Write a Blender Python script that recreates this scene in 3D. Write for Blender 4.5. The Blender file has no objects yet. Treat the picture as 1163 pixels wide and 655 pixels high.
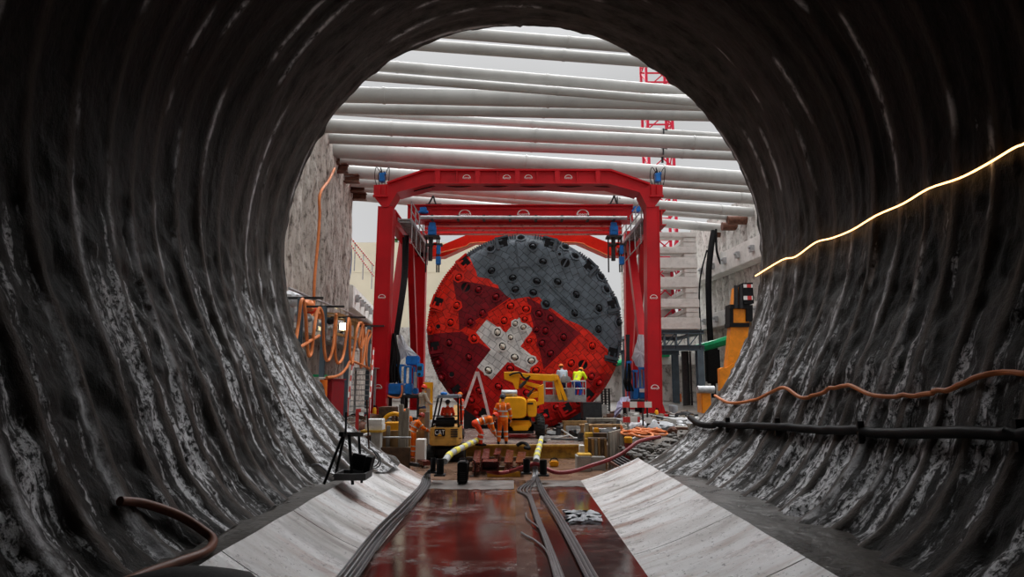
import bpy, bmesh, math, random
from mathutils import Vector, Matrix, noise
rnd = random.Random(7)
PI = math.pi
C = bpy.context.scene.collection
SC = bpy.context.scene

# ---------------------------------------------------------------- camera model (measured)
F = 720.0
TH = math.atan(107.5 / 720.0)
CAMZ = 2.6
CT, ST = math.cos(TH), math.sin(TH)

def ray(px, py):
    x = (px - 581.5) / F
    u = -(py - 327.5) / F
    return Vector((x, CT - u * ST, ST + u * CT))

def P(px, py, Y):
    d = ray(px, py)
    return Vector((0, 0, CAMZ)) + d * (Y / d.y)

def PZ(px, py, z):
    d = ray(px, py)
    return Vector((0, 0, CAMZ)) + d * ((z - CAMZ) / d.z)

cam = bpy.data.cameras.new('camera')
cam.sensor_width = 36.0
cam.lens = 36.0 * F / 1163.0
cam.clip_end = 1000
co = bpy.data.objects.new('camera', cam)
C.objects.link(co)
co.location = (0, 0, CAMZ)
co.rotation_euler = (PI / 2 + TH, 0, 0)
SC.camera = co

# ---------------------------------------------------------------- materials
MATS = {}

def new_mat(name):
    m = bpy.data.materials.new(name)
    m.use_nodes = True
    return m, m.node_tree.nodes, m.node_tree.links, m.node_tree.nodes['Principled BSDF']

def mat(name, col, rough=0.5, metal=0.0, var=0.25, scale=3.0, bump=0.0, bscale=20.0,
        dirt=0.0, dirtcol=(0.05, 0.04, 0.035), coat=0.0, stretch=(1, 1, 1), spec=0.25):
    """weathered surface: colour noise, dirt blotches, roughness noise, fine bump"""
    if name in MATS:
        return MATS[name]
    m, N, L, b = new_mat(name)
    tc = N.new('ShaderNodeTexCoord')
    mp = N.new('ShaderNodeMapping')
    mp.inputs['Scale'].default_value = stretch
    L.new(tc.outputs['Object'], mp.inputs[0])
    n1 = N.new('ShaderNodeTexNoise')
    n1.inputs['Scale'].default_value = scale
    n1.inputs['Detail'].default_value = 6
    L.new(mp.outputs[0], n1.inputs[0])
    r = N.new('ShaderNodeValToRGB')
    e = r.color_ramp.elements
    lo = [c * (1 - var) for c in col]
    hi = [min(1, c * (1 + var)) for c in col]
    e[0].position, e[1].position = 0.3, 0.7
    e[0].color = (*lo, 1)
    e[1].color = (*hi, 1)
    L.new(n1.outputs[0], r.inputs[0])
    out = r.outputs[0]
    if dirt > 0:
        n2 = N.new('ShaderNodeTexNoise')
        n2.inputs['Scale'].default_value = scale * 2.3
        n2.inputs['Detail'].default_value = 8
        n2.inputs['Roughness'].default_value = 0.65
        L.new(mp.outputs[0], n2.inputs[0])
        r2 = N.new('ShaderNodeValToRGB')
        r2.color_ramp.elements[0].position = 0.60 - dirt * 0.3
        r2.color_ramp.elements[1].position = 0.78 - dirt * 0.2
        r2.color_ramp.elements[1].color = (min(1, dirt * 1.4),) * 3 + (1,)
        L.new(n2.outputs[0], r2.inputs[0])
        mx = N.new('ShaderNodeMixRGB')
        L.new(r2.outputs[0], mx.inputs[0])
        L.new(out, mx.inputs[1])
        mx.inputs[2].default_value = (*dirtcol, 1)
        out = mx.outputs[0]
    L.new(out, b.inputs['Base Color'])
    mr = N.new('ShaderNodeMapRange')
    mr.inputs['To Min'].default_value = max(0.02, rough - 0.12)
    mr.inputs['To Max'].default_value = min(1, rough + 0.12)
    L.new(n1.outputs[0], mr.inputs[0])
    L.new(mr.outputs[0], b.inputs['Roughness'])
    b.inputs['Metallic'].default_value = metal
    b.inputs['Coat Weight'].default_value = coat
    b.inputs['Specular IOR Level'].default_value = spec
    if bump > 0:
        n3 = N.new('ShaderNodeTexNoise')
        n3.inputs['Scale'].default_value = bscale
        n3.inputs['Detail'].default_value = 8
        L.new(mp.outputs[0], n3.inputs[0])
        bp = N.new('ShaderNodeBump')
        bp.inputs['Strength'].default_value = bump
        bp.inputs['Distance'].default_value = 0.05
        L.new(n3.outputs[0], bp.inputs['Height'])
        L.new(bp.outputs[0], b.inputs['Normal'])
    MATS[name] = m
    return m

def emit_mat(name, col, strength):
    if name in MATS:
        return MATS[name]
    m, N, L, b = new_mat(name)
    b.inputs['Base Color'].default_value = (*col, 1)
    b.inputs['Emission Color'].default_value = (*col, 1)
    b.inputs['Emission Strength'].default_value = strength
    MATS[name] = m
    return m

def stripe_mat(name, c1, c2, period, axis=0, diag=0.0):
    if name in MATS:
        return MATS[name]
    m, N, L, b = new_mat(name)
    tc = N.new('ShaderNodeTexCoord')
    sp = N.new('ShaderNodeSeparateXYZ')
    L.new(tc.outputs['Object'], sp.inputs[0])
    md = N.new('ShaderNodeMath'); md.operation = 'MULTIPLY'
    md.inputs[1].default_value = diag
    L.new(sp.outputs[2], md.inputs[0])
    ad = N.new('ShaderNodeMath'); ad.operation = 'ADD'
    L.new(sp.outputs[axis], ad.inputs[0]); L.new(md.outputs[0], ad.inputs[1])
    a = N.new('ShaderNodeMath'); a.operation = 'DIVIDE'
    L.new(ad.outputs[0], a.inputs[0]); a.inputs[1].default_value = period
    f = N.new('ShaderNodeMath'); f.operation = 'FRACT'
    L.new(a.outputs[0], f.inputs[0])
    g = N.new('ShaderNodeMath'); g.operation = 'GREATER_THAN'
    L.new(f.outputs[0], g.inputs[0]); g.inputs[1].default_value = 0.5
    mx = N.new('ShaderNodeMixRGB')
    L.new(g.outputs[0], mx.inputs[0])
    mx.inputs[1].default_value = (*c1, 1); mx.inputs[2].default_value = (*c2, 1)
    L.new(mx.outputs[0], b.inputs['Base Color'])
    b.inputs['Roughness'].default_value = 0.45
    MATS[name] = m
    return m

RED = mat('gantry red paint', (0.48, 0.004, 0.010), 0.42, var=0.15, scale=0.8, spec=0.25, dirt=0.15, dirtcol=(0.12, 0.01, 0.012))
REDB = mat('bright red paint', (0.80, 0.022, 0.008), 0.36, var=0.12, scale=1.2, dirt=0.22, dirtcol=(0.2, 0.008, 0.006))
REDD = mat('deep red paint', (0.20, 0.003, 0.010), 0.36, var=0.2, scale=1.2, dirt=0.2, dirtcol=(0.06, 0.004, 0.006))
GREYH = mat('slate grey paint', (0.085, 0.105, 0.125), 0.42, var=0.2, scale=1.3, dirt=0.2, dirtcol=(0.035, 0.04, 0.045))
WHITE = mat('white paint', (0.78, 0.77, 0.74), 0.4, var=0.06, scale=3, dirt=0.2, dirtcol=(0.4, 0.38, 0.36))
STRUT = mat('strut off white paint', (0.40, 0.395, 0.38), 0.5, var=0.12, scale=0.5, dirt=0.25, dirtcol=(0.22, 0.215, 0.20), spec=0.3)
YEL = mat('lift yellow paint', (0.80, 0.36, 0.012), 0.35, var=0.12, scale=2, dirt=0.2, dirtcol=(0.22, 0.10, 0.02))
TAN = mat('digger yellow paint', (0.62, 0.33, 0.07), 0.42, var=0.15, scale=3, dirt=0.35, dirtcol=(0.16, 0.09, 0.04))
AMBER = mat('amber paint', (0.85, 0.27, 0.01), 0.4, var=0.15, scale=2, dirt=0.25, dirtcol=(0.25, 0.09, 0.02))
BLUE = mat('hydraulic blue paint', (0.015, 0.16, 0.50), 0.4, var=0.2, scale=3, dirt=0.2, dirtcol=(0.02, 0.05, 0.12))
STEELB = mat('blue grey steel', (0.10, 0.145, 0.18), 0.45, var=0.2, scale=2, dirt=0.2)
DARK = mat('dark steel', (0.030, 0.030, 0.032), 0.5, 0.0, var=0.3, scale=6, spec=0.2)
BLACK = mat('black plastic', (0.012, 0.012, 0.013), 0.55, var=0.3, scale=6, spec=0.10)
RUBBER = mat('black rubber', (0.018, 0.018, 0.018), 0.7, var=0.3, scale=8, dirt=0.3, dirtcol=(0.09, 0.08, 0.07))
GALV = mat('galvanised steel', (0.42, 0.43, 0.44), 0.4, 0.6, var=0.2, scale=6)
RUST = mat('rusty steel', (0.13, 0.055, 0.035), 0.7, 0.2, var=0.4, scale=6, bump=0.3, dirt=0.4, dirtcol=(0.05, 0.03, 0.025))
BEAMR = mat('wet red brown steel', (0.13, 0.030, 0.022), 0.25, 0.3, var=0.4, scale=4, dirt=0.35)
WOOD = mat('formwork timber', (0.34, 0.20, 0.085), 0.7, var=0.35, scale=4, bump=0.2, dirt=0.3, stretch=(1, 1, 0.2), dirtcol=(0.10, 0.06, 0.03))
WOODY = mat('yellow formwork panel', (0.62, 0.36, 0.045), 0.6, var=0.25, scale=4, dirt=0.35, dirtcol=(0.16, 0.10, 0.04))
WOODG = mat('grey weathered timber', (0.27, 0.24, 0.20), 0.8, var=0.3, scale=5, bump=0.3, dirt=0.3, stretch=(1, 1, 0.15))
WOODD = mat('dark wet timber', (0.10, 0.06, 0.035), 0.5, var=0.4, scale=5, bump=0.3, dirt=0.3)
CONC = mat('grey concrete', (0.42, 0.41, 0.39), 0.75, var=0.2, scale=1.5, bump=0.3, dirt=0.35, dirtcol=(0.20, 0.19, 0.175))
CONCL = mat('pale concrete', (0.70, 0.69, 0.66), 0.75, var=0.12, scale=1.2, bump=0.15, dirt=0.3, dirtcol=(0.33, 0.32, 0.29))
FOAM = mat('white polystyrene', (0.78, 0.77, 0.75), 0.8, var=0.05, dirt=0.2, dirtcol=(0.5, 0.48, 0.45))
ORHOSE = mat('orange hose rubber', (0.72, 0.22, 0.07), 0.5, var=0.15, scale=3, dirt=0.2, dirtcol=(0.3, 0.10, 0.05))
REDHOSE = mat('dark red hose rubber', (0.25, 0.03, 0.035), 0.45, var=0.25, scale=3)
BRNHOSE = mat('brown hose rubber', (0.20, 0.075, 0.045), 0.4, var=0.3, scale=3)
CABLE = mat('grey steel cable', (0.20, 0.20, 0.205), 0.35, 0.7, var=0.3, scale=20)
TARP = mat('white tarpaulin', (0.66, 0.67, 0.70), 0.6, var=0.1, scale=3, bump=0.3, bscale=6, dirt=0.15, dirtcol=(0.4, 0.4, 0.42))
LILAC = mat('lilac plastic sheet', (0.48, 0.46, 0.62), 0.45, var=0.15, scale=3, bump=0.3, bscale=6)
HIVIS = mat('hi vis orange cloth', (0.90, 0.17, 0.012), 0.8, var=0.15, scale=6, bump=0.25, bscale=12, dirt=0.2, dirtcol=(0.35, 0.08, 0.02))
HIVISR = mat('hi vis red orange cloth', (0.80, 0.06, 0.02), 0.8, var=0.15, scale=6, bump=0.25, bscale=12, dirt=0.15, dirtcol=(0.3, 0.04, 0.02))
HIVISY = mat('hi vis yellow cloth', (0.72, 0.86, 0.02), 0.8, var=0.12, scale=6, bump=0.25, bscale=12)
REFL = mat('silver reflective tape', (0.62, 0.62, 0.60), 0.35, 0.2, var=0.1)
BEIGE = mat('beige cloth', (0.36, 0.32, 0.26), 0.85, var=0.15, scale=5, bump=0.2)
NAVY = mat('dark blue cloth', (0.02, 0.03, 0.08), 0.85, var=0.2)
PALEB = mat('pale blue cloth', (0.50, 0.56, 0.64), 0.85, var=0.1)
SKIN = mat('skin', (0.50, 0.28, 0.19), 0.5, var=0.1)
HAIR = mat('brown hair', (0.04, 0.025, 0.015), 0.6)
HELMR = mat('red helmet plastic', (0.75, 0.05, 0.02), 0.3, var=0.05)
HELMO = mat('orange helmet plastic', (0.85, 0.20, 0.03), 0.3, var=0.05)
HELMD = mat('dark helmet plastic', (0.05, 0.055, 0.07), 0.3, var=0.05)
GREENP = mat('green plastic pipe', (0.02, 0.42, 0.16), 0.4, var=0.15)
RW = stripe_mat('red white stripes', (0.75, 0.74, 0.72), (0.62, 0.03, 0.03), 0.55, 0)
RWR = stripe_mat('red white rail stripes', (0.78, 0.77, 0.74), (0.70, 0.08, 0.06), 0.5, 1)
BY = stripe_mat('black yellow stripes', (0.02, 0.02, 0.02), (0.75, 0.65, 0.10), 0.35, 1)

# ---------------------------------------------------------------- mesh builder
class MB:
    def __init__(self):
        self.bm = bmesh.new()
        self.mi = 0
        self.smooth = True

    def _end(self, verts, M):
        bmesh.ops.transform(self.bm, matrix=M, verts=verts)
        for f in set(f for v in verts for f in v.link_faces):
            f.material_index = self.mi

    def box(self, c, s, rot=None, bev=0.0):
        r = bmesh.ops.create_cube(self.bm, size=1)
        vs = r['verts']
        M = Matrix.Translation(Vector(c)) @ (rot.to_4x4() if rot is not None else Matrix.Identity(4)) @ Matrix.Diagonal((s[0], s[1], s[2], 1))
        self._end(vs, M)
        if bev > 0:
            es = list(set(e for v in vs for e in v.link_edges))
            r = bmesh.ops.bevel(self.bm, geom=es, offset=min(bev, min(s) * 0.45), segments=2, affect='EDGES')
            for f in r['faces']:
                f.material_index = self.mi
        return self

    def box2(self, a, b, bev=0.0):
        a, b = Vector(a), Vector(b)
        return self.box((a + b) / 2, [abs(x) for x in (b - a)], bev=bev)

    @staticmethod
    def frame(p, q, up=(0, 0, 1)):
        p, q = Vector(p), Vector(q)
        x = (q - p).normalized()
        u = Vector(up)
        if abs(x.dot(u)) > 0.98:
            u = Vector((0, 1, 0))
        y = u.cross(x).normalized()
        z = x.cross(y)
        return Matrix((x, y, z)).transposed()

    def bar(self, p, q, w, h, up=(0, 0, 1), bev=0.0):
        p, q = Vector(p), Vector(q)
        return self.box((p + q) / 2, ((q - p).length, w, h), self.frame(p, q, up), bev)

    def ibeam(self, p, q, w, h, t=0.03, up=(0, 0, 1)):
        p, q = Vector(p), Vector(q)
        R = self.frame(p, q, up)
        z = R.col[2]
        l = (q - p).length
        c = (p + q) / 2
        self.box(c, (l, t, h - 2 * t), R)
        self.box(c + z * (h - t) / 2, (l, w, t), R)
        self.box(c - z * (h - t) / 2, (l, w, t), R)
        return self

    def rod(self, p, q, r, r2=None, n=12, caps=True):
        p, q = Vector(p), Vector(q)
        R = self.frame(p, q)
        l = (q - p).length
        M = Matrix.Translation((p + q) / 2) @ R.to_4x4() @ Matrix.Rotation(PI / 2, 4, 'Y')
        res = bmesh.ops.create_cone(self.bm, cap_ends=caps, segments=n, radius1=r, radius2=r if r2 is None else r2, depth=l)
        self._end(res['verts'], M)
        return self

    def ball(self, c, s, u=12, v=8, rot=None):
        res = bmesh.ops.create_uvsphere(self.bm, u_segments=u, v_segments=v, radius=1)
        if not hasattr(s, '__len__'):
            s = (s, s, s)
        M = Matrix.Translation(Vector(c)) @ (rot.to_4x4() if rot is not None else Matrix.Identity(4)) @ Matrix.Diagonal((*s, 1))
        self._end(res['verts'], M)
        return self

    def ico(self, c, s, sub=1, rot=None, jit=0.0):
        res = bmesh.ops.create_icosphere(self.bm, subdivisions=sub, radius=1)
        if not hasattr(s, '__len__'):
            s = (s, s, s)
        for v in res['verts']:
            v.co *= 1 + rnd.uniform(-jit, jit)
        M = Matrix.Translation(Vector(c)) @ (rot.to_4x4() if rot is not None else Matrix.Identity(4)) @ Matrix.Diagonal((*s, 1))
        self._end(res['verts'], M)
        return self

    def tube(self, pts, r, n=8, closed=False, caps=True):
        pts = [Vector(p) for p in pts]
        rings = []
        k = len(pts)
        prev = None
        for i, p in enumerate(pts):
            if closed:
                t = pts[(i + 1) % k] - pts[i - 1]
            else:
                t = pts[min(i + 1, k - 1)] - pts[max(i - 1, 0)]
            t.normalize()
            if prev is None:
                a = Vector((0, 0, 1)) if abs(t.z) < 0.9 else Vector((1, 0, 0))
                u = t.cross(a).normalized()
            else:
                u = (prev - t * prev.dot(t))
                u = u.normalized() if u.length > 1e-6 else t.orthogonal().normalized()
            prev = u
            w = t.cross(u)
            rr = r[i] if hasattr(r, '__len__') else r
            rings.append([self.bm.verts.new(p + (u * math.cos(2 * PI * j / n) + w * math.sin(2 * PI * j / n)) * rr) for j in range(n)])
        rng = range(k) if closed else range(k - 1)
        for i in rng:
            a, b = rings[i], rings[(i + 1) % k]
            for j in range(n):
                f = self.bm.faces.new((a[j], a[(j + 1) % n], b[(j + 1) % n], b[j]))
                f.material_index = self.mi
        if caps and not closed:
            for rg in (rings[0][::-1], rings[-1]):
                f = self.bm.faces.new(rg)
                f.material_index = self.mi
        return self

    def prism(self, poly, ext):
        """poly: 3D points of one planar outline; ext: extrusion vector"""
        ext = Vector(ext)
        a = [self.bm.verts.new(Vector(p)) for p in poly]
        b = [self.bm.verts.new(Vector(p) + ext) for p in poly]
        n = len(a)
        fs = [self.bm.faces.new(a[::-1]), self.bm.faces.new(b)]
        for i in range(n):
            fs.append(self.bm.faces.new((a[i], a[(i + 1) % n], b[(i + 1) % n], b[i])))
        for f in fs:
            f.material_index = self.mi
        bmesh.ops.recalc_face_normals(self.bm, faces=fs)
        return self

    def lathe(self, prof, c=(0, 0, 0), axis='Z', n=24, rot=None):
        """prof: list of (radius, height) along axis"""
        M = Matrix.Translation(Vector(c))
        if rot is not None:
            M = M @ rot.to_4x4()
        elif axis == 'X':
            M = M @ Matrix.Rotation(PI / 2, 4, 'Y')
        elif axis == 'Y':
            M = M @ Matrix.Rotation(PI / 2, 4, 'X')
        rings = []
        for (r, h) in prof:
            if r < 1e-5:
                rings.append([self.bm.verts.new(M @ Vector((0, 0, h)))])
            else:
                rings.append([self.bm.verts.new(M @ Vector((r * math.cos(2 * PI * j / n), r * math.sin(2 * PI * j / n), h))) for j in range(n)])
        fs = []
        for a, b in zip(rings, rings[1:]):
            for j in range(n):
                k = (j + 1) % n
                if len(a) == 1 and len(b) == 1:
                    continue
                if len(a) == 1:
                    fs.append(self.bm.faces.new((a[0], b[k], b[j])))
                elif len(b) == 1:
                    fs.append(self.bm.faces.new((a[j], a[k], b[0])))
                else:
                    fs.append(self.bm.faces.new((a[j], a[k], b[k], b[j])))
        for f in fs:
            f.material_index = self.mi
        return self

    def torus(self, c, R, r, rot=None, n=20, m=8, arc=2 * PI):
        M = Matrix.Translation(Vector(c)) @ (rot.to_4x4() if rot is not None else Matrix.Identity(4))
        full = arc > 2 * PI - 1e-3
        k = n if full else n + 1
        pts = [M @ Vector((R * math.cos(arc * i / n), R * math.sin(arc * i / n), 0)) for i in range(k)]
        return self.tube(pts, r, m, closed=full)

    def quadgrid(self, fn, nu, nv, closed_u=False):
        vs = [[self.bm.verts.new(fn(i / nu, j / nv)) for j in range(nv + 1)] for i in range(nu + 1)]
        for i in range(nu):
            for j in range(nv):
                f = self.bm.faces.new((vs[i][j], vs[i + 1][j], vs[i + 1][j + 1], vs[i][j + 1]))
                f.material_index = self.mi
        return self

    def build(self, name, mats, parent=None, smooth=40, shift=True, recalc=True):
        if shift and parent is not None:
            off = root_loc(parent)
            if off.length > 0:
                bmesh.ops.translate(self.bm, vec=-off, verts=self.bm.verts[:])
        if recalc:
            bmesh.ops.recalc_face_normals(self.bm, faces=self.bm.faces[:])
        me = bpy.data.meshes.new(name)
        self.bm.to_mesh(me)
        self.bm.free()
        if not isinstance(mats, (list, tuple)):
            mats = [mats]
        for m in mats:
            me.materials.append(m)
        if smooth:
            me.shade_smooth()
            try:
                me.set_sharp_from_angle(angle=math.radians(smooth))
            except Exception:
                pass
        o = bpy.data.objects.new(name, me)
        C.objects.link(o)
        if parent is not None:
            o.parent = parent
        return o

def root_loc(o):
    """location of the thing's base (things are never rotated while being built)"""
    while o.parent is not None:
        o = o.parent
    return o.location.copy()

def thing(name, label, cat, loc=(0, 0, 0), group=None):
    o = bpy.data.objects.new(name, None)
    o.empty_display_size = 0.2
    C.objects.link(o)
    o.location = loc
    return tag(o, label, cat, group)

def tag(o, label, cat, group=None, kind=None):
    o['label'] = label
    o['category'] = cat
    if group:
        o['group'] = group
    if kind:
        o['kind'] = kind
    return o

def struct(o):
    o['kind'] = 'structure'
    return o

def single(mb, name, mats, label, cat, group=None, kind=None, smooth=40):
    return tag(mb.build(name, mats, smooth=smooth), label, cat, group, kind)

def kids(o):
    return [c for c in bpy.data.objects if c.parent == o]

def dup(o, loc=None, rz=None, label=None, group=None, scale=None):
    r = o.copy()
    C.objects.link(r)
    for ch in kids(o):
        c = ch.copy(); C.objects.link(c); c.parent = r
        for g in kids(ch):
            d = g.copy(); C.objects.link(d); d.parent = c
    if loc is not None: r.location = loc
    if rz is not None: r.rotation_euler.z = rz
    if label: r['label'] = label
    if group: r['group'] = group
    if scale: r.scale = scale
    return r

def smooth_path(pts, sub=6):
    """Catmull-Rom through the points"""
    pts = [Vector(p) for p in pts]
    out = []
    n = len(pts)
    for i in range(n - 1):
        p0, p1, p2, p3 = pts[max(i - 1, 0)], pts[i], pts[i + 1], pts[min(i + 2, n - 1)]
        for k in range(sub):
            t = k / sub
            out.append(0.5 * ((2 * p1) + (p2 - p0) * t + (2 * p0 - 5 * p1 + 4 * p2 - p3) * t * t + (3 * p1 - p0 - 3 * p2 + p3) * t ** 3))
    out.append(pts[-1])
    return out

def sstep(a, b, x):
    t = max(0.0, min(1.0, (x - a) / (b - a)))
    return t * t * (3 - 2 * t)
# ================================================================ light and sky
SC.view_settings.view_transform = 'Standard'
SC.view_settings.look = 'None'
SC.view_settings.gamma = 1
SC.view_settings.use_curve_mapping = False
SC.view_settings.exposure = 0.0
try:
    SC.cycles.max_bounces = 8
    SC.cycles.diffuse_bounces = 4
except Exception:
    pass

w = bpy.data.worlds.new('overcast sky')
SC.world = w
w.use_nodes = True
N, L = w.node_tree.nodes, w.node_tree.links
bg = N['Background']
tc = N.new('ShaderNodeTexCoord')
sp = N.new('ShaderNodeSeparateXYZ')
L.new(tc.outputs['Generated'], sp.inputs[0])
cr = N.new('ShaderNodeValToRGB')
e = cr.color_ramp.elements
e[0].position = 0.0; e[0].color = (0.20, 0.20, 0.205, 1)
e[1].position = 1.0; e[1].color = (1.7, 1.7, 1.7, 1)
for pos, v in ((0.45, 0.25), (0.52, 0.245), (0.72, 0.235), (0.80, 0.33), (0.9, 1.0)):
    x = e.new(pos); x.color = (v * 0.985, v * 0.99, v, 1)
mr = N.new('ShaderNodeMapRange')
mr.inputs['From Min'].default_value = -1
L.new(sp.outputs[2], mr.inputs[0])
nz = N.new('ShaderNodeTexNoise'); nz.inputs['Scale'].default_value = 3
mul = N.new('ShaderNodeMixRGB'); mul.blend_type = 'MULTIPLY'; mul.inputs[0].default_value = 0.25
L.new(mr.outputs[0], cr.inputs[0])
L.new(cr.outputs[0], mul.inputs[1]); L.new(nz.outputs[0], mul.inputs[2])
L.new(mul.outputs[0], bg.inputs[0])
bg.inputs[1].default_value = 2.9

sun = bpy.data.lights.new('added soft sun', 'SUN')
sun.energy = 4.0
sun.angle = math.radians(50)
sun.color = (0.97, 0.985, 1.0)
so = bpy.data.objects.new('added soft sun', sun)
C.objects.link(so)
so.rotation_euler = (math.radians(-42), 0, math.radians(-6))  # added soft sun, aimed in through the portal to brighten floor and benches

# ================================================================ tunnel lining
TX, TZ, TR = 0.27, 6.25, 6.5
YP = 17.0
RIB0, RIBS = 6.25, 0.75

def lining(phi, Y):
    """radius of the sprayed lining; phi from the bottom, positive to the right"""
    s = phi * TR
    low = sstep(math.radians(62), math.radians(38), abs(phi)) * (1 - 0.95 * sstep(12.0, 16.6, Y))
    r = TR + 0.55 * low
    k = (Y - RIB0) / RIBS
    i = math.floor(k + 0.5)
    d = (k - i) * RIBS
    d -= noise.noise((i * 7.3, s * 0.22, 1.7)) * 0.14
    strip = math.exp(-(d / 0.080) ** 4)
    amp = max(0.0, 0.5 + 0.9 * noise.noise((i * 3.1, s * 0.15, 9.0)))
    r += 0.050 * (1 - math.exp(-(d / 0.20) ** 2)) * (0.2 + amp) - 0.03 * strip * sstep(math.radians(110), math.radians(60), abs(phi))
    n1 = noise.noise((Y * 0.50, s * 0.20, 3.0))
    n2 = noise.noise((Y * 1.6, s * 0.40, 5.0))
    n3 = noise.fractal((Y * 2.6, s * 1.7, 8.0), 0.8, 2.1, 6)
    rough = 0.18 + 1.0 * sstep(math.radians(105), math.radians(62), abs(phi))
    r += n1 * 0.13 + n2 * 0.05 * (1 - 0.6 * strip) + n3 * 0.062 * rough * (1 - 0.9 * strip)
    # pale streaks along some ribs: lime plus wet sky glints painted in
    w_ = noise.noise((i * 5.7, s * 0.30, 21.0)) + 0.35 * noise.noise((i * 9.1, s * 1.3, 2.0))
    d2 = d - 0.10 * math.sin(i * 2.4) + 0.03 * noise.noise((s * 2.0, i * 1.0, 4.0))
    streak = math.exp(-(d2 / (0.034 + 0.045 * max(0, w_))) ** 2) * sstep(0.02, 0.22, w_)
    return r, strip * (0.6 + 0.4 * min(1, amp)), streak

PH0, PH1 = math.radians(-36.5), math.radians(34.5)     # feet of the lining, left and right

def lin_pt(phi, Y, extra=0.0):
    r = lining(phi, Y)[0] + extra
    return Vector((TX + r * math.sin(phi), Y, TZ - r * math.cos(phi)))

def tunnel_material():
    m, N, L, b = new_mat('wet sprayed concrete')
    uv = N.new('ShaderNodeUVMap'); uv.uv_map = 'lining'
    def nz(sx, sy, scale, detail, rough=0.6, dist=0.0):
        mp = N.new('ShaderNodeMapping'); mp.inputs['Scale'].default_value = (sx, sy, 1)
        L.new(uv.outputs[0], mp.inputs[0])
        n = N.new('ShaderNodeTexNoise'); n.inputs['Scale'].default_value = scale
        n.inputs['Detail'].default_value = detail; n.inputs['Roughness'].default_value = rough
        n.inputs['Distortion'].default_value = dist
        L.new(mp.outputs[0], n.inputs[0])
        return n.outputs[0]
    def ramp(src, a, b_, c0=(0, 0, 0), c1=(1, 1, 1)):
        r = N.new('ShaderNodeValToRGB'); el = r.color_ramp.elements
        el[0].position, el[1].position = a, b_
        el[0].color, el[1].color = (*c0, 1), (*c1, 1)
        L.new(src, r.inputs[0]); return r.outputs[0]
    def math_(op, a, b_=None, clamp=False):
        q = N.new('ShaderNodeMath'); q.operation = op; q.use_clamp = clamp
        for i, v in enumerate((a, b_)):
            if v is None: continue
            if isinstance(v, (int, float)): q.inputs[i].default_value = v
            else: L.new(v, q.inputs[i])
        return q.outputs[0]
    def mix(f, a, b_):
        x = N.new('ShaderNodeMixRGB')
        L.new(f, x.inputs[0])
        for i, v in ((1, a), (2, b_)):
            if isinstance(v, tuple): x.inputs[i].default_value = (*v, 1)
            else: L.new(v, x.inputs[i])
        return x.outputs[0]
    at = N.new('ShaderNodeAttribute'); at.attribute_name = 'rib'
    al = N.new('ShaderNodeAttribute'); al.attribute_name = 'lime_glint'
    big = nz(0.22, 1.3, 1.0, 6, 0.6, 0.4)
    med = nz(1.0, 2.2, 1.6, 8, 0.65)
    fine = nz(1, 1, 9, 8, 0.75)
    base = ramp(math_('ADD', math_('MULTIPLY', big, 0.5), math_('MULTIPLY', med, 0.5)), 0.38, 0.64,
                (0.0030, 0.0024, 0.0020), (0.030, 0.0235, 0.0185))
    base = mix(ramp(fine, 0.36, 0.60), (0.008, 0.0075, 0.007), base)
    ad = N.new('ShaderNodeAttribute'); ad.attribute_name = 'mouth_tone'
    base = mix(math_('MULTIPLY', ad.outputs['Fac'], ramp(med, 0.30, 0.66, (0.1,) * 3)), base, (0.115, 0.106, 0.098))  # base colour gets paler toward the tunnel mouth
    rib = mix(ramp(med, 0.35, 0.7), (0.060, 0.043, 0.034), (0.125, 0.098, 0.082))
    col = mix(at.outputs['Fac'], base, rib)
    # lime and wet highlights put into the colour: ring streaks, patches low on walls
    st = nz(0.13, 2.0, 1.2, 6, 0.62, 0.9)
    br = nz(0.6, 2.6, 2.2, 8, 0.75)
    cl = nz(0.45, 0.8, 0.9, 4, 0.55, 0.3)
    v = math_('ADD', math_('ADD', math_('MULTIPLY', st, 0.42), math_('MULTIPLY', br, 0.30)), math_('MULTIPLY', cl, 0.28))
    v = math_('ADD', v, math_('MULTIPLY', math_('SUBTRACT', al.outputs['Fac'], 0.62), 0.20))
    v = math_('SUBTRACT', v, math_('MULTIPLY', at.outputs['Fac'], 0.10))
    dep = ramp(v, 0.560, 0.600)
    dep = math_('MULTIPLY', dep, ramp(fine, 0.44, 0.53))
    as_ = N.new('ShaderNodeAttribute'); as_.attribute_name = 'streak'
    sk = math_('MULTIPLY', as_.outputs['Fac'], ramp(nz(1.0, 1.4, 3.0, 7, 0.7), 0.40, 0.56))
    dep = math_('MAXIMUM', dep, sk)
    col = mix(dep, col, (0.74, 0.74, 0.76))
    L.new(col, b.inputs['Base Color'])
    b.inputs['Specular IOR Level'].default_value = 0.10
    rr = N.new('ShaderNodeMapRange')
    rr.inputs['To Min'].default_value = 0.30; rr.inputs['To Max'].default_value = 0.70
    L.new(med, rr.inputs[0]); L.new(rr.outputs[0], b.inputs['Roughness'])
    bp = N.new('ShaderNodeBump'); bp.inputs['Strength'].default_value = 0.85; bp.inputs['Distance'].default_value = 0.06
    h = math_('ADD', math_('MULTIPLY', fine, 0.5), math_('MULTIPLY', med, 1.2))
    L.new(h, bp.inputs['Height'])
    L.new(bp.outputs[0], b.inputs['Normal'])
    return m

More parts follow.
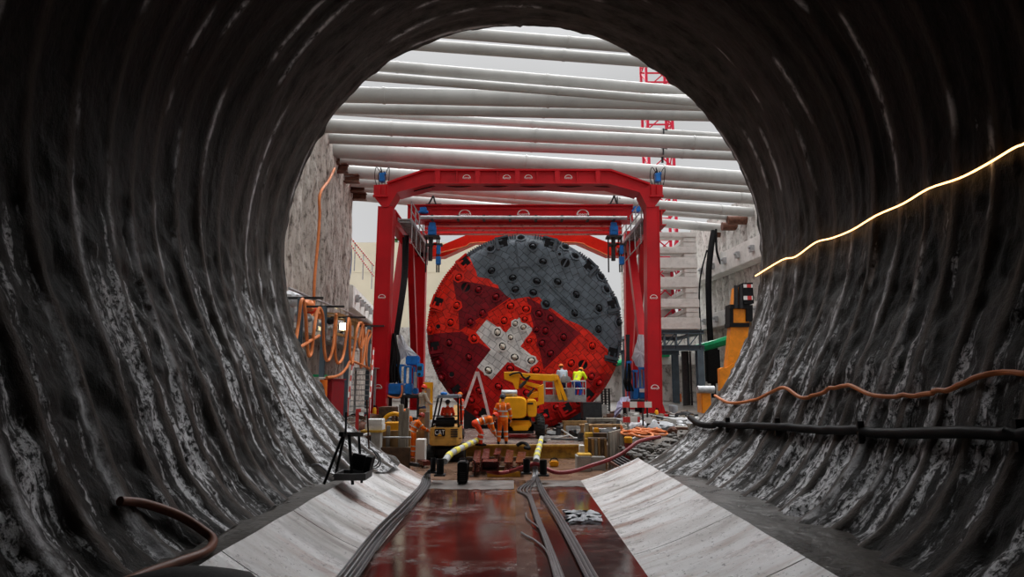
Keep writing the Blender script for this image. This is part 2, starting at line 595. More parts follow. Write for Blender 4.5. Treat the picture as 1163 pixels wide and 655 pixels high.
def build_tunnel():
    nphi = 460
    Ys = [-24, -18, -12, -8, -4, -1, 1]
    y = 2.0
    while y < YP - 1e-6:
        Ys.append(y); y += 0.05
    Ys.append(YP)
    bm = bmesh.new()
    uvl = bm.loops.layers.uv.new('lining')
    ribl = bm.verts.layers.float.new('rib')
    limegl = bm.verts.layers.float.new('lime_glint')
    nel = bm.verts.layers.float.new('mouth_tone')
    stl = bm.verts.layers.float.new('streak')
    rows = []
    for j, Y in enumerate(Ys):
        row = []
        near = sstep(12.5, 16.6, Y)                # debris at the mouth carries the lining in over the gutters
        p1 = PH1 - math.radians(9.0) * near
        p0 = PH0 + math.radians(7.5) * near
        span = 2 * PI - (p1 - p0)
        for i in range(nphi + 1):
            phi = p1 + span * i / nphi            # right foot, over the crown, to the left foot
            ph = phi if phi <= PI else phi - 2 * PI
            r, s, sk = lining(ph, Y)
            yy = Y
            if j == len(Ys) - 1:                   # ragged edge of the portal
                yy = Y + 0.12 * noise.noise((phi * 6, 0, 4)) + 0.05 * noise.noise((phi * 25, 0, 7))
                r += 0.06 * noise.noise((phi * 14, 2, 4))
            v = bm.verts.new((TX + r * math.sin(ph), yy, TZ - r * math.cos(ph)))
            v[ribl] = s * sstep(math.radians(150), math.radians(60), abs(ph))
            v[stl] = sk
            v[limegl] = sstep(math.radians(118), math.radians(52), abs(ph)) * (0.85 + 0.20 * sstep(11.5, 16.5, Y)) + 0.05  # more lime and painted highlight low down and toward the mouth
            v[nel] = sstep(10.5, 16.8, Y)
            row.append(v)
        rows.append(row)
    for a, b in zip(range(len(Ys) - 1), range(1, len(Ys))):
        for i in range(nphi):
            f = bm.faces.new((rows[a][i], rows[a][i + 1], rows[b][i + 1], rows[b][i]))
            for lp, (ii, jj) in zip(f.loops, ((i, a), (i + 1, a), (i + 1, b), (i, b))):
                lp[uvl].uv = (ii / nphi * 5.05 * TR, Ys[jj])
    last = rows[-1]
    edge = [v.co.copy() for v in last]
    # far end behind the camera
    cv = bm.verts.new((TX, -24.5, TZ - 2))
    for i in range(nphi):
        bm.faces.new((rows[0][i + 1], rows[0][i], cv))
    bmesh.ops.recalc_face_normals(bm, faces=bm.faces[:])
    me = bpy.data.meshes.new('wall_tunnel')
    bm.to_mesh(me); bm.free()
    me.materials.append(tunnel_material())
    me.shade_smooth()
    o = bpy.data.objects.new('wall_tunnel', me)
    C.objects.link(o)
    struct(o)
    # sprayed headwall of the pit round the portal
    h = MB()
    ins = [h.bm.verts.new(p) for p in edge]
    outs = []
    for p in edge:
        d = Vector((p.x - TX, 0, p.z - TZ)).normalized()
        q = Vector((TX + d.x * 32, YP + 0.15, TZ + d.z * 32))
        q.z = max(-0.6, min(17.4, q.z)); q.x = max(-9.5, min(23, q.x))
        outs.append(h.bm.verts.new(q))
    bk = [h.bm.verts.new(v.co + Vector((0, -1.6, 0))) for v in outs]
    for i in range(nphi):
        h.bm.faces.new((ins[i], ins[i + 1], outs[i + 1], outs[i]))
        h.bm.faces.new((outs[i], outs[i + 1], bk[i + 1], bk[i]))
    struct(h.build('wall_front', mat('pale sprayed concrete', (0.50, 0.49, 0.47), 0.8, var=0.2, scale=0.6, bump=0.5, bscale=3)))
build_tunnel()

# ================================================================ tunnel invert
def wet_floor_material():
    m, N, L, b = new_mat('wet red brown concrete')
    tc = N.new('ShaderNodeTexCoord')
    def nz(sc, scale, detail=6, rough=0.6):
        mp = N.new('ShaderNodeMapping'); mp.inputs['Scale'].default_value = sc
        L.new(tc.outputs['Object'], mp.inputs[0])
        n = N.new('ShaderNodeTexNoise'); n.inputs['Scale'].default_value = scale
        n.inputs['Detail'].default_value = detail; n.inputs['Roughness'].default_value = rough
        L.new(mp.outputs[0], n.inputs[0]); return n.outputs[0]
    def ramp(src, els):
        r = N.new('ShaderNodeValToRGB'); el = r.color_ramp.elements
        el[0].position, el[0].color = els[0][0], (*els[0][1], 1)
        el[1].position, el[1].color = els[-1][0], (*els[-1][1], 1)
        for p, c in els[1:-1]:
            x = el.new(p); x.color = (*c, 1)
        L.new(src, r.inputs[0]); return r.outputs[0]
    a = nz((0.7, 0.8, 1), 1.2, 9, 0.7)
    f = nz((1, 1, 1), 14, 8, 0.7)
    c = ramp(a, [(0.30, (0.030, 0.012, 0.010)), (0.5, (0.075, 0.026, 0.020)), (0.57, (0.11, 0.055, 0.045)), (0.68, (0.24, 0.21, 0.195))])  # base varies at random from dark red brown to grey
    L.new(c, b.inputs['Base Color'])
    ro = ramp(nz((0.7, 0.9, 1), 1.1, 8, 0.7), [(0.42, (0.03,) * 3), (0.53, (0.07,) * 3), (0.64, (0.36,) * 3)])
    L.new(ro, b.inputs['Roughness'])
    bp = N.new('ShaderNodeBump'); bp.inputs['Strength'].default_value = 0.035; bp.inputs['Distance'].default_value = 0.02
    L.new(f, bp.inputs['Height']); L.new(bp.outputs[0], b.inputs['Normal'])
    return m

def bench_material():
    m, N, L, b = new_mat('pale damp concrete')
    tc = N.new('ShaderNodeTexCoord')
    def nz(sc, scale, detail=6, rough=0.6):
        mp = N.new('ShaderNodeMapping'); mp.inputs['Scale'].default_value = sc
        L.new(tc.outputs['Object'], mp.inputs[0])
        n = N.new('ShaderNodeTexNoise'); n.inputs['Scale'].default_value = scale
        n.inputs['Detail'].default_value = detail; n.inputs['Roughness'].default_value = rough
        L.new(mp.outputs[0], n.inputs[0]); return n.outputs[0]
    def ramp(src, els):
        r = N.new('ShaderNodeValToRGB'); el = r.color_ramp.elements
        el[0].position, el[0].color = els[0][0], (*els[0][1], 1)
        el[1].position, el[1].color = els[-1][0], (*els[-1][1], 1)
        for p, c in els[1:-1]:
            x = el.new(p); x.color = (*c, 1)
        L.new(src, r.inputs[0]); return r.outputs[0]
    def mix(f, a, b_, mode='MIX'):
        x = N.new('ShaderNodeMixRGB'); x.blend_type = mode
        for i, v in enumerate((f, a, b_)):
            if isinstance(v, tuple): x.inputs[i].default_value = (*v, 1)
            elif isinstance(v, (int, float)): x.inputs[i].default_value = v
            else: L.new(v, x.inputs[i])
        return x.outputs[0]
    a = nz((0.25, 1.6, 0.25), 1.1, 7)
    c = ramp(a, [(0.30, (0.24, 0.21, 0.19)), (0.42, (0.52, 0.50, 0.485)), (0.58, (0.72, 0.71, 0.71)), (0.75, (0.80, 0.795, 0.80))])
    c = mix(ramp(nz((0.3, 2.0, 0.3), 0.9, 5), [(0.54, (0, 0, 0)), (0.66, (0.8, 0.8, 0.8))]), c, (0.32, 0.19, 0.145))
    c = mix(ramp(nz((0.5, 1.3, 0.5), 1.0, 8, 0.7), [(0.54, (0, 0, 0)), (0.64, (0.7, 0.7, 0.7))]), c, (0.26, 0.25, 0.245))
    c = mix(ramp(nz((1, 1, 1), 13, 8, 0.75), [(0.57, (0, 0, 0)), (0.64, (1, 1, 1))]), c, (0.10, 0.095, 0.09))
    L.new(c, b.inputs['Base Color'])
    L.new(ramp(nz((0.6, 1, 1), 1.3), [(0.4, (0.25,) * 3), (0.65, (0.6,) * 3)]), b.inputs['Roughness'])
    bp = N.new('ShaderNodeBump'); bp.inputs['Strength'].default_value = 0.3; bp.inputs['Distance'].default_value = 0.03
    L.new(nz((1, 1, 1), 8, 8, 0.7), bp.inputs['Height']); L.new(bp.outputs[0], b.inputs['Normal'])
    return m

WETF = wet_floor_material()
BENCH = bench_material()
FLX0, FLX1 = -2.12, 1.85
YE = 17.7
b = MB(); b.box2((FLX0, -24, -0.4), (FLX1, YE, 0.0))
struct(b.build('floor', WETF, smooth=0))
STRIP = mat('wet brown steel strip', (0.11, 0.065, 0.05), 0.22, 0.1, var=0.4, scale=3, dirt=0.3)
b = MB(); b.box2((0.07, -24, -0.1), (0.36, YE, 0.012))
struct(b.build('trim_1', STRIP, smooth=0))
DRY = mat('dry grey screed', (0.16, 0.145, 0.135), 0.4, var=0.5, scale=2, bump=0.2, dirt=0.4, dirtcol=(0.16, 0.11, 0.09))
b = MB()
for xa, xb, y0 in ((FLX0, 0.05, 16.25), (0.40, FLX1, 16.65)):
    edge_ = [(xa + (xb - xa) * i / 24, y0 + 0.22 * noise.fractal((xa + (xb - xa) * i / 9, 3, 1), 1, 2, 5), 0) for i in range(25)]
    b.prism(edge_ + [(xb, YE, 0), (xa, YE, 0)], (0, 0, 0.008))
struct(b.build('trim_2', DRY, smooth=0))

def bench(side, x0, x1, z1, name):
    """pale concrete slope from the floor edge up to the gutter; joints every 2.4 m"""
    b = MB()
    Yj = [-24, -12, -4] + [0.4 + 2.45 * i for i in range(7)] + [YE]
    for ya, yb in zip(Yj, Yj[1:]):
        n = max(2, int((yb - ya) / 0.3))
        g = 0.012
        vs = []
        for i in range(n + 1):
            Y = ya + g + (yb - ya - 2 * g) * i / n
            row = []
            for k in range(9):
                t = k / 8
                x = x0 + (x1 - x0) * t
                z = z1 * (0.75 * t + 0.25 * t * t) + 0.018 * noise.noise((x * 1.4, Y * 1.1, 3))
                if k == 0: z = 0.0
                row.append(Vector((x, Y, z)))
            vs.append(row)
        V = [[b.bm.verts.new(p) for p in r] for r in vs]
        for i in range(n):
            for k in range(8):
                b.bm.faces.new((V[i][k], V[i][k + 1], V[i + 1][k + 1], V[i + 1][k]))
        low = [[b.bm.verts.new((p.x, p.y, -0.5)) for p in (r[0], r[-1])] for r in vs]
        for i in range(n):
            b.bm.faces.new((V[i][8], low[i][1], low[i + 1][1], V[i + 1][8]))
        for i in (0, n):
            b.bm.faces.new([V[i][k] for k in range(9)] + [low[i][1], low[i][0]])
    o = b.build(name, BENCH, smooth=30)
    return struct(o)
bench(-1, FLX0, -3.38, 0.66, 'trim_3')
bench(1, FLX1, 3.42, 0.60, 'trim_4')
GUT = mat('muddy gutter', (0.075, 0.066, 0.058), 0.3, var=0.4, scale=2, bump=0.4, bscale=7, dirt=0.5, dirtcol=(0.04, 0.035, 0.03))
def gutter(x0, x1, z, name):
    b = MB()
    V = []
    for i in range(120):
        Y = -24 + (YE + 24) * i / 119
        V.append([b.bm.verts.new((x0 + (x1 - x0) * k / 6, Y, z + (0.02 + 0.05 * (k / 6) ** 2) * (1 + noise.noise((k * 0.7, Y * 1.2, z)) * 1.5) - 0.04)) for k in range(7)])
    for i in range(119):
        for k in range(6):
            b.bm.faces.new((V[i][k], V[i][k + 1], V[i + 1][k + 1], V[i + 1][k]))
    struct(b.build(name, GUT))
gutter(-3.38, -4.5, 0.60, 'trim_5')
gutter(3.42, 4.7, 0.54, 'trim_6')

# ================================================================ pit
def rot_w(x0, Y):                      # the pit is turned 5.7 degrees against the tunnel
    return x0 - 0.1 * Y
PITM = mat('wet brown pit floor', (0.20, 0.115, 0.075), 0.28, var=0.4, scale=0.9, bump=0.3, bscale=5, dirt=0.45, dirtcol=(0.07, 0.04, 0.03))
SLABM = mat('wet grey brown slab', (0.25, 0.20, 0.175), 0.25, var=0.35, scale=0.8, bump=0.2, bscale=6, dirt=0.4, dirtcol=(0.10, 0.06, 0.05))
MUD = mat('grey brown muddy ground', (0.10, 0.086, 0.072), 0.55, var=0.5, scale=1.5, bump=0.8, bscale=9, dirt=0.5, dirtcol=(0.05, 0.04, 0.033))
b = MB(); b.box2((-22, YE - 0.05, -0.7), (26, 75, -0.13))
struct(b.build('floor_pit', PITM, smooth=0))
b = MB(); b.box2((-3.3, 24.0, -0.2), (4.0, 32.3, 0.35))
struct(b.build('floor_slab', SLABM, smooth=0))
b = MB(); b.box2((-3.3, 23.93, -0.13), (2.95, 24.01, 0.30))
b.bar((-3.3, 23.9, 0.33), (2.95, 23.9, 0.33), 0.12, 0.07)
struct(b.build('trim_7', mat('yellow brown edge boards', (0.50, 0.29, 0.05), 0.55, var=0.3, scale=2.5, dirt=0.5, dirtcol=(0.14, 0.07, 0.03)), smooth=0))

def bank(x0, x1, y0, y1, z, name):
    """raised side ground; its inner edge (x0) slumps down toward the channel"""
    b = MB()
    nx, ny = 60, 90
    def f(u, v):
        u2 = u ** 1.8
        x, y = x0 + (x1 - x0) * u2, y0 + (y1 - y0) * v ** 1.5
        k = sstep(0, 1.5, abs(x - x0))
        return Vector((x, y, z * (0.42 + 0.58 * k) + 0.10 * noise.fractal((x * .6, y * .6, z), 1, 2, 4)))
    b.quadgrid(f, nx, ny)
    ring = [e for e in b.bm.edges if len(e.link_faces) == 1]
    r = bmesh.ops.extrude_edge_only(b.bm, edges=ring)
    for v in [g for g in r['geom'] if isinstance(g, bmesh.types.BMVert)]:
        v.co.z = -0.3
    return struct(b.build(name, MUD))
bank(-4.2, -15.0, 17.6, 66, 0.85, 'floor_left_bank')
bank(3.75, 22, 17.6, 66, 0.85, 'floor_right_bank')

def pile_material(name, lo, hi, dark):
    m, N, L, b = new_mat(name)
    tc = N.new('ShaderNodeTexCoord')
    def nz(sc, scale, detail=8, rough=0.65):
        mp = N.new('ShaderNodeMapping'); mp.inputs['Scale'].default_value = sc
        L.new(tc.outputs['Object'], mp.inputs[0])
        n = N.new('ShaderNodeTexNoise'); n.inputs['Scale'].default_value = scale
        n.inputs['Detail'].default_value = detail; n.inputs['Roughness'].default_value = rough
        L.new(mp.outputs[0], n.inputs[0]); return n.outputs[0]
    r = N.new('ShaderNodeValToRGB'); el = r.color_ramp.elements
    el[0].position, el[0].color = 0.3, (*lo, 1)
    el[1].position, el[1].color = 0.7, (*hi, 1)
    L.new(nz((1, 1, 0.3), 1.5), r.inputs[0])
    r2 = N.new('ShaderNodeValToRGB'); e2 = r2.color_ramp.elements
    e2[0].position, e2[1].position = 0.50, 0.66
    L.new(nz((1, 1, 0.7), 3.0), r2.inputs[0])
    mx = N.new('ShaderNodeMixRGB'); L.new(r2.outputs[0], mx.inputs[0]); L.new(r.outputs[0], mx.inputs[1])
    mx.inputs[2].default_value = (*dark, 1)
    L.new(mx.outputs[0], b.inputs['Base Color'])
    b.inputs['Roughness'].default_value = 0.85
    bp = N.new('ShaderNodeBump'); bp.inputs['Strength'].default_value = 0.9; bp.inputs['Distance'].default_value = 0.12
    L.new(nz((1, 1, 1), 2.5), bp.inputs['Height']); L.new(bp.outputs[0], b.inputs['Normal'])
    return m
PILE_L = pile_material('rough brown grey piles', (0.30, 0.265, 0.23), (0.56, 0.51, 0.46), (0.10, 0.08, 0.065))
PILE_R = pile_material('pale grey piles', (0.46, 0.45, 0.42), (0.74, 0.73, 0.70), (0.24, 0.23, 0.21))

def pile_wall(pa, pb, z0, z1, inward, mat_, name, pitch=0.95, depth=0.16, rough=0.10, back=0.8):
    """retaining wall of touching bored piles from pa to pb (plan points)"""
    b = MB()
    pa, pb = Vector((*pa, 0)), Vector((*pb, 0))
    d = pb - pa; l = d.length; d.normalize()
    n = Vector((*inward, 0)).normalized()
    nu = int(l / 0.12); nz_ = int((z1 - z0) / 0.35)
    def f(u, v):
        s = u * l
        z = z0 + (z1 - z0) * v
        q = abs(math.sin(PI * s / pitch))
        off = depth * (q ** 0.6) + rough * noise.fractal((s * 0.9, z * 0.6, l), 1, 2, 4)
        p = pa + d * s + n * off
        return Vector((p.x, p.y, z))
    b.quadgrid(f, nu, nz_)
    ring = [e for e in b.bm.edges if len(e.link_faces) == 1]
    r = bmesh.ops.extrude_edge_only(b.bm, edges=ring)
    for v in [g for g in r['geom'] if isinstance(g, bmesh.types.BMVert)]:
        v.co -= n * back
    return struct(b.build(name, mat_))

WL0, WR0 = -6.9, 24.2
pile_wall((rot_w(WL0, 17), 17), (rot_w(WL0, 42.3), 42.3), -0.2, 17.5, (1, 0.1), PILE_L, 'wall_left', rough=0.16)
pile_wall((rot_w(WL0, 42.3) - 0.6, 42.3), (rot_w(WL0, 66) - 0.6, 66), -0.2, 9.0, (1, 0.1), PILE_L, 'wall_left_far')
pile_wall((rot_w(WR0, 36), 36), (rot_w(WR0, 62.5), 62.5), -0.2, 17.6, (-1, -0.1), PILE_R, 'wall_right', pitch=1.3, depth=0.28)
pile_wall((rot_w(WL0, 66) - 0.6, 64.5), (rot_w(WR0, 62.5), 62.5), -0.2, 8.2, (0.03, -1), PILE_R, 'wall_back', pitch=1.3)

# walings: concrete beams cast along the pile walls
TRIM = [8]
def waling(pa, pb, z, h, dpt, inward, mat_=CONCL):
    pa, pb = Vector((*pa, z)), Vector((*pb, z))
    n = Vector((*inward, 0)).normalized()
    b = MB(); b.bar(pa + n * dpt / 2, pb + n * dpt / 2, dpt, h, bev=0.05)
    b.mi = 1
    l = (pb - pa).length
    k = max(2, int(l / 2.2))
    for i in range(k):
        q = pa + (pb - pa) * ((i + 0.5) / k) + n * dpt
        b.box(q + n * 0.05, (0.45, 0.45, 0.5), bev=0.02)
        b.rod(q + n * 0.05, q + n * 0.40 + Vector((0, 0, 0.1)), 0.10, n=10)
    struct(b.build('trim_%d' % TRIM[0], [mat_, GALV]))
    TRIM[0] += 1
waling((rot_w(WL0, 20) + .2, 20), (rot_w(WL0, 42) + .2, 42), 5.1, 0.85, 0.75, (1, 0.1), CONC)
waling((rot_w(WL0, 43) - .4, 43), (rot_w(WL0, 56) - .4, 56), 8.5, 1.6, 0.7, (1, 0.1))
waling((rot_w(WR0, 36) - .3, 36), (rot_w(WR0, 60) - .3, 60), 12.6, 1.7, 1.1, (-1, -0.1))
waling((rot_w(WR0, 36) - .3, 36), (rot_w(WR0, 60) - .3, 60), 8.0, 1.3, 1.0, (-1, -0.1))
waling((2.5, 63.2), (17.6, 62.1), 4.9, 1.1, 0.9, (0.03, -1))

# ================================================================ beyond the pit
HB = mat('beige rendered wall', (0.76, 0.70, 0.54), 0.8, var=0.06, scale=0.4, dirt=0.12, dirtcol=(0.5, 0.45, 0.35))
b = MB(); b.box2((-26, 70, -0.5), (-2.2, 71, 18.3)); 
for z in (4.0, 7.7, 11.3, 14.9): b.box2((-26, 69.97, z), (-2.2, 70.02, z + 0.06))
struct(b.build('wall_beige', HB, smooth=0))
b = MB(); b.box2((-60, 72, -1), (60, 170, 7.5))
struct(b.build('floor_ground', mat('grass ground', (0.08, 0.12, 0.05), 0.9, var=0.3), smooth=0))
LEAF = mat('green leaves', (0.05, 0.115, 0.03), 0.7, var=0.5, scale=1.2)
BARK = mat('tree bark', (0.08, 0.06, 0.045), 0.9)
def tree(x, y, h, r, label):
    t = thing('leafy_tree', label, 'tree', (x, y, 7.5), 'trees beyond the pit')
    b = MB(); b.tube(smooth_path([(x, y, 7.4), (x + .2, y, 7.5 + h * .4), (x - .1, y, 7.5 + h * .8)], 4), [0.35 - 0.02 * i for i in range(9)], 8)
    b.build('trunk', BARK, t)
    b = MB()
    for i in range(900):
        a = rnd.uniform(0, 2 * PI); q = rnd.random() ** 0.4; e = math.asin(rnd.uniform(-0.8, 1))
        p = Vector((math.cos(a) * math.cos(e) * r * q, math.sin(a) * math.cos(e) * r * q, math.sin(e) * r * 1.1 * q)) * (1 + 0.25 * noise.noise((a * 2, e * 3, x)))
        R = Matrix.Rotation(rnd.uniform(0, 6), 3, 'Z') @ Matrix.Rotation(rnd.uniform(-1, 1), 3, 'X')
        b.box(p + Vector((x, y, 7.5 + h * 0.7)), (0.55, 0.40, 0.04), R)
    b.build('crown', LEAF, t, smooth=0)
tree(-6.0, 84, 9, 3.6, 'green leafy tree showing between the cutterhead and the left gantry leg')
tree(-24.0, 84, 13.6, 4.0, 'green tree top rising over the beige wall at left')
tree(-17.5, 98, 20.5, 3.5, 'distant green tree seen between the white struts at left')
# ================================================================ cutterhead
def A_(x, y): return (478 + x / 4.846, 255 + y / 4.846)
def B_(x, y): return (478 + x / 4.846, 355 + y / 4.846)
YC = 37.0
CC = P(596, 374, YC)
CR = P(708.3, 374, YC).x - CC.x

def tile_mat(name, col, line=0.35, rough=0.38, var=0.12):
    m, N, L, b = new_mat(name)
    tc = N.new('ShaderNodeTexCoord')
    sp = N.new('ShaderNodeSeparateXYZ'); L.new(tc.outputs['Object'], sp.inputs[0])
    cb = N.new('ShaderNodeCombineXYZ'); L.new(sp.outputs[0], cb.inputs[0]); L.new(sp.outputs[2], cb.inputs[1])
    vo = N.new('ShaderNodeTexVoronoi'); vo.voronoi_dimensions = '2D'; vo.inputs['Scale'].default_value = 0.42
    L.new(cb.outputs[0], vo.inputs['Vector'])
    sc = N.new('ShaderNodeSeparateColor'); L.new(vo.outputs['Color'], sc.inputs[0])
    st = N.new('ShaderNodeMath'); st.operation = 'MULTIPLY_ADD'
    L.new(sc.outputs[0], st.inputs[0]); st.inputs[1].default_value = 0.9; st.inputs[2].default_value = 0.35
    vr = N.new('ShaderNodeVectorRotate'); vr.rotation_type = 'Z_AXIS'
    L.new(cb.outputs[0], vr.inputs['Vector']); L.new(st.outputs[0], vr.inputs['Angle'])
    br = N.new('ShaderNodeTexBrick')
    br.inputs['Scale'].default_value = 1.0
    br.inputs['Brick Width'].default_value = 0.46; br.inputs['Row Height'].default_value = 0.38
    br.inputs['Mortar Size'].default_value = 0.018; br.inputs['Mortar Smooth'].default_value = 0.3
    br.offset = 0.4
    br.inputs['Color1'].default_value = (*[c * (1 + var) for c in col], 1)
    br.inputs['Color2'].default_value = (*[c * (1 - var) for c in col], 1)
    br.inputs['Mortar'].default_value = (*[c * line for c in col], 1)
    L.new(vr.outputs[0], br.inputs['Vector'])
    n = N.new('ShaderNodeTexNoise'); n.inputs['Scale'].default_value = 1.6; n.inputs['Detail'].default_value = 7
    L.new(tc.outputs['Object'], n.inputs[0])
    r = N.new('ShaderNodeValToRGB'); r.color_ramp.elements[0].position = 0.35; r.color_ramp.elements[1].position = 0.62
    r.color_ramp.elements[0].color = (0.55, 0.55, 0.55, 1)
    L.new(n.outputs[0], r.inputs[0])
    mu = N.new('ShaderNodeMixRGB'); mu.blend_type = 'MULTIPLY'; mu.inputs[0].default_value = 0.8
    L.new(br.outputs['Color'], mu.inputs[1]); L.new(r.outputs[0], mu.inputs[2])
    L.new(mu.outputs[0], b.inputs['Base Color'])
    b.inputs['Roughness'].default_value = rough
    b.inputs['Specular IOR Level'].default_value = 0.3
    bp = N.new('ShaderNodeBump'); bp.invert = True
    bp.inputs['Strength'].default_value = 0.7; bp.inputs['Distance'].default_value = 0.06
    L.new(br.outputs['Fac'], bp.inputs['Height'])
    L.new(bp.outputs[0], b.inputs['Normal'])
    MATS[name] = m
    return m

T_GREY = tile_mat('slate grey wear plates', (0.135, 0.172, 0.205))
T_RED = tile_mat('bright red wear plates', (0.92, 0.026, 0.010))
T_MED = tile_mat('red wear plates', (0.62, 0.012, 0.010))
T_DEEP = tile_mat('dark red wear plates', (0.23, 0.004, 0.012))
T_WHITE = tile_mat('white wear plates', (0.80, 0.79, 0.77), 0.45)
M_MED = mat('red cutter paint', (0.52, 0.010, 0.010), 0.35, var=0.15)

GREY_EDGE = [A_(235, 130), A_(262, 165), A_(275, 195), A_(303, 255), A_(312, 287), A_(375, 298), A_(400, 325), A_(425, 333),
             A_(430, 352), A_(465, 385), A_(500, 412), A_(580, 398), A_(650, 398), A_(690, 440), A_(760, 490),
             A_(800, 522), A_(860, 545), A_(920, 580), A_(985, 640), B_(1005, 180), B_(1035, 215), B_(1140, 232)]
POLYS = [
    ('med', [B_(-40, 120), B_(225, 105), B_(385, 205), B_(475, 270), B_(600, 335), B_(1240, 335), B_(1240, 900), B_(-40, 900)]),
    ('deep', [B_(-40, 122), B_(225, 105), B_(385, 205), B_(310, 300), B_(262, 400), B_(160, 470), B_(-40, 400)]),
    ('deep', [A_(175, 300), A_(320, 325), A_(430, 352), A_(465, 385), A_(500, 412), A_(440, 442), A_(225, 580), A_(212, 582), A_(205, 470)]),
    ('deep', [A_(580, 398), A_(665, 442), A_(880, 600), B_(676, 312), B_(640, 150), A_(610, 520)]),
    ('grey', GREY_EDGE + [(760, 300), (700, 230), (480, 230), (500, 275)]),
    ('white', [B_(300, 112), B_(362, 38), B_(467, 110), B_(540, 25), B_(618, 90), B_(548, 185), B_(648, 265), B_(595, 330),
               B_(478, 270), B_(390, 368), B_(310, 300), B_(385, 203)]),
]
POLYS = [(n, [P(x, y, YC) for x, y in pl]) for n, pl in POLYS]

def inside(x, z, pl):
    c = False
    n = len(pl)
    for i in range(n):
        a, b_ = pl[i], pl[i - 1]
        if (a.z > z) != (b_.z > z) and x < (b_.x - a.x) * (z - a.z) / (b_.z - a.z) + a.x:
            c = not c
    return c
def zone(x, z):
    k = 'red'
    for n, pl in POLYS:
        if inside(x, z, pl):
            k = n
    return k

def face_y(r):
    """how far the face lies behind its front plane at radius r"""
    q = r / CR
    if q < 0.86: return 0.0
    return 1.3 * (q - 0.86) ** 2 / 0.0196 * 0.45

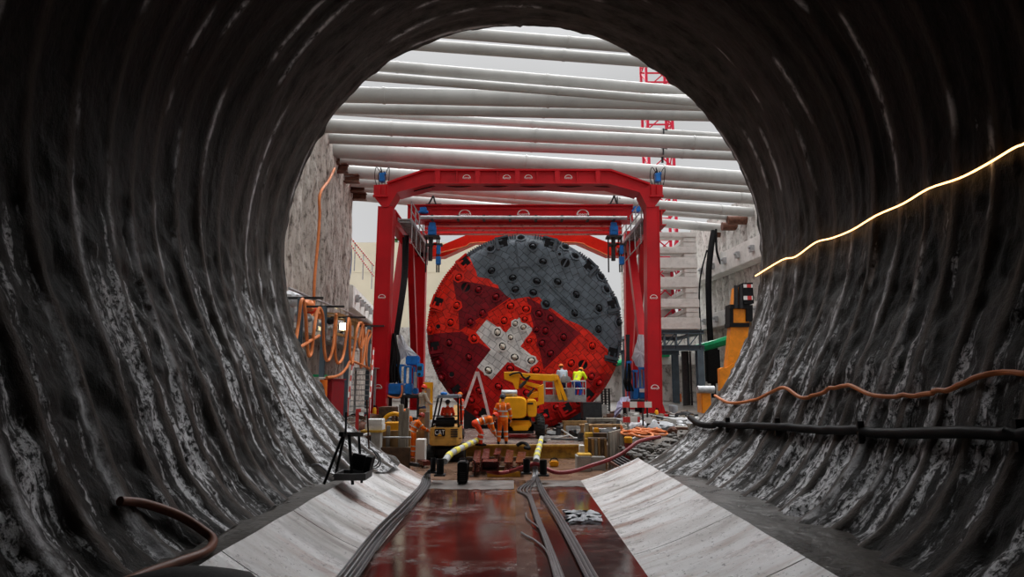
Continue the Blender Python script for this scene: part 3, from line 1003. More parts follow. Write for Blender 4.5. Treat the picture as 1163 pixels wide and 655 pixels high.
def cutterhead():
    t = thing('cutterhead', 'huge round boring machine cutterhead painted red and slate grey with a white cross', 'tunnel boring machine', (CC.x, YC + 1.2, 0.0))
    order = ['red', 'med', 'deep', 'grey', 'white', 'back']
    b = MB()
    prof = [(0, 0)] + [(CR * q, -face_y(CR * q)) for q in (0.22, 0.44, 0.66, 0.8, 0.86, 0.90, 0.94, 0.97, 1.0)]
    prof += [(CR, -0.95), (CR * 0.965, -1.0), (CR * 0.965, -3.2), (CR * 0.6, -3.4), (0, -3.4)]
    b.lathe([(r, h) for r, h in prof], (CC.x, YC, CC.z), 'Y', 112)
    # lathe about Y: heights run toward -Y, so front plane is at YC
    bm = b.bm
    for nme, pl in POLYS:
        for i in range(len(pl)):
            p, q = pl[i - 1], pl[i]
            mx = max(abs(p.x - CC.x), abs(q.x - CC.x), abs(p.z - CC.z), abs(q.z - CC.z))
            if mx > CR * 1.35:
                pass
            d = (q - p); d.y = 0
            if d.length < 1e-4: continue
            n = Vector((-d.z, 0, d.x)).normalized()
            lo = min(p.x, q.x) - 0.05, min(p.z, q.z) - 0.05
            hi = max(p.x, q.x) + 0.05, max(p.z, q.z) + 0.05
            fs = []
            for f in bm.faces:
                xs = [v.co.x for v in f.verts]; zs = [v.co.z for v in f.verts]
                if max(xs) < lo[0] or min(xs) > hi[0] or max(zs) < lo[1] or min(zs) > hi[1]: continue
                fs.append(f)
            es = set(e for f in fs for e in f.edges); vs = set(v for f in fs for v in f.verts)
            bmesh.ops.bisect_plane(bm, geom=fs + list(es) + list(vs), plane_co=p, plane_no=n)
    for f in bm.faces:
        c = f.calc_center_median()
        if c.y > YC + 1.02:
            f.material_index = 5
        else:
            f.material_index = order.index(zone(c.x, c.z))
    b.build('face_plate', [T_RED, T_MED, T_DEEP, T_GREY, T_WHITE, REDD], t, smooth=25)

    zm = {'red': REDB, 'med': M_MED, 'deep': REDD, 'grey': GREYH, 'white': WHITE}
    DISCG = mat('dark worn cutter steel', (0.045, 0.052, 0.06), 0.3, 0.4, var=0.3, scale=6)
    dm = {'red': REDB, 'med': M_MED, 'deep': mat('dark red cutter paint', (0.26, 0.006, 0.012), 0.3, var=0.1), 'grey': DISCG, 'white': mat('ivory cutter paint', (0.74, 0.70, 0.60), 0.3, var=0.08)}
    protos = {}
    def proto(z):
        """one disc cutter in its hexagonal saddle, facing -Y, ring edge along local X"""
        if z in protos: return protos[z]
        b = MB(); b.mi = 0
        outer = [(0.44 * math.cos(PI / 6 + k * PI / 3), 0, 0.44 * math.sin(PI / 6 + k * PI / 3)) for k in range(6)]
        inner = [(0.27 * math.cos(PI / 12 + k * PI / 6) * 1.12, 0, 0.25 * math.sin(PI / 12 + k * PI / 6)) for k in range(12)]
        vo = [[b.bm.verts.new(Vector(p) + Vector((0, y, 0))) for p in outer] for y in (0.06, -0.055)]
        vi = [[b.bm.verts.new(Vector(p) + Vector((0, y, 0))) for p in inner] for y in (-0.055, -0.01)]
        for k in range(6):
            b.bm.faces.new((vo[0][k], vo[0][(k + 1) % 6], vo[1][(k + 1) % 6], vo[1][k]))
            b.bm.faces.new((vo[1][k], vo[1][(k + 1) % 6], vi[0][(2 * k + 2) % 12], vi[0][2 * k + 1], vi[0][2 * k]))
        for k in range(12):
            b.bm.faces.new((vi[0][k], vi[0][(k + 1) % 12], vi[1][(k + 1) % 12], vi[1][k]))
        f = b.bm.faces.new(vi[1]); f.material_index = 2
        b.mi = 1
        # cutter ring: a disc about the local Z axis, thick hub and thin edge, half sunk
        b.lathe([(0, -0.13), (0.10, -0.13), (0.16, -0.09), (0.20, -0.045), (0.215, 0), (0.20, 0.045), (0.16, 0.09), (0.10, 0.13), (0, 0.13)], (0, -0.055, 0), 'Z', 18)
        b.box((0, -0.05, 0.16), (0.22, 0.10, 0.07)); b.box((0, -0.05, -0.16), (0.22, 0.10, 0.07))
        bmesh.ops.recalc_face_normals(b.bm, faces=b.bm.faces[:])
        me = bpy.data.meshes.new('disc_cutter')
        b.bm.to_mesh(me); b.bm.free()
        for m_ in (zm[z], dm[z], BLACK): me.materials.append(m_)
        me.shade_smooth(); me.set_sharp_from_angle(angle=math.radians(40))
        protos[z] = me
        return me
    a3 = lambda x, y: (470 + x / 4.365, 250 + y / 4.365)
    b3 = lambda x, y: (470 + x / 4.365, 370 + y / 4.365)
    cut = [a3(*p) for p in ((382,140),(590,130),(640,205),(800,175),(385,250),(490,285),(503,343),(610,302),(592,358),(713,305),(805,368),
            (797,460),(656,415),(945,265),(955,340),(918,435),(1018,505),(915,540),(765,102),(530,48),(222,283),(320,345),(407,380),(213,423),(340,460),
            (280,505),(182,507),(80,540),(480,425),(556,440),(448,497),(298,585),(176,607),(620,463),(678,488),(550,490),(608,542),(652,548),
            (742,580),(635,610),(885,622),(415,555),(480,580),(440,625),(503,512),(543,530),(572,597))]
    cut += [b3(*p) for p in ((500,155),(583,172),(370,220),(272,155),(124,180),(135,255),(285,365),(325,320),(312,425),(677,137),
            (478,210),(605,220),(780,185),(880,250),(918,280),(708,400),(650,445),(560,330),(600,400),(420,300),(470,420),(820,370),(545,470))]
    for px, py in cut:
        p = P(px, py, YC)
        dx, dz = p.x - CC.x, p.z - CC.z
        r = math.hypot(dx, dz)
        if r > CR * 0.955:
            dx, dz = dx * CR * 0.955 / r, dz * CR * 0.955 / r; r = CR * 0.955
        o = bpy.data.objects.new('disc_cutter', proto(zone(CC.x + dx, CC.z + dz)))
        C.objects.link(o); o.parent = t
        a = math.atan2(dz, dx)
        fy = face_y(r)
        slope = (face_y(r + 0.05) - face_y(r - 0.05)) / 0.1
        R = Matrix.Rotation(-(a - PI / 2), 4, 'Y') @ Matrix.Rotation(-math.atan(slope) * 0.9, 4, 'X')
        o.matrix_local = Matrix.Translation(Vector((dx, YC + fy - t.location.y, CC.z + dz))) @ R
        s_ = 0.62 if r < 0.18 * CR else 0.80
        o.scale = (s_, 1, s_)
    # manholes with a bar and small round ports
    for px, py, rr in ((*a3(257, 332), 0.30), (*a3(750, 212), 0.30), (*b3(838, 192), 0.30), (*a3(120, 527), 0.14), (*a3(722, 168), 0.09), (*b3(188, 240), 0.16), (*b3(325, 322), 0.28)):
        p = P(px, py, YC); r = (p - CC).length
        z = zone(p.x, p.z)
        b = MB(); y0 = YC + face_y(r)
        b.mi = 1; b.lathe([(0, 0.012), (rr * 0.9, 0.012), (rr, 0.03), (rr * 1.12, 0.035), (rr * 1.12, -0.05)], (p.x, y0, p.z), 'Y', 24)
        for f in b.bm.faces:
            if (f.calc_center_median() - Vector((p.x, y0, p.z))).xz.length < rr * 0.86: f.material_index = 0
        if rr > 0.2:
            b.box((p.x, y0 - 0.03, p.z), (0.09, 0.05, rr * 1.7), Matrix.Rotation(0.5, 3, 'Y'))
        b.build('manhole_port' if rr > 0.2 else 'round_port', [BLACK, zm[z]], t)
    # bucket openings with teeth at the rim
    for px, py in (a3(440, 92), a3(675, 92), a3(880, 215), a3(985, 415), a3(245, 195), a3(107, 398), a3(105, 622), b3(985, 128), b3(215, 315),
                   b3(865, 335), b3(345, 440), b3(650, 435), b3(760, 405)):
        p = P(px, py, YC)
        v = (p - CC); v.y = 0
        a = math.atan2(v.z, v.x)
        er, et = Vector((math.cos(a), 0, math.sin(a))), Vector((-math.sin(a), 0, math.cos(a)))
        r = min(v.length, CR * 0.925)
        q = CC + er * r + Vector((0, face_y(r) - 0.02, 0))
        z = zone(p.x, p.z)
        R = Matrix((et, Vector((0, 1, 0)), er)).transposed()
        b = MB()
        b.mi = 1
        b.box(q + Vector((0, 0.12, 0)), (0.46, 0.40, 0.50), R)                       # dark mouth
        b.mi = 0
        sgn = 1 if math.cos(a) * 1 + math.sin(a) * 0.2 > 0 else -1
        b.box(q + et * (-0.38 * sgn) + Vector((0, 0.0, 0)), (0.20, 0.42, 0.80), R, 0.03)   # lip bar
        b.box(q + et * (-0.56 * sgn) + Vector((0, 0.06, 0)), (0.10, 0.36, 0.72), R, 0.03)
        b.box(q + er * 0.36 + Vector((0, 0.15, 0)), (0.75, 0.35, 0.12), R, 0.02)
        for k in (-1, 1):
            b.box(q + er * (0.17 * k) + et * (-0.18 * sgn) + Vector((0, -0.02, 0)), (0.28, 0.22, 0.11), R, 0.02)
        b.build('bucket_lip', [zm[z], BLACK], t)
    # ribbed wear segments along the rim
    for a0, a1 in ((62, 84), (95, 128), (133, 158), (164, 182), (30, 55), (5, 24), (-22, -6), (190, 212)):
        b = MB()
        n = int((a1 - a0) / 1.5)
        for i in range(n):
            a = math.radians(a0 + (i + 0.5) * (a1 - a0) / n)
            er = Vector((math.cos(a), 0, math.sin(a))); et = Vector((-math.sin(a), 0, math.cos(a)))
            R = Matrix((et, Vector((0, 1, 0)), er)).transposed()
            b.box(CC + er * (CR * 0.978) + Vector((0, face_y(CR * .978) + 0.0, 0)), (0.085, 0.35, 0.24), R, 0.015)
        am = math.radians((a0 + a1) / 2)
        b.build('ribbed_wear_segment', zm[zone(CC.x + CR * 0.95 * math.cos(am), CC.z + CR * 0.95 * math.sin(am))], t)
    # raised seams between the plate sectors
    b = MB()
    for p0, p1 in ((a3(455, 240), a3(575, 228)), (a3(575, 228), a3(840, 490)), (a3(840, 490), a3(1010, 455)), (a3(505, 100), a3(520, 225)), (a3(455, 240), a3(400, 285))):
        q0, q1 = P(*p0, YC), P(*p1, YC)
        b.bar(q0, q1, 0.06, 0.09, up=(0, 1, 0))
    b.build('plate_seam', GREYH, t)
    b = MB()
    for p0, p1 in ((b3(650, 215), b3(820, 45)), (b3(820, 45), a3(960, 640)), (a3(230, 548), a3(480, 385))):
        q0, q1 = P(*p0, YC), P(*p1, YC)
        b.bar(q0, q1, 0.05, 0.08, up=(0, 1, 0))
    b.build('plate_seam', REDB, t)
    return t
HEAD = cutterhead()
# cradle and shield body behind the head
b = MB()
arc = [(CC.x + CR * 0.985 * math.sin(a), 39.0, CC.z - CR * 0.985 * math.cos(a)) for a in [math.radians(-40 + 5 * i) for i in range(17)]]
b.prism([(arc[0][0], 39.0, -0.12)] + arc + [(arc[-1][0], 39.0, -0.12)], (0, 0.9, 0))
single(b, 'steel_cradle', STEELB, 'steel cradle on the pit floor under the round cutterhead', 'cradle')

# ================================================================ lettering and the dome mark on the red steelwork
def text_mesh(txt, size, depth=0.004):
    cu = bpy.data.curves.new('t', 'FONT')
    cu.body = txt; cu.size = size; cu.extrude = depth; cu.align_x = 'CENTER'; cu.align_y = 'CENTER'
    cu.resolution_u = 3
    o = bpy.data.objects.new('t', cu); C.objects.link(o)
    dg = bpy.context.evaluated_depsgraph_get(); dg.update()
    me = bpy.data.meshes.new_from_object(o.evaluated_get(dg))
    bpy.data.objects.remove(o); bpy.data.curves.remove(cu)
    return me
LOGO_TXT = text_mesh('MAMMOET', 0.30)
WHITEL = mat('white lettering', (0.80, 0.79, 0.77), 0.5, var=0.03)
def dome_mark(c, wd, parent, y_off=0.012):
    """white dome outline with a lettered foot, facing the tunnel"""
    b = MB()
    r = wd / 2
    n = 20
    pts_o = [(c.x + r * math.cos(PI * i / n), c.y, c.z + r * 0.92 * math.sin(PI * i / n)) for i in range(n + 1)]
    pts_i = [(c.x + r * 0.86 * math.cos(PI * i / n), c.y, c.z + r * 0.78 * math.sin(PI * i / n)) for i in range(n + 1)]
    for i in range(n):
        b.prism([pts_o[i], pts_o[i + 1], pts_i[i + 1], pts_i[i]], (0, -y_off, 0))
    b.bm.verts.ensure_lookup_table()
    k = wd * 1.0 / 1.55
    M = Matrix.Translation((c.x, c.y - y_off, c.z - r * 0.02)) @ Matrix.Rotation(PI / 2, 4, 'X') @ Matrix.Diagonal((k * .98, k * 1.7, 1, 1))
    tm = LOGO_TXT.copy(); tm.transform(M)
    b.bm.from_mesh(tm); bpy.data.meshes.remove(tm)
    return b.build('dome_emblem', WHITEL, parent, smooth=0, recalc=False)

# ================================================================ front gantry
def front_gantry():
    Y0 = 33.5
    pl = P(428, 472, Y0)
    t = thing('gantry_crane', 'tall red steel gantry frame standing in front of the cutterhead', 'gantry', (CC.x, Y0, 0.8))
    D = 1.0
    out = [(440, 208.5), (482.4, 193.8), (693, 193.8), (737.5, 209.5), (737.5, 222), (725, 218), (690, 208.5), (488, 208.5), (451, 218.5), (441, 223)]
    b = MB(); b.prism([P(x, y, Y0) for x, y in out], (0, D, 0))
    def fl(p, q, h=0.10):
        a, c = P(*p, Y0), P(*q, Y0)
        m = Vector((0, D / 2, 0))
        b.bar(a + m, c + m, D + 0.36, h)
    for p, q in zip(out[:3], out[1:4]): fl(p, q)
    for p, q in zip(out[5:8], out[6:9]): fl(p, q)
    b.build('top_girder', RED, t, smooth=0)
    for x in (497, 542.5, 587.7, 632.8, 679):
        a, c = P(x - 3, 194.6, Y0), P(x + 3, 207.8, Y0)
        s = MB(); s.box2((a.x, Y0 - 0.16, a.z), (c.x, Y0, c.z))
        for i in range(7):
            for k in (0.15, 0.85):
                z = c.z + (a.z - c.z) * (i + 0.5) / 7
                s.ball((a.x + (c.x - a.x) * k, Y0 - 0.165, z), 0.022, 6, 4)
        s.build('splice_plate', RED, t)
    for x in (519, 565, 610, 655):
        a, c = P(x - .5, 194.6, Y0), P(x + .5, 207.8, Y0)
        s = MB(); s.box2((a.x, Y0 - 0.14, a.z), (c.x, Y0, c.z)); s.build('stiffener', RED, t, smooth=0)
    for x in (530, 575.5, 600.2, 645.6):
        dome_mark(P(x, 202.3, Y0 - 0.004), 0.44, t)
    for sg, hx, top, foot, bx in ((-1, [(424.4, 210), (441, 209), (451, 218.5), (441, 235), (434.5, 235), (424.4, 223)], (430, 446), (419.5, 437), -1),
                                  (1, [(752.7, 210), (737.5, 209), (727, 219), (735, 235), (743, 235), (752.7, 223)], (734.6, 747.8), (736.5, 752), 1)):
        # corner box
        b = MB(); b.prism([P(x, y, Y0 - 0.06) for x, y in hx], (0, D + 0.12, 0))
        xs = [431.5, 437.5] if sg < 0 else [739.5, 746]
        for x in xs:
            a, c = P(x - .7, 210.5, Y0 - 0.06), P(x + .7, 224, Y0 - 0.06)
            b.box2((a.x, Y0 - 0.20, a.z), (c.x, Y0 - 0.05, c.z))
        a, c = P(hx[5][0], 222.5, Y0), P(hx[1][0], 224.5, Y0)
        b.box2((a.x, Y0 - 0.22, a.z), (c.x, Y0, c.z))
        b.build('corner_box', RED, t, smooth=0)
        # column
        tl, tr = P(top[0], 234, Y0), P(top[1], 234, Y0)
        bl, br = P(foot[0], 471, Y0), P(foot[1], 471, Y0)
        bl.z = br.z = 0.86
        b = MB(); b.prism([tl, tr, br, bl], (0, 0.95, 0))
        for k in (0.0, 1.0):
            e0, e1 = tl.lerp(tr, k), bl.lerp(br, k)
            b.bar(e0 + Vector((0, -0.02, 0)), e1 + Vector((0, -0.02, 0)), 0.05, 0.06)
        leg = b.build('column', RED, t, smooth=0)
        foot_c = (bl + br) / 2
        b = MB(); b.box((foot_c.x, Y0 + 0.5, 0.93), (1.2, 1.7, 0.16), bev=0.02)
        for k in (-1, 1):
            b.prism([(foot_c.x + k * 0.38, Y0 + 0.1, 1.0), (foot_c.x + k * 0.60, Y0 + 0.1, 1.0), (foot_c.x + k * 0.38, Y0 + 0.1, 1.7)], (0, 0.04, 0))
        b.build('foot_plate', RED, t)
        for yy, ww in ((338, 0.40), (440.5, 0.42)) if sg < 0 else ((338.5, 0.42), (441, 0.44)):
            f = (yy - 234) / 237
            px = (top[0] + (foot[0] - top[0]) * f + top[1] + (foot[1] - top[1]) * f) / 2
            dome_mark(P(px, yy, Y0 - 0.008), ww, leg)
        # raking brace to the runway girder
        b = MB(); b.bar(foot_c + Vector((0.0, 0.9, 0.2)), Vector((foot_c.x * 0.5 + (tl.x + tr.x) * 0.25, 39.6, 11.4)), 0.55, 0.45, up=(1, 0, 0))
        b.build('raking_brace', RED, t, smooth=0)
    # festoon cable below the girder
    pts = []
    for i in range(5):
        xa, xb = 500 + i * 42, 500 + (i + 1) * 42
        for k in range(7):
            u = k / 7
            pts.append(P(xa + (xb - xa) * u, 209.5 + 4 * u * (1 - u) * 2.6, Y0 + 0.3))
    pts += [P(730, 220, Y0 + 0.3), P(738, 235, Y0 + 0.8)]
    pts = [P(470, 217, Y0 + 0.3)] + pts
    b = MB(); b.tube(pts, 0.035, 6); b.build('festoon_cable', BLACK, t)
    return t
GANTRY = front_gantry()

def rear_gantry():
    Y0 = 43.0
    t = thing('gantry_crane', 'rear red gantry frame half hidden behind the cutterhead', 'gantry', (CC.x, Y0, 0.8))
    out = [(470, 275), (500, 279), (536, 264), (662, 264), (690, 275), (722, 275), (722, 290), (690, 290), (655, 274.5), (540, 274.5), (504, 291), (470, 291)]
    b = MB(); b.prism([P(x, y, Y0) for x, y in out], (0, 1.0, 0))
    b.build('top_girder', REDB, t, smooth=0)
    b = MB()
    b.tube(smooth_path([P(500, 287, Y0 - .1), P(528, 280, Y0 - .1), (P(540, 275.5, Y0 - .1)), P(600, 275, Y0 - .1), P(655, 275.5, Y0 - .1), P(668, 280, Y0 - .1), P(690, 290, Y0 - .1)], 5), 0.05, 6)
    b.build('edge_hose', ORHOSE, t)
    for x0, x1, b0, b1 in ((470, 484, 465, 480), (710, 722, 712.5, 725)):
        tl, tr, bl, br = P(x0, 262, Y0), P(x1, 262, Y0), P(b0, 462, Y0), P(b1, 462, Y0)
        bl.z = br.z = 0.86
        b = MB(); b.prism([tl, tr, br, bl], (0, 0.8, 0)); b.build('column', RED, t, smooth=0)
        fc = (bl + br) / 2
        b = MB(); b.box((fc.x, Y0 + 0.4, 0.92), (1.2, 1.5, 0.14)); b.build('foot_plate', RED, t)
        b = MB(); b.bar(fc + Vector((0, 0, 0.2)), Vector(((tl.x + tr.x) / 2, 39.0, 11.3)), 0.45, 0.40, up=(1, 0, 0)); b.build('raking_brace', RED, t, smooth=0)
    return t
rear_gantry()

# runway girders with walkways along both sides
for sg, xg, lab in ((-1, -6.75, 'red runway girder with grey walkway on the left side of the gantry'), (1, 8.35, 'red runway girder with grey walkway on the right side of the gantry')):
    t = thing('runway_girder', lab, 'girder', (xg, 39, 11.3), 'gantry runway girders')
    b = MB(); b.ibeam((xg, 34.4, 11.75), (xg, 44.2, 11.75), 0.5, 0.9, 0.06); b.build('girder', RED, t, smooth=0)
    xi = xg - sg * 0.75
    b = MB()
    b.box2((xi - 0.35, 34.4, 11.62), (xi + 0.35, 44, 11.67))
    b.box2((xi - 0.38, 34.4, 11.55), (xi - 0.32, 44, 11.75)); b.box2((xi + 0.32, 34.4, 11.55), (xi + 0.38, 44, 11.75))
    for i in range(20): b.box2((xi - 0.36, 34.6 + i * 0.48, 11.5), (xi + 0.36, 34.66 + i * 0.48, 11.62))
    b.build('walkway', GALV, t, smooth=0)
    xr = xi - sg * 0.36
    b = MB()
    for z in (12.15, 12.7): b.rod((xr, 34.4, z), (xr, 44, z), 0.035, n=8)
    for i in range(7): b.rod((xr, 34.5 + i * 1.57, 11.6), (xr, 34.5 + i * 1.57, 12.72), 0.035, n=8)
    b.build('handrail', GALV, t)
    b = MB()
    for z in (10.4,): b.rod((xr, 34.6, z), (xr + sg * .1, 42, z), 0.03, n=8)
    for i in range(5): b.rod((xr, 34.8 + i * 1.7, 10.4), (xr, 34.8 + i * 1.7, 11.6), 0.03, n=8)
    b.build('hanging_rail', GALV, t)
    for j, (yy) in enumerate((33.7,)):
        q = P(434 if sg < 0 else 747, 205, yy + .3)
        m = MB()
        m.box(q + Vector((0, 0, 0.15)), (0.28, 0.35, 0.5), bev=0.03)
        m.rod(q + Vector((-.15, 0, 0.30)), q + Vector((0.2, 0, 0.42)), 0.10, n=10)
        m.mi = 1
        for k in range(5):
            m.tube(smooth_path([q + Vector((.03 * k, 0, .3)), q + Vector((-.32 + .15 * k + .1 * math.sin(k * 2), -.1, .62 + .12 * math.cos(k * 3))), q + Vector((-.42 + .2 * k, 0, .2 + .1 * math.sin(k))), q + Vector((-.3 + .15 * k, 0, -.25))], 5), 0.022, 5)
        tag(m.build('hydraulic_motor', [BLUE, BLACK]), 'small blue hydraulic motor with hoses on the %s top corner of the front gantry' % ('left' if sg < 0 else 'right'), 'motor', 'gantry corner motors')

# ================================================================ lifting beam over the head
def lifting_beam():
    Y0 = 38.4
    a, c = P(463, 234, Y0), P(719, 249.5, Y0)
    t = thing('lifting_beam', 'straight red lifting beam with white dome marks above the cutterhead', 'beam', ((a.x + c.x) / 2, Y0, c.z))
    b = MB()
    b.box2((a.x, Y0, c.z), (c.x, Y0 + 0.8, a.z))
    b.box2((a.x, Y0 - 0.15, a.z), (c.x, Y0 + 0.95, a.z + 0.07)); b.box2((a.x, Y0 - 0.2, c.z - 0.07), (c.x, Y0 + 0.95, c.z))
    q = P(490, 237, Y0)
    b.box2((q.x, Y0 - 0.06, q.z - 0.05), (c.x - 0.6, Y0, q.z + 0.05))
    b.build('beam', RED, t, smooth=0)
    for x in (528, 594.5, 662): dome_mark(P(x, 244, Y0 - 0.004), 0.78, t)
    p0, p1 = P(476, 246.8, Y0 - 0.5), P(712, 247.5, Y0 - 0.5)
    b = MB(); b.rod(p0, p1, 0.12, n=14)
    b.build('grey_pipe', GALV, t)
    for i in range(8):
        q = p0.lerp(p1, (i + 0.5) / 8)
        m = MB(); m.box(q + Vector((0, 0.2, 0)), (0.16, 0.55, 0.30)); m.build('pipe_clamp', DARK, t, smooth=0)
    for y_, yy in ((254, 38.9), (258.6, 39.7), (263.3, 40.5)):
        p0, p1 = P(482, y_, yy), P(706, y_, yy)
        m = MB(); m.box2((p0.x, yy, p0.z - 0.10), (p1.x, yy + 0.35, p0.z + 0.10)); m.box2((p0.x, yy - .1, p0.z - 0.13), (p1.x, yy + 0.4, p0.z - 0.10))
        m.build('lower_rail', mat('pale red rail', (0.62, 0.05, 0.05), 0.3, var=0.2), t, smooth=0)
    for px, py in ((481, 239), (723, 238)):
        q = P(px, py, Y0 - 0.2); m = MB(); m.box(q, (0.42, 0.4, 0.36), bev=0.04); m.rod(q - Vector((.3, 0, .1)), q + Vector((.3, 0, -.1)), 0.08); m.build('pump', BLUE, t)
    for px in (491, 697):
        q = P(px, 232, Y0 + .4); m = MB()
        m.tube(smooth_path([q - Vector((0.3, 0, .12)), q + Vector((-.05, 0, .35)), q + Vector((.05, 0, .55)), q + Vector((.15, 0, .2)), q + Vector((.3, 0, -.1))], 4), 0.06, 6)
        m.box(q + Vector((.1, 0, -.06)), (1.0, 0.4, 0.10))
        m.build('hose_guide', DARK, t)
    return t
lifting_beam()
for px, lab in ((491, 'left'), (697, 'right')):
    q = P(px, 262, 38.2)
    t = thing('strand_jack', 'blue strand jack hanging under the %s end of the red lifting beam' % lab, 'jack', q, 'strand jacks under the lifting beam')
    m = MB(); m.box(q, (0.50, 0.45, 0.62), bev=0.04); m.box(q + Vector((0, -.24, .08)), (0.26, 0.06, 0.22), bev=0.02)
    m.box(q + Vector((0, 0, 0.40)), (0.36, 0.36, 0.2)); m.build('jack_body', BLUE, t)
    m = MB(); m.box(q + Vector((0, 0, -.42)), (0.95, 0.7, 0.12)); m.box(q + Vector((.15, 0, -.9)), (1.0, 0.5, 0.12))
    m.rod(q + Vector((-.05, -.1, -.4)), q + Vector((-.08, -.1, -1.9)), 0.13, n=10)
    for k in (-.35, .30, .42): m.rod(q + Vector((k, 0, -.4)), q + Vector((k * 1.05, 0, -2.6)), 0.045, n=8)
    m.build('hanger', DARK, t)
    m = MB(); m.box(q + Vector((.42, -.1, -1.2)), (0.24, 0.28, 0.6), bev=0.03); m.box(q + Vector((.42, -.1, -1.9)), (0.30, 0.30, 0.5), bev=0.03); m.build('lower_block', BLUE, t)
    m = MB(); m.box(q + Vector((.2, -.15, -.95)), (0.2, 0.2, 0.35), bev=0.02); m.build('signal_box', REDB, t)

# ================================================================ struts across the pit
STR = [((534, 39), (673, 50), 14), ((495, 52.4), (702.5, 67.6), 13.5), ((448.7, 76), (746, 101), 13), ((435, 88), (640, 104), 10.5),
       ((416, 108), (776, 116.5), 19), ((407.5, 123), (783, 131), 13.5), ((490, 133.5), (746.5, 150), 8.5), ((385.5, 143.5), (809, 163), 16.5),
       ((380, 157.4), (816, 176), 12), ((380, 170), (827, 201), 18), ((380, 180.5), (827, 212.5), 11), ((395.6, 195), (832, 224), 14),
       ((403, 206), (841, 240), 12), ((414, 214), (840, 247.5), 8.5), ((420, 223.5), (819, 259), 11)]
ZS = 16.0
LABS = ['topmost white strut pipe under the crown of the tunnel mouth', 'second white strut pipe from the top, above the wide gap of sky',
        'white strut pipe just below the wide gap of sky, sloping to the right', 'thin white strut pipe tucked under the one below the sky gap',
        'thick white strut pipe, upper of the nearly level pair at mid height', 'thinner white strut pipe, lower of the nearly level pair at mid height',
        'thin distant white strut pipe behind the level pairs', 'thick white strut pipe, upper of the second pair', 'thinner white strut pipe, lower of the second pair',
        'thickest white strut pipe just above the red gantry girder', 'white strut pipe right under the thickest one, touching the gantry top',
        'white strut pipe crossing behind the sloping arms of the front gantry', 'white strut pipe passing just below the front gantry girder',
        'thin white strut pipe low behind the front gantry', 'lowest and farthest white strut pipe above the red lifting beam']
for i, (l, r, th) in enumerate(STR):
    zs = {2: 17.15, 3: 15.1, 6: 17.15}.get(i, ZS)      # struts lie at three levels
    a, c = PZ(*l, zs), PZ(*r, zs)
    d = c - a
    d.z = 0; d.normalize()
    # run from wall to wall
    def meet(x0):                 # x = x0 - 0.1 y along the wall line
        # a.x + s dx = x0 - 0.1 (a.y + s dy)
        return (x0 - 0.1 * a.y - a.x) / (d.x + 0.1 * d.y)
    sa, sb = meet(WL0 - 0.05), meet(WR0 + 0.05)
    A, B = a + d * sa, a + d * sb
    m_ = a.lerp(c, 0.5)
    rad = th * m_.y / F / 2 * 1.0
    t = thing('strut_pipe', LABS[i], 'strut', (A + B) / 2, 'white strut pipes across the pit')
    n = 24
    b = MB(); b.rod(A, B, rad, n=n); b.build('pipe', STRUT, t)
    for s in (0.10 + 0.02 * (i % 3), 0.37, 0.66, 0.90):
        q = A.lerp(B, s)
        m = MB(); m.rod(q - d * 0.06, q + d * 0.06, rad * 1.07, n=n); m.build('flange_ring', STRUT, t)
    if i % 2 == 0:
        q = A.lerp(B, 0.62)
        m = MB(); m.box(q + Vector((0, 0, -rad - .15)), (0.12, 0.1, 0.35)); m.box(q + Vector((0, -rad * .7, rad * .5)), (0.5, 0.08, 0.07)); m.box(q + Vector((0, -rad, 0)), (0.08, 0.08, rad * 1.6))
        m.build('sensor_bracket', DARK, t)

# rusty stub beams at the pipe ends on top of the left wall
for i, (x0, x1, y, Y) in enumerate(((362, 395, 191, 36.5), (375, 408, 203, 39), (382, 414, 214, 41.5), (390, 416, 223, 42.2), (362, 386, 181, 35.5))):
    a, c = P(x0, y, Y), P(x1, y, Y)
    b = MB(); b.ibeam(a - Vector((1.5, 0, 0)), c, 0.50, 0.50, 0.07)
    tag(b.build('stub_beam', RUST, smooth=0), ['dark rusty stub beam at the top of the left wall, highest of the row', 'dark rusty stub beam on the left wall, second highest', 'long dark stub beam pointing over the beige wall',
        'lowest dark stub beam on the left wall top', 'short rusty stub beam nearest the tunnel edge on the left wall'][i], 'beam', 'rusty stub beams on the left wall')
for i, (x0, x1, y, Y) in enumerate(((820, 850, 257, 52), (812, 834, 265, 55), (804, 826, 271.5, 58), (826, 850, 250, 50))):
    a, c = P(x0, y, Y), P(x1, y, Y)
    b = MB(); b.rod(a, c + Vector((1.5, 0, 0)), 0.36, n=14)
    tag(b.build('pipe_stub', RUST), ['brown pipe stub on the right wall top, nearest the white strut end', 'brown pipe stub on the right wall, second from below', 'lowest brown pipe stub above the black hoses on the right wall', 'highest brown pipe stub on the right wall top'][i], 'pipe', 'brown pipe stubs on the right wall')

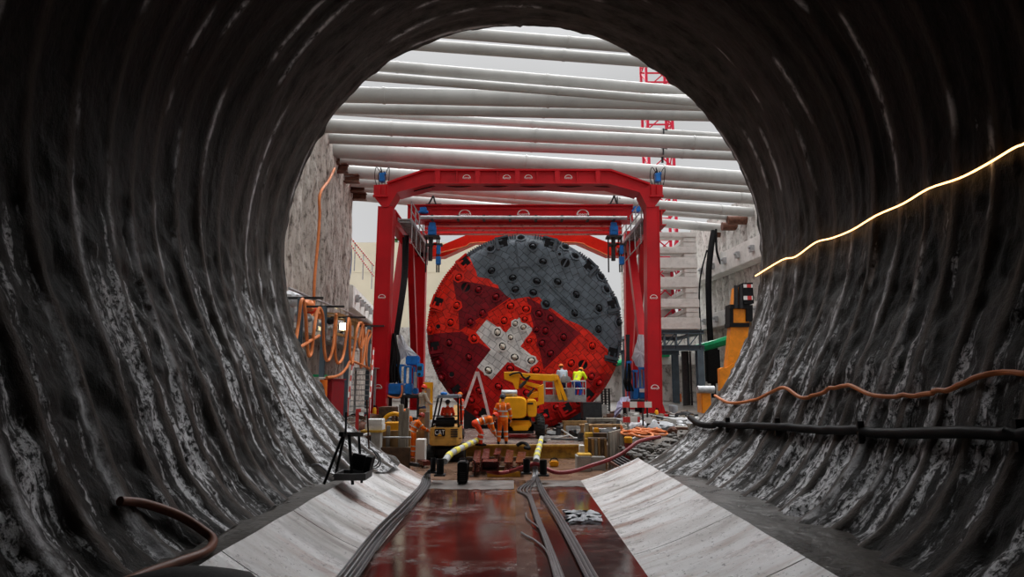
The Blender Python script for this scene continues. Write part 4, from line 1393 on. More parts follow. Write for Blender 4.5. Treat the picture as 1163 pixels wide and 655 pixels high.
# ================================================================ tower crane with its ballast
def crane():
    Y0 = 54.7
    cx = P(752, 300, Y0).x
    w2 = 1.1
    z0 = P(752, 376, Y0).z
    t = thing('tower_crane', 'red lattice mast of a tower crane rising behind the white struts', 'crane', (cx, Y0, z0))
    cs = [(-w2, -w2), (w2, -w2), (w2, w2), (-w2, w2)]
    b = MB()
    CR_RED = mat('crane red paint', (0.62, 0.02, 0.055), 0.45, var=0.1)
    for x, y in cs: b.box2((cx + x - .11, Y0 + y - .11, z0), (cx + x + .11, Y0 + y + .11, 36))
    b.build('mast_post', CR_RED, t, smooth=0)
    b = MB()
    z = z0 + 0.3; k = 0
    while z < 35:
        for i in range(4):
            p, q = cs[i], cs[(i + 1) % 4]
            b.bar((cx + p[0], Y0 + p[1], z), (cx + q[0], Y0 + q[1], z), 0.12, 0.12)
            if k % 2: p, q = q, p
            b.bar((cx + p[0], Y0 + p[1], z), (cx + q[0], Y0 + q[1], z + 2.0), 0.10, 0.10)
        z += 2.0; k += 1
    b.build('mast_lacing', CR_RED, t, smooth=0)
    for zz in (17, 20):
        pass
    return cx, Y0
CRX, CRY = crane()
# ballast: long slabs laid across, small blocks at their ends in between
yb = 49.6
rows = [(361, 374.5), (340, 350), (315.5, 327.5), (293.5, 306), (281.5, 289), (265, 271)]
n_s = 0
def ordinal(k): return ['lowest', 'second', 'third', 'fourth', 'fifth', 'topmost'][k]
xl, xr_ = P(724, 300, yb).x, P(790.5, 300, yb).x
prev_top = None
for k, (ya, yc_) in enumerate(rows):
    zt, zb = P(760, ya, yb).z, P(760, yc_, yb).z
    for side, (y0, y1) in enumerate(((yb - 0.5, yb + 0.6), (CRY + 1.7, CRY + 2.8))):
        b = MB(); b.box2((xl, y0, zb), (xr_, y1, zt), bev=0.05)
        for s in (0.2, 0.5, 0.8):
            b.box((xl + (xr_ - xl) * s, y0 - .003, (zb + zt) / 2), (0.35, 0.03, 0.08))
        o = single(b, 'ballast_slab', CONCL, '%s long pale ballast slab on the %s side of the crane base' % (ordinal(k), 'near' if side == 0 else 'far'), 'ballast', 'crane ballast slabs', smooth=30)
    if prev_top is not None:
        gap = zb - prev_top
        if gap > 0.12:
            nb = 2 if gap > 0.45 else 1
            for e in range(2):
                for s in range(nb):
                    x0 = xr_ - 1.05 if e else xl
                    z0 = prev_top + gap * s / nb
                    b = MB(); b.box2((x0, yb - 0.45, z0 + .01), (x0 + 1.0, CRY + 2.7, z0 + gap / nb - .01), bev=0.04)
                    single(b, 'ballast_block', CONCL, '%s pale ballast block above the %s slab at the %s end of the crane base' % (('single' if nb == 1 else ['lower', 'upper'][s]), ordinal(k - 1), 'right' if e else 'left'), 'ballast', 'crane ballast blocks', smooth=30)
    prev_top = zt
def crane_frame():
    t = thing('portal_frame', 'blue grey steel portal frame carrying the crane ballast', 'frame', ((xl + xr_) / 2, yb, 0.85))
    za, zc = P(760, 375, yb).z, P(760, 398, yb).z
    for y in (yb - 0.2, CRY + 2.2):
        b = MB()
        b.ibeam((xl - .3, y, za - 0.16), (xr_ + .3, y, za - 0.16), 0.5, 0.30, 0.05)
        b.ibeam((xl - .3, y, zc + 0.20), (xr_ + .3, y, zc + 0.20), 0.5, 0.42, 0.05)
        for i in range(6):
            x = xl + (xr_ - xl) * i / 5
            b.bar((x, y, zc + .3), (min(x + .9, xr_), y, za - .2), 0.08, 0.08)
            b.box((x, y, (za + zc) / 2), (0.1, 0.3, za - zc - 0.3))
        b.build('girder', STEELB, t, smooth=0)
        for x in (xl + 0.1, xr_ - 0.1):
            b = MB(); b.ibeam((x, y, 0.7), (x, y, zc), 0.5, 0.62, 0.06, up=(0, 1, 0)); b.build('leg', STEELB, t, smooth=0)
    b = MB()
    for x in (xl - .1, xr_ + .1): b.box2((x - .2, yb, za - .3), (x + .2, CRY + 2.2, za - .05))
    b.build('cross_beam', STEELB, t, smooth=0)
    x = P(779, 430, yb + 1).x
    b = MB(); b.rod((x, yb + 1.0, 0.7), (x, yb + 1.0, zc), 0.30, n=12); b.rod((x + .35, yb + .8, 0.7), (x + .35, yb + .8, zc), 0.08, n=8); b.build('post', DARK, t)
crane_frame()
# ================================================================ yellow boom lift
def boom_lift():
    def q(x, y): return (535 + x / 5.957, 400 + y / 5.957)
    t = thing('boom_lift', 'yellow articulated boom lift with its basket raised in front of the cutterhead', 'boom lift', (P(591, 490, 27.3).x, 27.6, 0.35))
    Yb = 26.6
    # chassis
    a, c = P(*q(262, 462), Yb), P(*q(408, 512), Yb)
    b = MB(); b.box2((a.x, Yb, c.z), (c.x, Yb + 2.2, a.z), bev=0.06)
    b.box2((a.x + .12, Yb - .12, c.z - .1), (c.x - .12, Yb + .4, c.z + .12), bev=0.03)
    b.build('chassis', YEL, t)
    cx = (a.x + c.x) / 2
    wy = P(614.6, 486.8, 26.4)
    half = wy.x - cx
    b = MB(); b.box2((cx - half, Yb + .1, 0.66), (cx + half, Yb + .5, 0.90)); b.box2((cx - half, Yb + 1.9, 0.66), (cx + half, Yb + 2.3, 0.90)); b.box2((cx - .55, Yb + .1, .55), (cx + .55, Yb + 2.3, .95))
    b.build('axle_frame', DARK, t, smooth=0)
    for s in (-1, 1):
        for yy in (Yb + .3, Yb + 2.1):
            x = cx + s * half
            m = MB(); m.lathe([(0.20, -.15), (0.38, -.16), (0.44, -.10), (0.45, 0), (0.44, .10), (0.38, .16), (0.20, .15)], (x, yy, 0.80), 'X', 28)
            for i in range(22):
                an = 2 * PI * i / 22
                R = Matrix.Rotation(an, 3, 'X')
                for k in (-1, 1):
                    m.box(Vector((x + k * .08, yy, 0.80)) + R @ Vector((0, 0.445, 0.02 * k)), (0.13, 0.05, 0.05), R)
            w_ = m.build('wheel', RUBBER, t)
            m = MB(); m.lathe([(0, -.12), (.19, -.12), (.21, -.15), (.21, .15), (.19, .12), (0, .12)], (x, yy, .80), 'X', 18); m.build('rim', YEL, w_)
    # turntable with rounded counterweight covers
    def hood(x0, x1, y0, y1, mat_, name, Y0, Y1):
        p, r = P(*q(x0, y1), Yb), P(*q(x1, y0), Yb)
        m = MB()
        n = 16
        def f(u, v):
            an = 2 * PI * u
            ex = 0.45
            cx_, cz_ = (p.x + r.x) / 2, (p.z + r.z) / 2
            hx, hz = (r.x - p.x) / 2, (r.z - p.z) / 2
            s = 1 - 0.10 * (max(0, abs(v - 0.5) * 2 - 0.7) / 0.3) ** 2
            cc, ss = math.cos(an), math.sin(an)
            return Vector((cx_ + hx * s * math.copysign(abs(cc) ** ex, cc), Y0 + (Y1 - Y0) * v, cz_ + hz * s * math.copysign(abs(ss) ** ex, ss)))
        m.quadgrid(f, 40, 12)
        bmesh.ops.remove_doubles(m.bm, verts=m.bm.verts[:], dist=1e-4)
        for e_ in [[e for e in m.bm.edges if len(e.link_faces) == 1]]:
            bmesh.ops.holes_fill(m.bm, edges=e_, sides=0)
        return m.build(name, mat_, t)
    hood(186, 378, 300, 448, YEL, 'counterweight', Yb - .25, Yb + 1.6)
    hood(380, 446, 318, 440, YEL, 'side_cover', Yb - .05, Yb + 1.9)
    p, r = P(*q(250, 448), Yb), P(*q(410, 466), Yb)
    m = MB(); m.rod(((p.x + r.x) / 2, Yb + .8, r.z - .05), ((p.x + r.x) / 2, Yb + .8, p.z + .05), 0.5, n=24); m.build('slewing_ring', DARK, t)
    p, r = P(*q(381, 340), Yb - .07), P(*q(420, 353), Yb - .07)
    m = MB(); m.box2((p.x, Yb - .08, r.z), (r.x, Yb - .03, p.z)); m.build('maker_plate', DARK, t)
    # grey cylinder on top
    p, r = P(*q(205, 277), Yb + .2), P(*q(312, 277), Yb + .2)
    m = MB(); m.lathe([(0, 0), (.12, 0), (.145, .03), (.145, (r - p).length - .03), (.12, (r - p).length), (0, (r - p).length)], p, 'X', 20)
    m.box2((p.x + .1, p.y - .16, p.z - .22), (p.x + .18, p.y + .16, p.z - .08)); m.box2((r.x - .2, p.y - .16, p.z - .22), (r.x - .12, p.y + .16, p.z - .08))
    m.build('exhaust_drum', GALV, t)
    # folded riser links and boom
    Yr = 27.4
    def poly(pts, th, name, Y=Yr, mt=YEL):
        m = MB(); m.prism([P(*q(*p_), Y) for p_ in pts], (0, th, 0))
        bmesh.ops.bevel(m.bm, geom=m.bm.edges[:], offset=0.02, segments=1, affect='EDGES')
        return m.build(name, mt, t, smooth=0)
    poly([(222, 132), (326, 128), (330, 168), (322, 250), (300, 250), (282, 205), (224, 182)], .55, 'boom_knuckle')
    poly([(330, 136), (372, 142), (548, 150), (570, 146), (576, 178), (548, 198), (380, 182), (330, 170)], .38, 'main_boom', Yr + .1)
    poly([(330, 182), (352, 190), (478, 222), (480, 246), (452, 246), (330, 208)], .30, 'riser_link', Yr + .15)
    poly([(452, 232), (492, 212), (494, 348), (448, 362), (430, 350), (456, 330)], .42, 'riser_post')
    poly([(374, 292), (448, 262), (462, 278), (452, 306), (384, 312)], .34, 'lower_link', Yr + .05)
    poly([(318, 214), (336, 206), (450, 262), (446, 284)], .14, 'lower_riser_link', Yr + .3)
    for p0, p1, rr, nm in (((330, 238), (392, 172), .075, 'lift_ram'), ((380, 300), (430, 240), .06, 'tilt_ram')):
        m = MB(); A, B = P(*q(*p0), Yr - .05), P(*q(*p1), Yr - .05)
        m.rod(A, A.lerp(B, .6), rr, n=12); m.rod(A.lerp(B, .55), B, rr * .6, n=10); m.build(nm, DARK, t)
    m = MB()
    m.tube(smooth_path([P(*q(x, y), Yr - .08) for x, y in ((258, 156), (290, 142), (330, 138), (350, 165), (372, 178), (400, 160))], 5), .045, 6)
    m.build('boom_hose', BLACK, t)
    # jib: two parallel arms with dark ram between
    Yj = 28.4
    def jib(p0, p1, w, nm, mt, dy=0, th=.14):
        m = MB(); m.bar(P(*q(*p0), Yj + dy), P(*q(*p1), Yj + dy), w, th, up=(0, 1, 0)); return m.build(nm, mt, t, smooth=0)
    jib((560, 150), (606, 322), .16, 'jib_arm', YEL)
    jib((578, 158), (642, 326), .16, 'jib_arm', YEL)
    jib((572, 180), (628, 318), .10, 'jib_ram', DARK, .1, .1)
    poly([(546, 146), (584, 150), (590, 184), (560, 196)], .45, 'jib_knuckle', Yj - .25)
    # basket
    Yk0, Yk1 = 28.6, 29.7
    p, r = P(*q(500, 320), Yk0), P(*q(774, 198), Yk0)
    m = MB()
    m.box2((p.x, Yk0, p.z - .06), (r.x, Yk1, p.z + .0)); m.build('basket_floor', GALV, t, smooth=0)
    kk = MB()
    for y in (Yk0, Yk1): kk.box2((p.x, y - .02, p.z - .10), (r.x, y + .02, p.z + .20))
    for x in (p.x, r.x): kk.box2((x - .02, Yk0, p.z - .10), (x + .02, Yk1, p.z + .20))
    kk.build('toe_board', GALV, t, smooth=0)
    m = MB()
    top = r.z + .02
    xs = [p.x, p.x + .45, (p.x + r.x) / 2 + .05, r.x - .5, r.x]
    for y in (Yk0, Yk1):
        for z in (top, p.z + (top - p.z) * .6): m.rod((p.x, y, z), (r.x, y, z), .028, n=8)
        for x in xs: m.rod((x, y, p.z), (x, y, top), .028, n=8)
    for x in (p.x, r.x):
        for z in (top, p.z + (top - p.z) * .6): m.rod((x, Yk0, z), (x, Yk1, z), .028, n=8)
    m.build('guard_rail', GALV, t)
    a_, c_ = P(*q(648, 238), Yk0), P(*q(700, 328), Yk0)
    m = MB(); m.box2((a_.x, Yk0 - .16, c_.z), (c_.x, Yk0 - .04, a_.z), bev=.03); m.build('basket_mount', GALV, t)
    a_, c_ = P(*q(606, 162), Yk0), P(*q(672, 205), Yk0)
    m = MB(); m.box2((a_.x, Yk0 - .1, c_.z), (c_.x, Yk0 + .25, a_.z), bev=.05); m.build('control_box', GALV, t)
    return p.z, (p.x, r.x), (Yk0, Yk1)
BASKET_Z, BASKET_X, BASKET_Y = boom_lift()

# ================================================================ small tracked digger seen from behind
def digger():
    def q(x, y): return (425 + x / 5.69, 430 + y / 5.69)
    Y0 = 22.7
    cx = P(504, 500, Y0).x
    t = thing('mini_excavator', 'small tan and black tracked excavator with a lettered rear, left of the boom lift', 'excavator', (cx, Y0 + 1.0, -0.13))
    g = -0.13
    # tracks
    for s in (-1, 1):
        x = cx + s * 0.52
        m = MB()
        loop = []
        L_, r_ = 0.75, 0.23
        for i in range(13): loop.append((math.pi / 2 + PI * i / 12, -1))
        pts = [(Y0 + 1.1 - L_ + r_ * math.cos(a), g + .25 + r_ * math.sin(a)) for a, _ in loop] + [(Y0 + 1.1 + L_ + r_ * math.cos(a + PI), g + .25 + r_ * math.sin(a + PI)) for a, _ in loop]
        m.prism([(x - .17, y, z) for y, z in pts], (.34, 0, 0))
        n = len(pts)
        per = []
        for i in range(n):
            y0, z0 = pts[i]; y1, z1 = pts[(i + 1) % n]
            d = math.hypot(y1 - y0, z1 - z0); k = max(1, int(d / .09))
            for j in range(k):
                u = (j + .5) / k
                per.append((y0 + (y1 - y0) * u, z0 + (z1 - z0) * u, math.atan2(z1 - z0, y1 - y0)))
        for y, z, a in per:
            m.box((x, y, z), (.36, .035, .06), Matrix.Rotation(a, 3, 'X'))
        m.build('track', RUBBER, t, smooth=0)
    m = MB(); m.box2((cx - .4, Y0 + .4, g + .2), (cx + .4, Y0 + 1.8, g + .42)); m.rod((cx, Y0 + 1.1, g + .4), (cx, Y0 + 1.1, g + .58), .4, n=20); m.build('undercarriage', DARK, t)
    # rear body: rounded counterweight
    a, c = P(*q(355, 308), Y0), P(*q(545, 432), Y0)
    zt, zb = a.z, c.z
    half = (c.x - a.x) / 2
    m = MB()
    pl = []
    for i in range(17):
        an = PI + PI * i / 16
        e_ = 0.5
        pl.append((cx + half * math.copysign(abs(math.cos(an)) ** e_, math.cos(an)), Y0 + .45 - .5 * abs(math.sin(an)) ** e_))
    pl += [(cx + half, Y0 + 1.6), (cx - half, Y0 + 1.6)]
    m.prism([(x, y, zb + .05) for x, y in pl], (0, 0, zt - zb - .10))
    m.prism([(cx + (x - cx) * 1.02, y - .03, zb), ][:1] + [(cx + (x - cx) * 1.02, y - .03, zb) for x, y in pl[1:]], (0, 0, (zt - zb) * .36))
    bmesh.ops.bevel(m.bm, geom=[e for e in m.bm.edges if abs((e.verts[0].co - e.verts[1].co).z) < 1e-4], offset=.03, segments=2, affect='EDGES')
    body = m.build('rear_body', TAN, t)
    # badge with white letters and the yellow wedge
    p, r = P(*q(390, 323), Y0 - .06), P(*q(458, 372), Y0 - .06)
    m = MB(); m.box2((p.x, Y0 - .075, r.z), (r.x, Y0 - .03, p.z), bev=.02); bd = m.build('badge', BLACK, body)
    tm = text_mesh('CAT', 0.27)
    tm.transform(Matrix.Translation(((p.x + r.x) / 2, Y0 - .082, (p.z + r.z) / 2)) @ Matrix.Rotation(PI / 2, 4, 'X') @ Matrix.Diagonal((.66, .85, 1, 1)))
    m = MB(); m.bm.from_mesh(tm)
    m.mi = 1
    ax, az = (p.x + r.x) / 2 + .0, (p.z + r.z) / 2
    m.prism([(ax - .085, Y0 - .088, az - .115), (ax + .085, Y0 - .088, az - .115), (ax, Y0 - .088, az - .015)], (0, -.004, 0))
    m.build('badge_letters', [WHITEL, YEL], body, smooth=0, recalc=False)
    m = MB(); p, r = P(*q(494, 322), Y0 - .03), P(*q(538, 380), Y0 - .03)
    for i in range(5):
        z = r.z + (p.z - r.z) * (i + .5) / 5
        m.box2((p.x, Y0 - .045, z - .015), (r.x, Y0 + .05, z + .02))
    m.build('vent_grille', DARK, body, smooth=0)
    # black engine cover, seat, roll frame and roof
    m = MB(); p, r = P(*q(384, 248), Y0 + .4), P(*q(535, 308), Y0 + .4)
    m.box2((p.x, Y0 + .15, zt - .02), (r.x, Y0 + .75, p.z), bev=.1); m.build('engine_cover', BLACK, t)
    m = MB(); m.box2((cx - .22, Y0 + .9, zt), (cx + .22, Y0 + 1.35, zt + .22), bev=.05); m.build('seat', BLACK, t)
    rz0, rz1 = P(*q(480, 124), Y0 + .3).z, P(*q(480, 104), Y0 + .3).z
    xa, xb = P(*q(408, 110), Y0 + .3).x, P(*q(548, 110), Y0 + .3).x
    m = MB(); m.box2((xa, Y0 + .2, rz0), (xb, Y0 + 1.6, rz1), bev=.03); m.box2((xa + .03, Y0 + .16, rz0 + .01), (xb - .03, Y0 + .22, rz1 - .01)); m.build('roof', mat('grey roof paint', (0.22, 0.25, 0.30), .4), t)
    xp = P(*q(374, 300), Y0 + .3).x
    m = MB()
    for x0, x1 in ((xp, xa + .04), (xb, xb - .03)):
        for y in (Y0 + .25, Y0 + 1.5): m.bar((x0, y, zt - .05), (x1, y, rz0 + .02), .06, .06)
    m.bar((xp + .02, Y0 + .25, zt + .35), (xb, Y0 + .25, zt + .35), .04, .04)
    for x0 in (xp + .01, xb - .01): m.bar((x0, Y0 + .25, zt - .02), (x0, Y0 + 1.5, zt - .02), .05, .05)
    m.build('roll_frame', BLACK, t, smooth=0)
    # boom and bucket on the far side
    m = MB(); m.prism([(cx + .1, Y0 + 1.6, .65), (cx + .1, Y0 + 1.8, 1.0), (cx + .1, Y0 + 2.7, 1.75), (cx + .1, Y0 + 3.2, 1.6), (cx + .1, Y0 + 3.2, 1.45), (cx + .1, Y0 + 2.7, 1.5)], (.18, 0, 0)); m.build('boom', TAN, t, smooth=0)
    m = MB(); m.prism([(cx + .12, Y0 + 3.05, 1.7), (cx + .12, Y0 + 3.25, 1.7), (cx + .12, Y0 + 3.6, .8), (cx + .12, Y0 + 3.5, .75)], (.14, 0, 0)); m.build('stick', TAN, t, smooth=0)
    m = MB(); m.prism([(cx - .1, Y0 + 3.4, .8), (cx - .1, Y0 + 3.75, .75), (cx - .1, Y0 + 3.75, .45), (cx - .1, Y0 + 3.45, .38), (cx - .1, Y0 + 3.25, .55)], (.55, 0, 0)); m.build('bucket', DARK, t, smooth=0)
    m = MB(); q_ = P(*q(450, 96), Y0 + .5); m.ball(q_, (.13, .13, .07)); m.build('beacon', BLUE, t)
    return cx, Y0, zt
DIG = digger()

# ================================================================ blue hydraulic power units at the gantry legs
def power_unit(side, Y0, qf, label):
    """blue frames with cylinders on a dark table, black hoses above, white tarpaulin over the back"""
    base = P(*qf(0.5, 1.0), Y0)
    t = thing('hydraulic_unit', label, 'hydraulic unit', (base.x, Y0 + .6, 0.86), 'blue hydraulic units at the gantry legs')
    return t, base
def hyd_left():
    Y0 = 34.2
    def q(x, y): return (425 + x / 5.95, 360 + y / 5.95)
    t = thing('hydraulic_unit', 'blue hydraulic unit with black hoses beside the left front gantry leg', 'hydraulic unit', (P(455, 440, Y0).x, Y0 + .6, 0.86), 'blue hydraulic units at the gantry legs')
    def bx(x0, y0, x1, y1, d0, d1, nm, mt, bev=.03):
        a, c = P(*q(x0, y0), Y0 + d0), P(*q(x1, y1), Y0 + d0)
        m = MB(); m.box2((a.x, Y0 + d0, c.z), (c.x, Y0 + d1, a.z), bev=bev); return m.build(nm, mt, t)
    bx(60, 525, 320, 548, 0, 1.3, 'table_top', DARK)
    zt = P(*q(60, 548), Y0).z
    x0, x1 = P(*q(60, 548), Y0).x, P(*q(320, 548), Y0).x
    for x in (x0 + .15, (x0 + x1) / 2, x1 - .15):
        for y in (Y0 + .1, Y0 + 1.2):
            m = MB(); m.box2((x - .1, y - .08, .8), (x + .1, y + .08, zt)); m.build('table_leg', DARK, t, smooth=0)
    bx(70, 448, 186, 524, 0, 1.0, 'oil_tank', BLUE, .06)
    bx(205, 448, 252, 524, .1, .9, 'side_tank', BLUE, .05)
    bx(260, 480, 292, 520, .2, .7, 'valve_box', BLUE, .04)
    for x in (165, 200, 236, 262):
        bx(x, 325 if x < 200 else 335, x + 14, 450, .1, .25, 'frame_post', BLUE, 0.01)
    bx(150, 318, 195, 332, .08, .9, 'frame_top', BLUE, .01); bx(205, 328, 250, 340, .08, .9, 'frame_top', BLUE, .01)
    bx(212, 262, 300, 325, .5, 1.1, 'rear_tank', BLUE, .06)
    o = bx(288, 312, 328, 404, -.1, .3, 'control_cabinet', mat('light hydraulic blue', (0.02, 0.25, 0.62), .4, var=.1), .05)
    m = MB(); c = P(*q(307, 345), Y0 - .12); m.box(c, (.22, .05, .2)); c2 = P(*q(305, 385), Y0 - .12); m.rod(c2 + Vector((0, .03, 0)), c2 - Vector((0, .03, 0)), .08, n=14); m.build('gauge', DARK, o)
    bx(268, 370, 286, 480, .0, .15, 'ram', GALV, .02)
    # black hose bundle: loops hanging over the unit
    m = MB()
    for i in range(16):
        xa = 95 + rnd.uniform(0, 80); ya = 285 + rnd.uniform(-5, 20)
        d = Y0 + rnd.uniform(.1, .6)
        m.tube(smooth_path([P(*q(135 + rnd.uniform(-8, 8), 110), d + .2), P(*q(xa * .6 + 55, 210), d + .1), P(*q(xa, ya), d), P(*q(xa + rnd.uniform(-12, 12), ya + 80), d - .05), P(*q(xa + rnd.uniform(-15, 15), 445), d)], 4), .055, 6)
    m.build('hose_bundle', BLACK, t)
    for (x0, y0, x1, y1) in ((100, 290, 160, 440), (85, 300, 102, 440)): bx(x0, y0, x1, y1, .3, .7, 'pump_block', BLACK, .1)
    m = MB(); m.tube(smooth_path([P(*q(x, y), Y0 - .1) for x, y in ((68, 518), (95, 532), (140, 545), (175, 540), (188, 500), (186, 460))], 5), .05, 6); m.build('orange_hose', ORHOSE, t)
    # riser hose up to the beam
    m = MB()
    for k in range(3):
        m.tube(smooth_path([P(459 + k * 2.0, 268, 37.5), P(458 + k * 1.8, 310, 36), P(454 + k * 1.5, 345, 35), P(449 + k * 1.2, 380, 34.8)], 6), .10, 7)
    m.build('riser_hose', BLACK, t)
    return t
hyd_left()
def sheet(name, label, pts, Y0, mt, group=None, sag=.25):
    """draped sheet: outline in view order with modelled folds, real thickness"""
    n = len(pts)
    ps = [Vector(p) for p in pts]
    c = sum(ps, Vector()) / n
    m = MB()
    rings = 7
    seg = 6
    per = []
    for i in range(n):
        for k in range(seg): per.append(ps[i].lerp(ps[(i + 1) % n], k / seg))
    R = []
    for j in range(rings + 1):
        f = 1 - j / rings
        row = []
        for i, p in enumerate(per):
            w_ = c.lerp(p, f) if j < rings else c
            fold = math.sin(i * 1.1) * .09 * f + .10 * noise.noise((w_.x * 2.2, w_.z * 2.2, 4)) - sag * (1 - f * f)
            row.append(w_ + Vector((0, fold, 0)))
        R.append(row)
    N_ = len(per)
    V = [[m.bm.verts.new(p) for p in row] for row in R[:-1]]
    cv = m.bm.verts.new(R[-1][0])
    for j in range(rings - 1):
        for i in range(N_): m.bm.faces.new((V[j][i], V[j][(i + 1) % N_], V[j + 1][(i + 1) % N_], V[j + 1][i]))
    for i in range(N_): m.bm.faces.new((V[-1][i], V[-1][(i + 1) % N_], cv))
    bmesh.ops.solidify(m.bm, geom=m.bm.faces[:], thickness=.025)
    return single(m, name, mt, label, 'tarpaulin', group, smooth=60)
def qL(x, y): return (425 + x / 5.95, 360 + y / 5.95)
sheet('tarpaulin', 'white tarpaulin slung over the blue hydraulic unit at the left gantry leg', [P(*qL(160, 100), 35.6), P(*qL(185, 120), 35.5), P(*qL(230, 195), 35.3), P(*qL(305, 265), 35.1), P(*qL(270, 312), 35.0), P(*qL(215, 270), 35.2), P(*qL(175, 292), 35.3), P(*qL(162, 200), 35.5)], 35, TARP)
def hyd_right():
    Y0 = 34.6
    def q(x, y): return (690 + x / 5.95, 360 + y / 5.95)
    t = thing('hydraulic_unit', 'blue hydraulic frames under a white tarpaulin beside the right gantry leg', 'hydraulic unit', (P(722, 440, Y0).x, Y0 + .6, 0.86), 'blue hydraulic units at the gantry legs')
    def bx(x0, y0, x1, y1, d0, d1, nm, mt, bev=.03):
        a, c = P(*q(x0, y0), Y0 + d0), P(*q(x1, y1), Y0 + d0)
        m = MB(); m.box2((a.x, Y0 + d0, c.z), (c.x, Y0 + d1, a.z), bev=bev); return m.build(nm, mt, t)
    bx(120, 560, 275, 580, 0, 1.2, 'table_top', DARK)
    zt = P(*q(60, 578), Y0).z
    x0, x1 = P(*q(120, 578), Y0).x, P(*q(275, 578), Y0).x
    for x in (x0 + .15, x1 - .15):
        for y in (Y0 + .1, Y0 + 1.1):
            m = MB(); m.box2((x - .1, y - .08, .8), (x + .1, y + .08, zt)); m.build('table_leg', DARK, t, smooth=0)
    for x, y in ((135, 298), (157, 298), (178, 360), (202, 360), (222, 345), (248, 345)):
        bx(x - 6, y, x + 6, 556, .05, .22, 'frame_post', BLUE, .01)
    for x0_, x1_, y in ((130, 165, 296), (172, 208, 356), (216, 262, 338)): bx(x0_, y, x1_, y + 16, .03, .5, 'frame_top', BLUE, .02)
    bx(166, 480, 212, 556, .1, .8, 'oil_tank', BLUE, .05)
    bx(216, 475, 264, 550, .0, .9, 'oil_tank', BLUE, .05)
    for x in (180, 240): bx(x, 372, x + 12, 480, .2, .34, 'ram', DARK, .02)
    a = P(*q(248, 495), Y0 - .02)
    m = MB(); m.box(a, (.5, .04, .2)); m.build('white_label', WHITE, t)
    m = MB()
    for i in range(7):
        x = 118 + i * 7; d = Y0 + .2 * (i % 3)
        m.tube(smooth_path([P(*q(128 + i * 3, 120), d + .8), P(*q(132 + i * 2, 260), d + .2), P(*q(x, 400), d), P(*q(x - 6, 440), d - .1), P(*q(x + 14, 500), d)], 4), .05, 6)
    m.build('hose_bundle', BLACK, t)
    m = MB(); m.rod(P(*q(205, 575), Y0 + .3), P(*q(205, 640), Y0 + .3), .16, n=12); m.rod(P(*q(236, 575), Y0 + .3), P(*q(236, 650), Y0 + .3), .14, n=12); m.build('down_pipe', BLACK, t)
    return t
hyd_right()
def qR(x, y): return (690 + x / 5.95, 360 + y / 5.95)
sheet('tarpaulin', 'white tarpaulin hanging over the blue frames at the right gantry leg', [P(*qR(210, 115), 35.9), P(*qR(245, 120), 35.8), P(*qR(262, 220), 35.6), P(*qR(262, 335), 35.4), P(*qR(215, 352), 35.3), P(*qR(190, 325), 35.3), P(*qR(162, 275), 35.4), P(*qR(190, 190), 35.7)], 35, TARP)

# ================================================================ amber drill rig at the right wall
def drill_rig():
    Y0 = 41.0
    def q(x, y): return (770 + x / 2.73, 240 + y / 2.73)
    t = thing('drill_rig', 'amber drill rig mast with black clamps leaning beyond the right edge of the tunnel', 'drill rig', (P(838, 450, Y0).x, Y0 + .6, 0.86))
    def poly(pts, th, nm, mt, d=0):
        m = MB(); m.prism([P(*q(*p), Y0 + d) for p in pts], (0, th, 0)); return m.build(nm, mt, t, smooth=0)
    poly([(165, 345), (178, 235), (190, 235), (222, 345), (214, 405), (172, 480), (150, 500), (160, 410)], .7, 'mast', AMBER)
    poly([(150, 485), (172, 470), (180, 480), (152, 545), (132, 556), (130, 488), (140, 483)], .5, 'lower_arm', AMBER, -.1)
    poly([(162, 288), (232, 290), (232, 302), (162, 300)], 1.0, 'clamp_plate', BLACK, -.2)
    poly([(160, 345), (222, 345), (222, 358), (160, 358)], 1.0, 'clamp_plate', BLACK, -.2)
    poly([(160, 300), (172, 300), (172, 345), (160, 345)], .9, 'clamp_jaw', BLACK, -.15)
    poly([(212, 302), (232, 302), (232, 340), (212, 340)], .9, 'clamp_jaw', BLACK, -.15)
    for x in (180, 195):
        m = MB(); m.rod(P(*q(x, 300), Y0 - .2), P(*q(x, 230), Y0 - .2), .14, n=12); m.build('feed_ram', DARK, t)
    d = poly([(200, 222), (232, 220), (236, 285), (205, 288)], .8, 'drive_head', BLACK, -.3)
    for ya, yb_ in ((226, 236), (262, 274)):
        m = MB(); a, c = P(*q(203, ya), Y0 - .34), P(*q(232, yb_), Y0 - .34); m.box2((a.x, Y0 - .36, c.z), (c.x, Y0 - .32, a.z)); m.build('warning_stripe', RW, d, smooth=0)
    m = MB(); a = P(*q(175, 500), Y0); c = P(*q(215, 560), Y0)
    m.box2((a.x, Y0 + .3, .85), (c.x + 1.5, Y0 + 3, 2.6), bev=.1); m.build('carrier_body', AMBER, t)
    for k in (0, 1):
        m = MB(); m.box2((a.x - .2, Y0 + .2 + k * 2.0, .84), (c.x + 2, Y0 + .9 + k * 2.0, 1.5), bev=.25); m.build('crawler', RUBBER, t)
drill_rig()
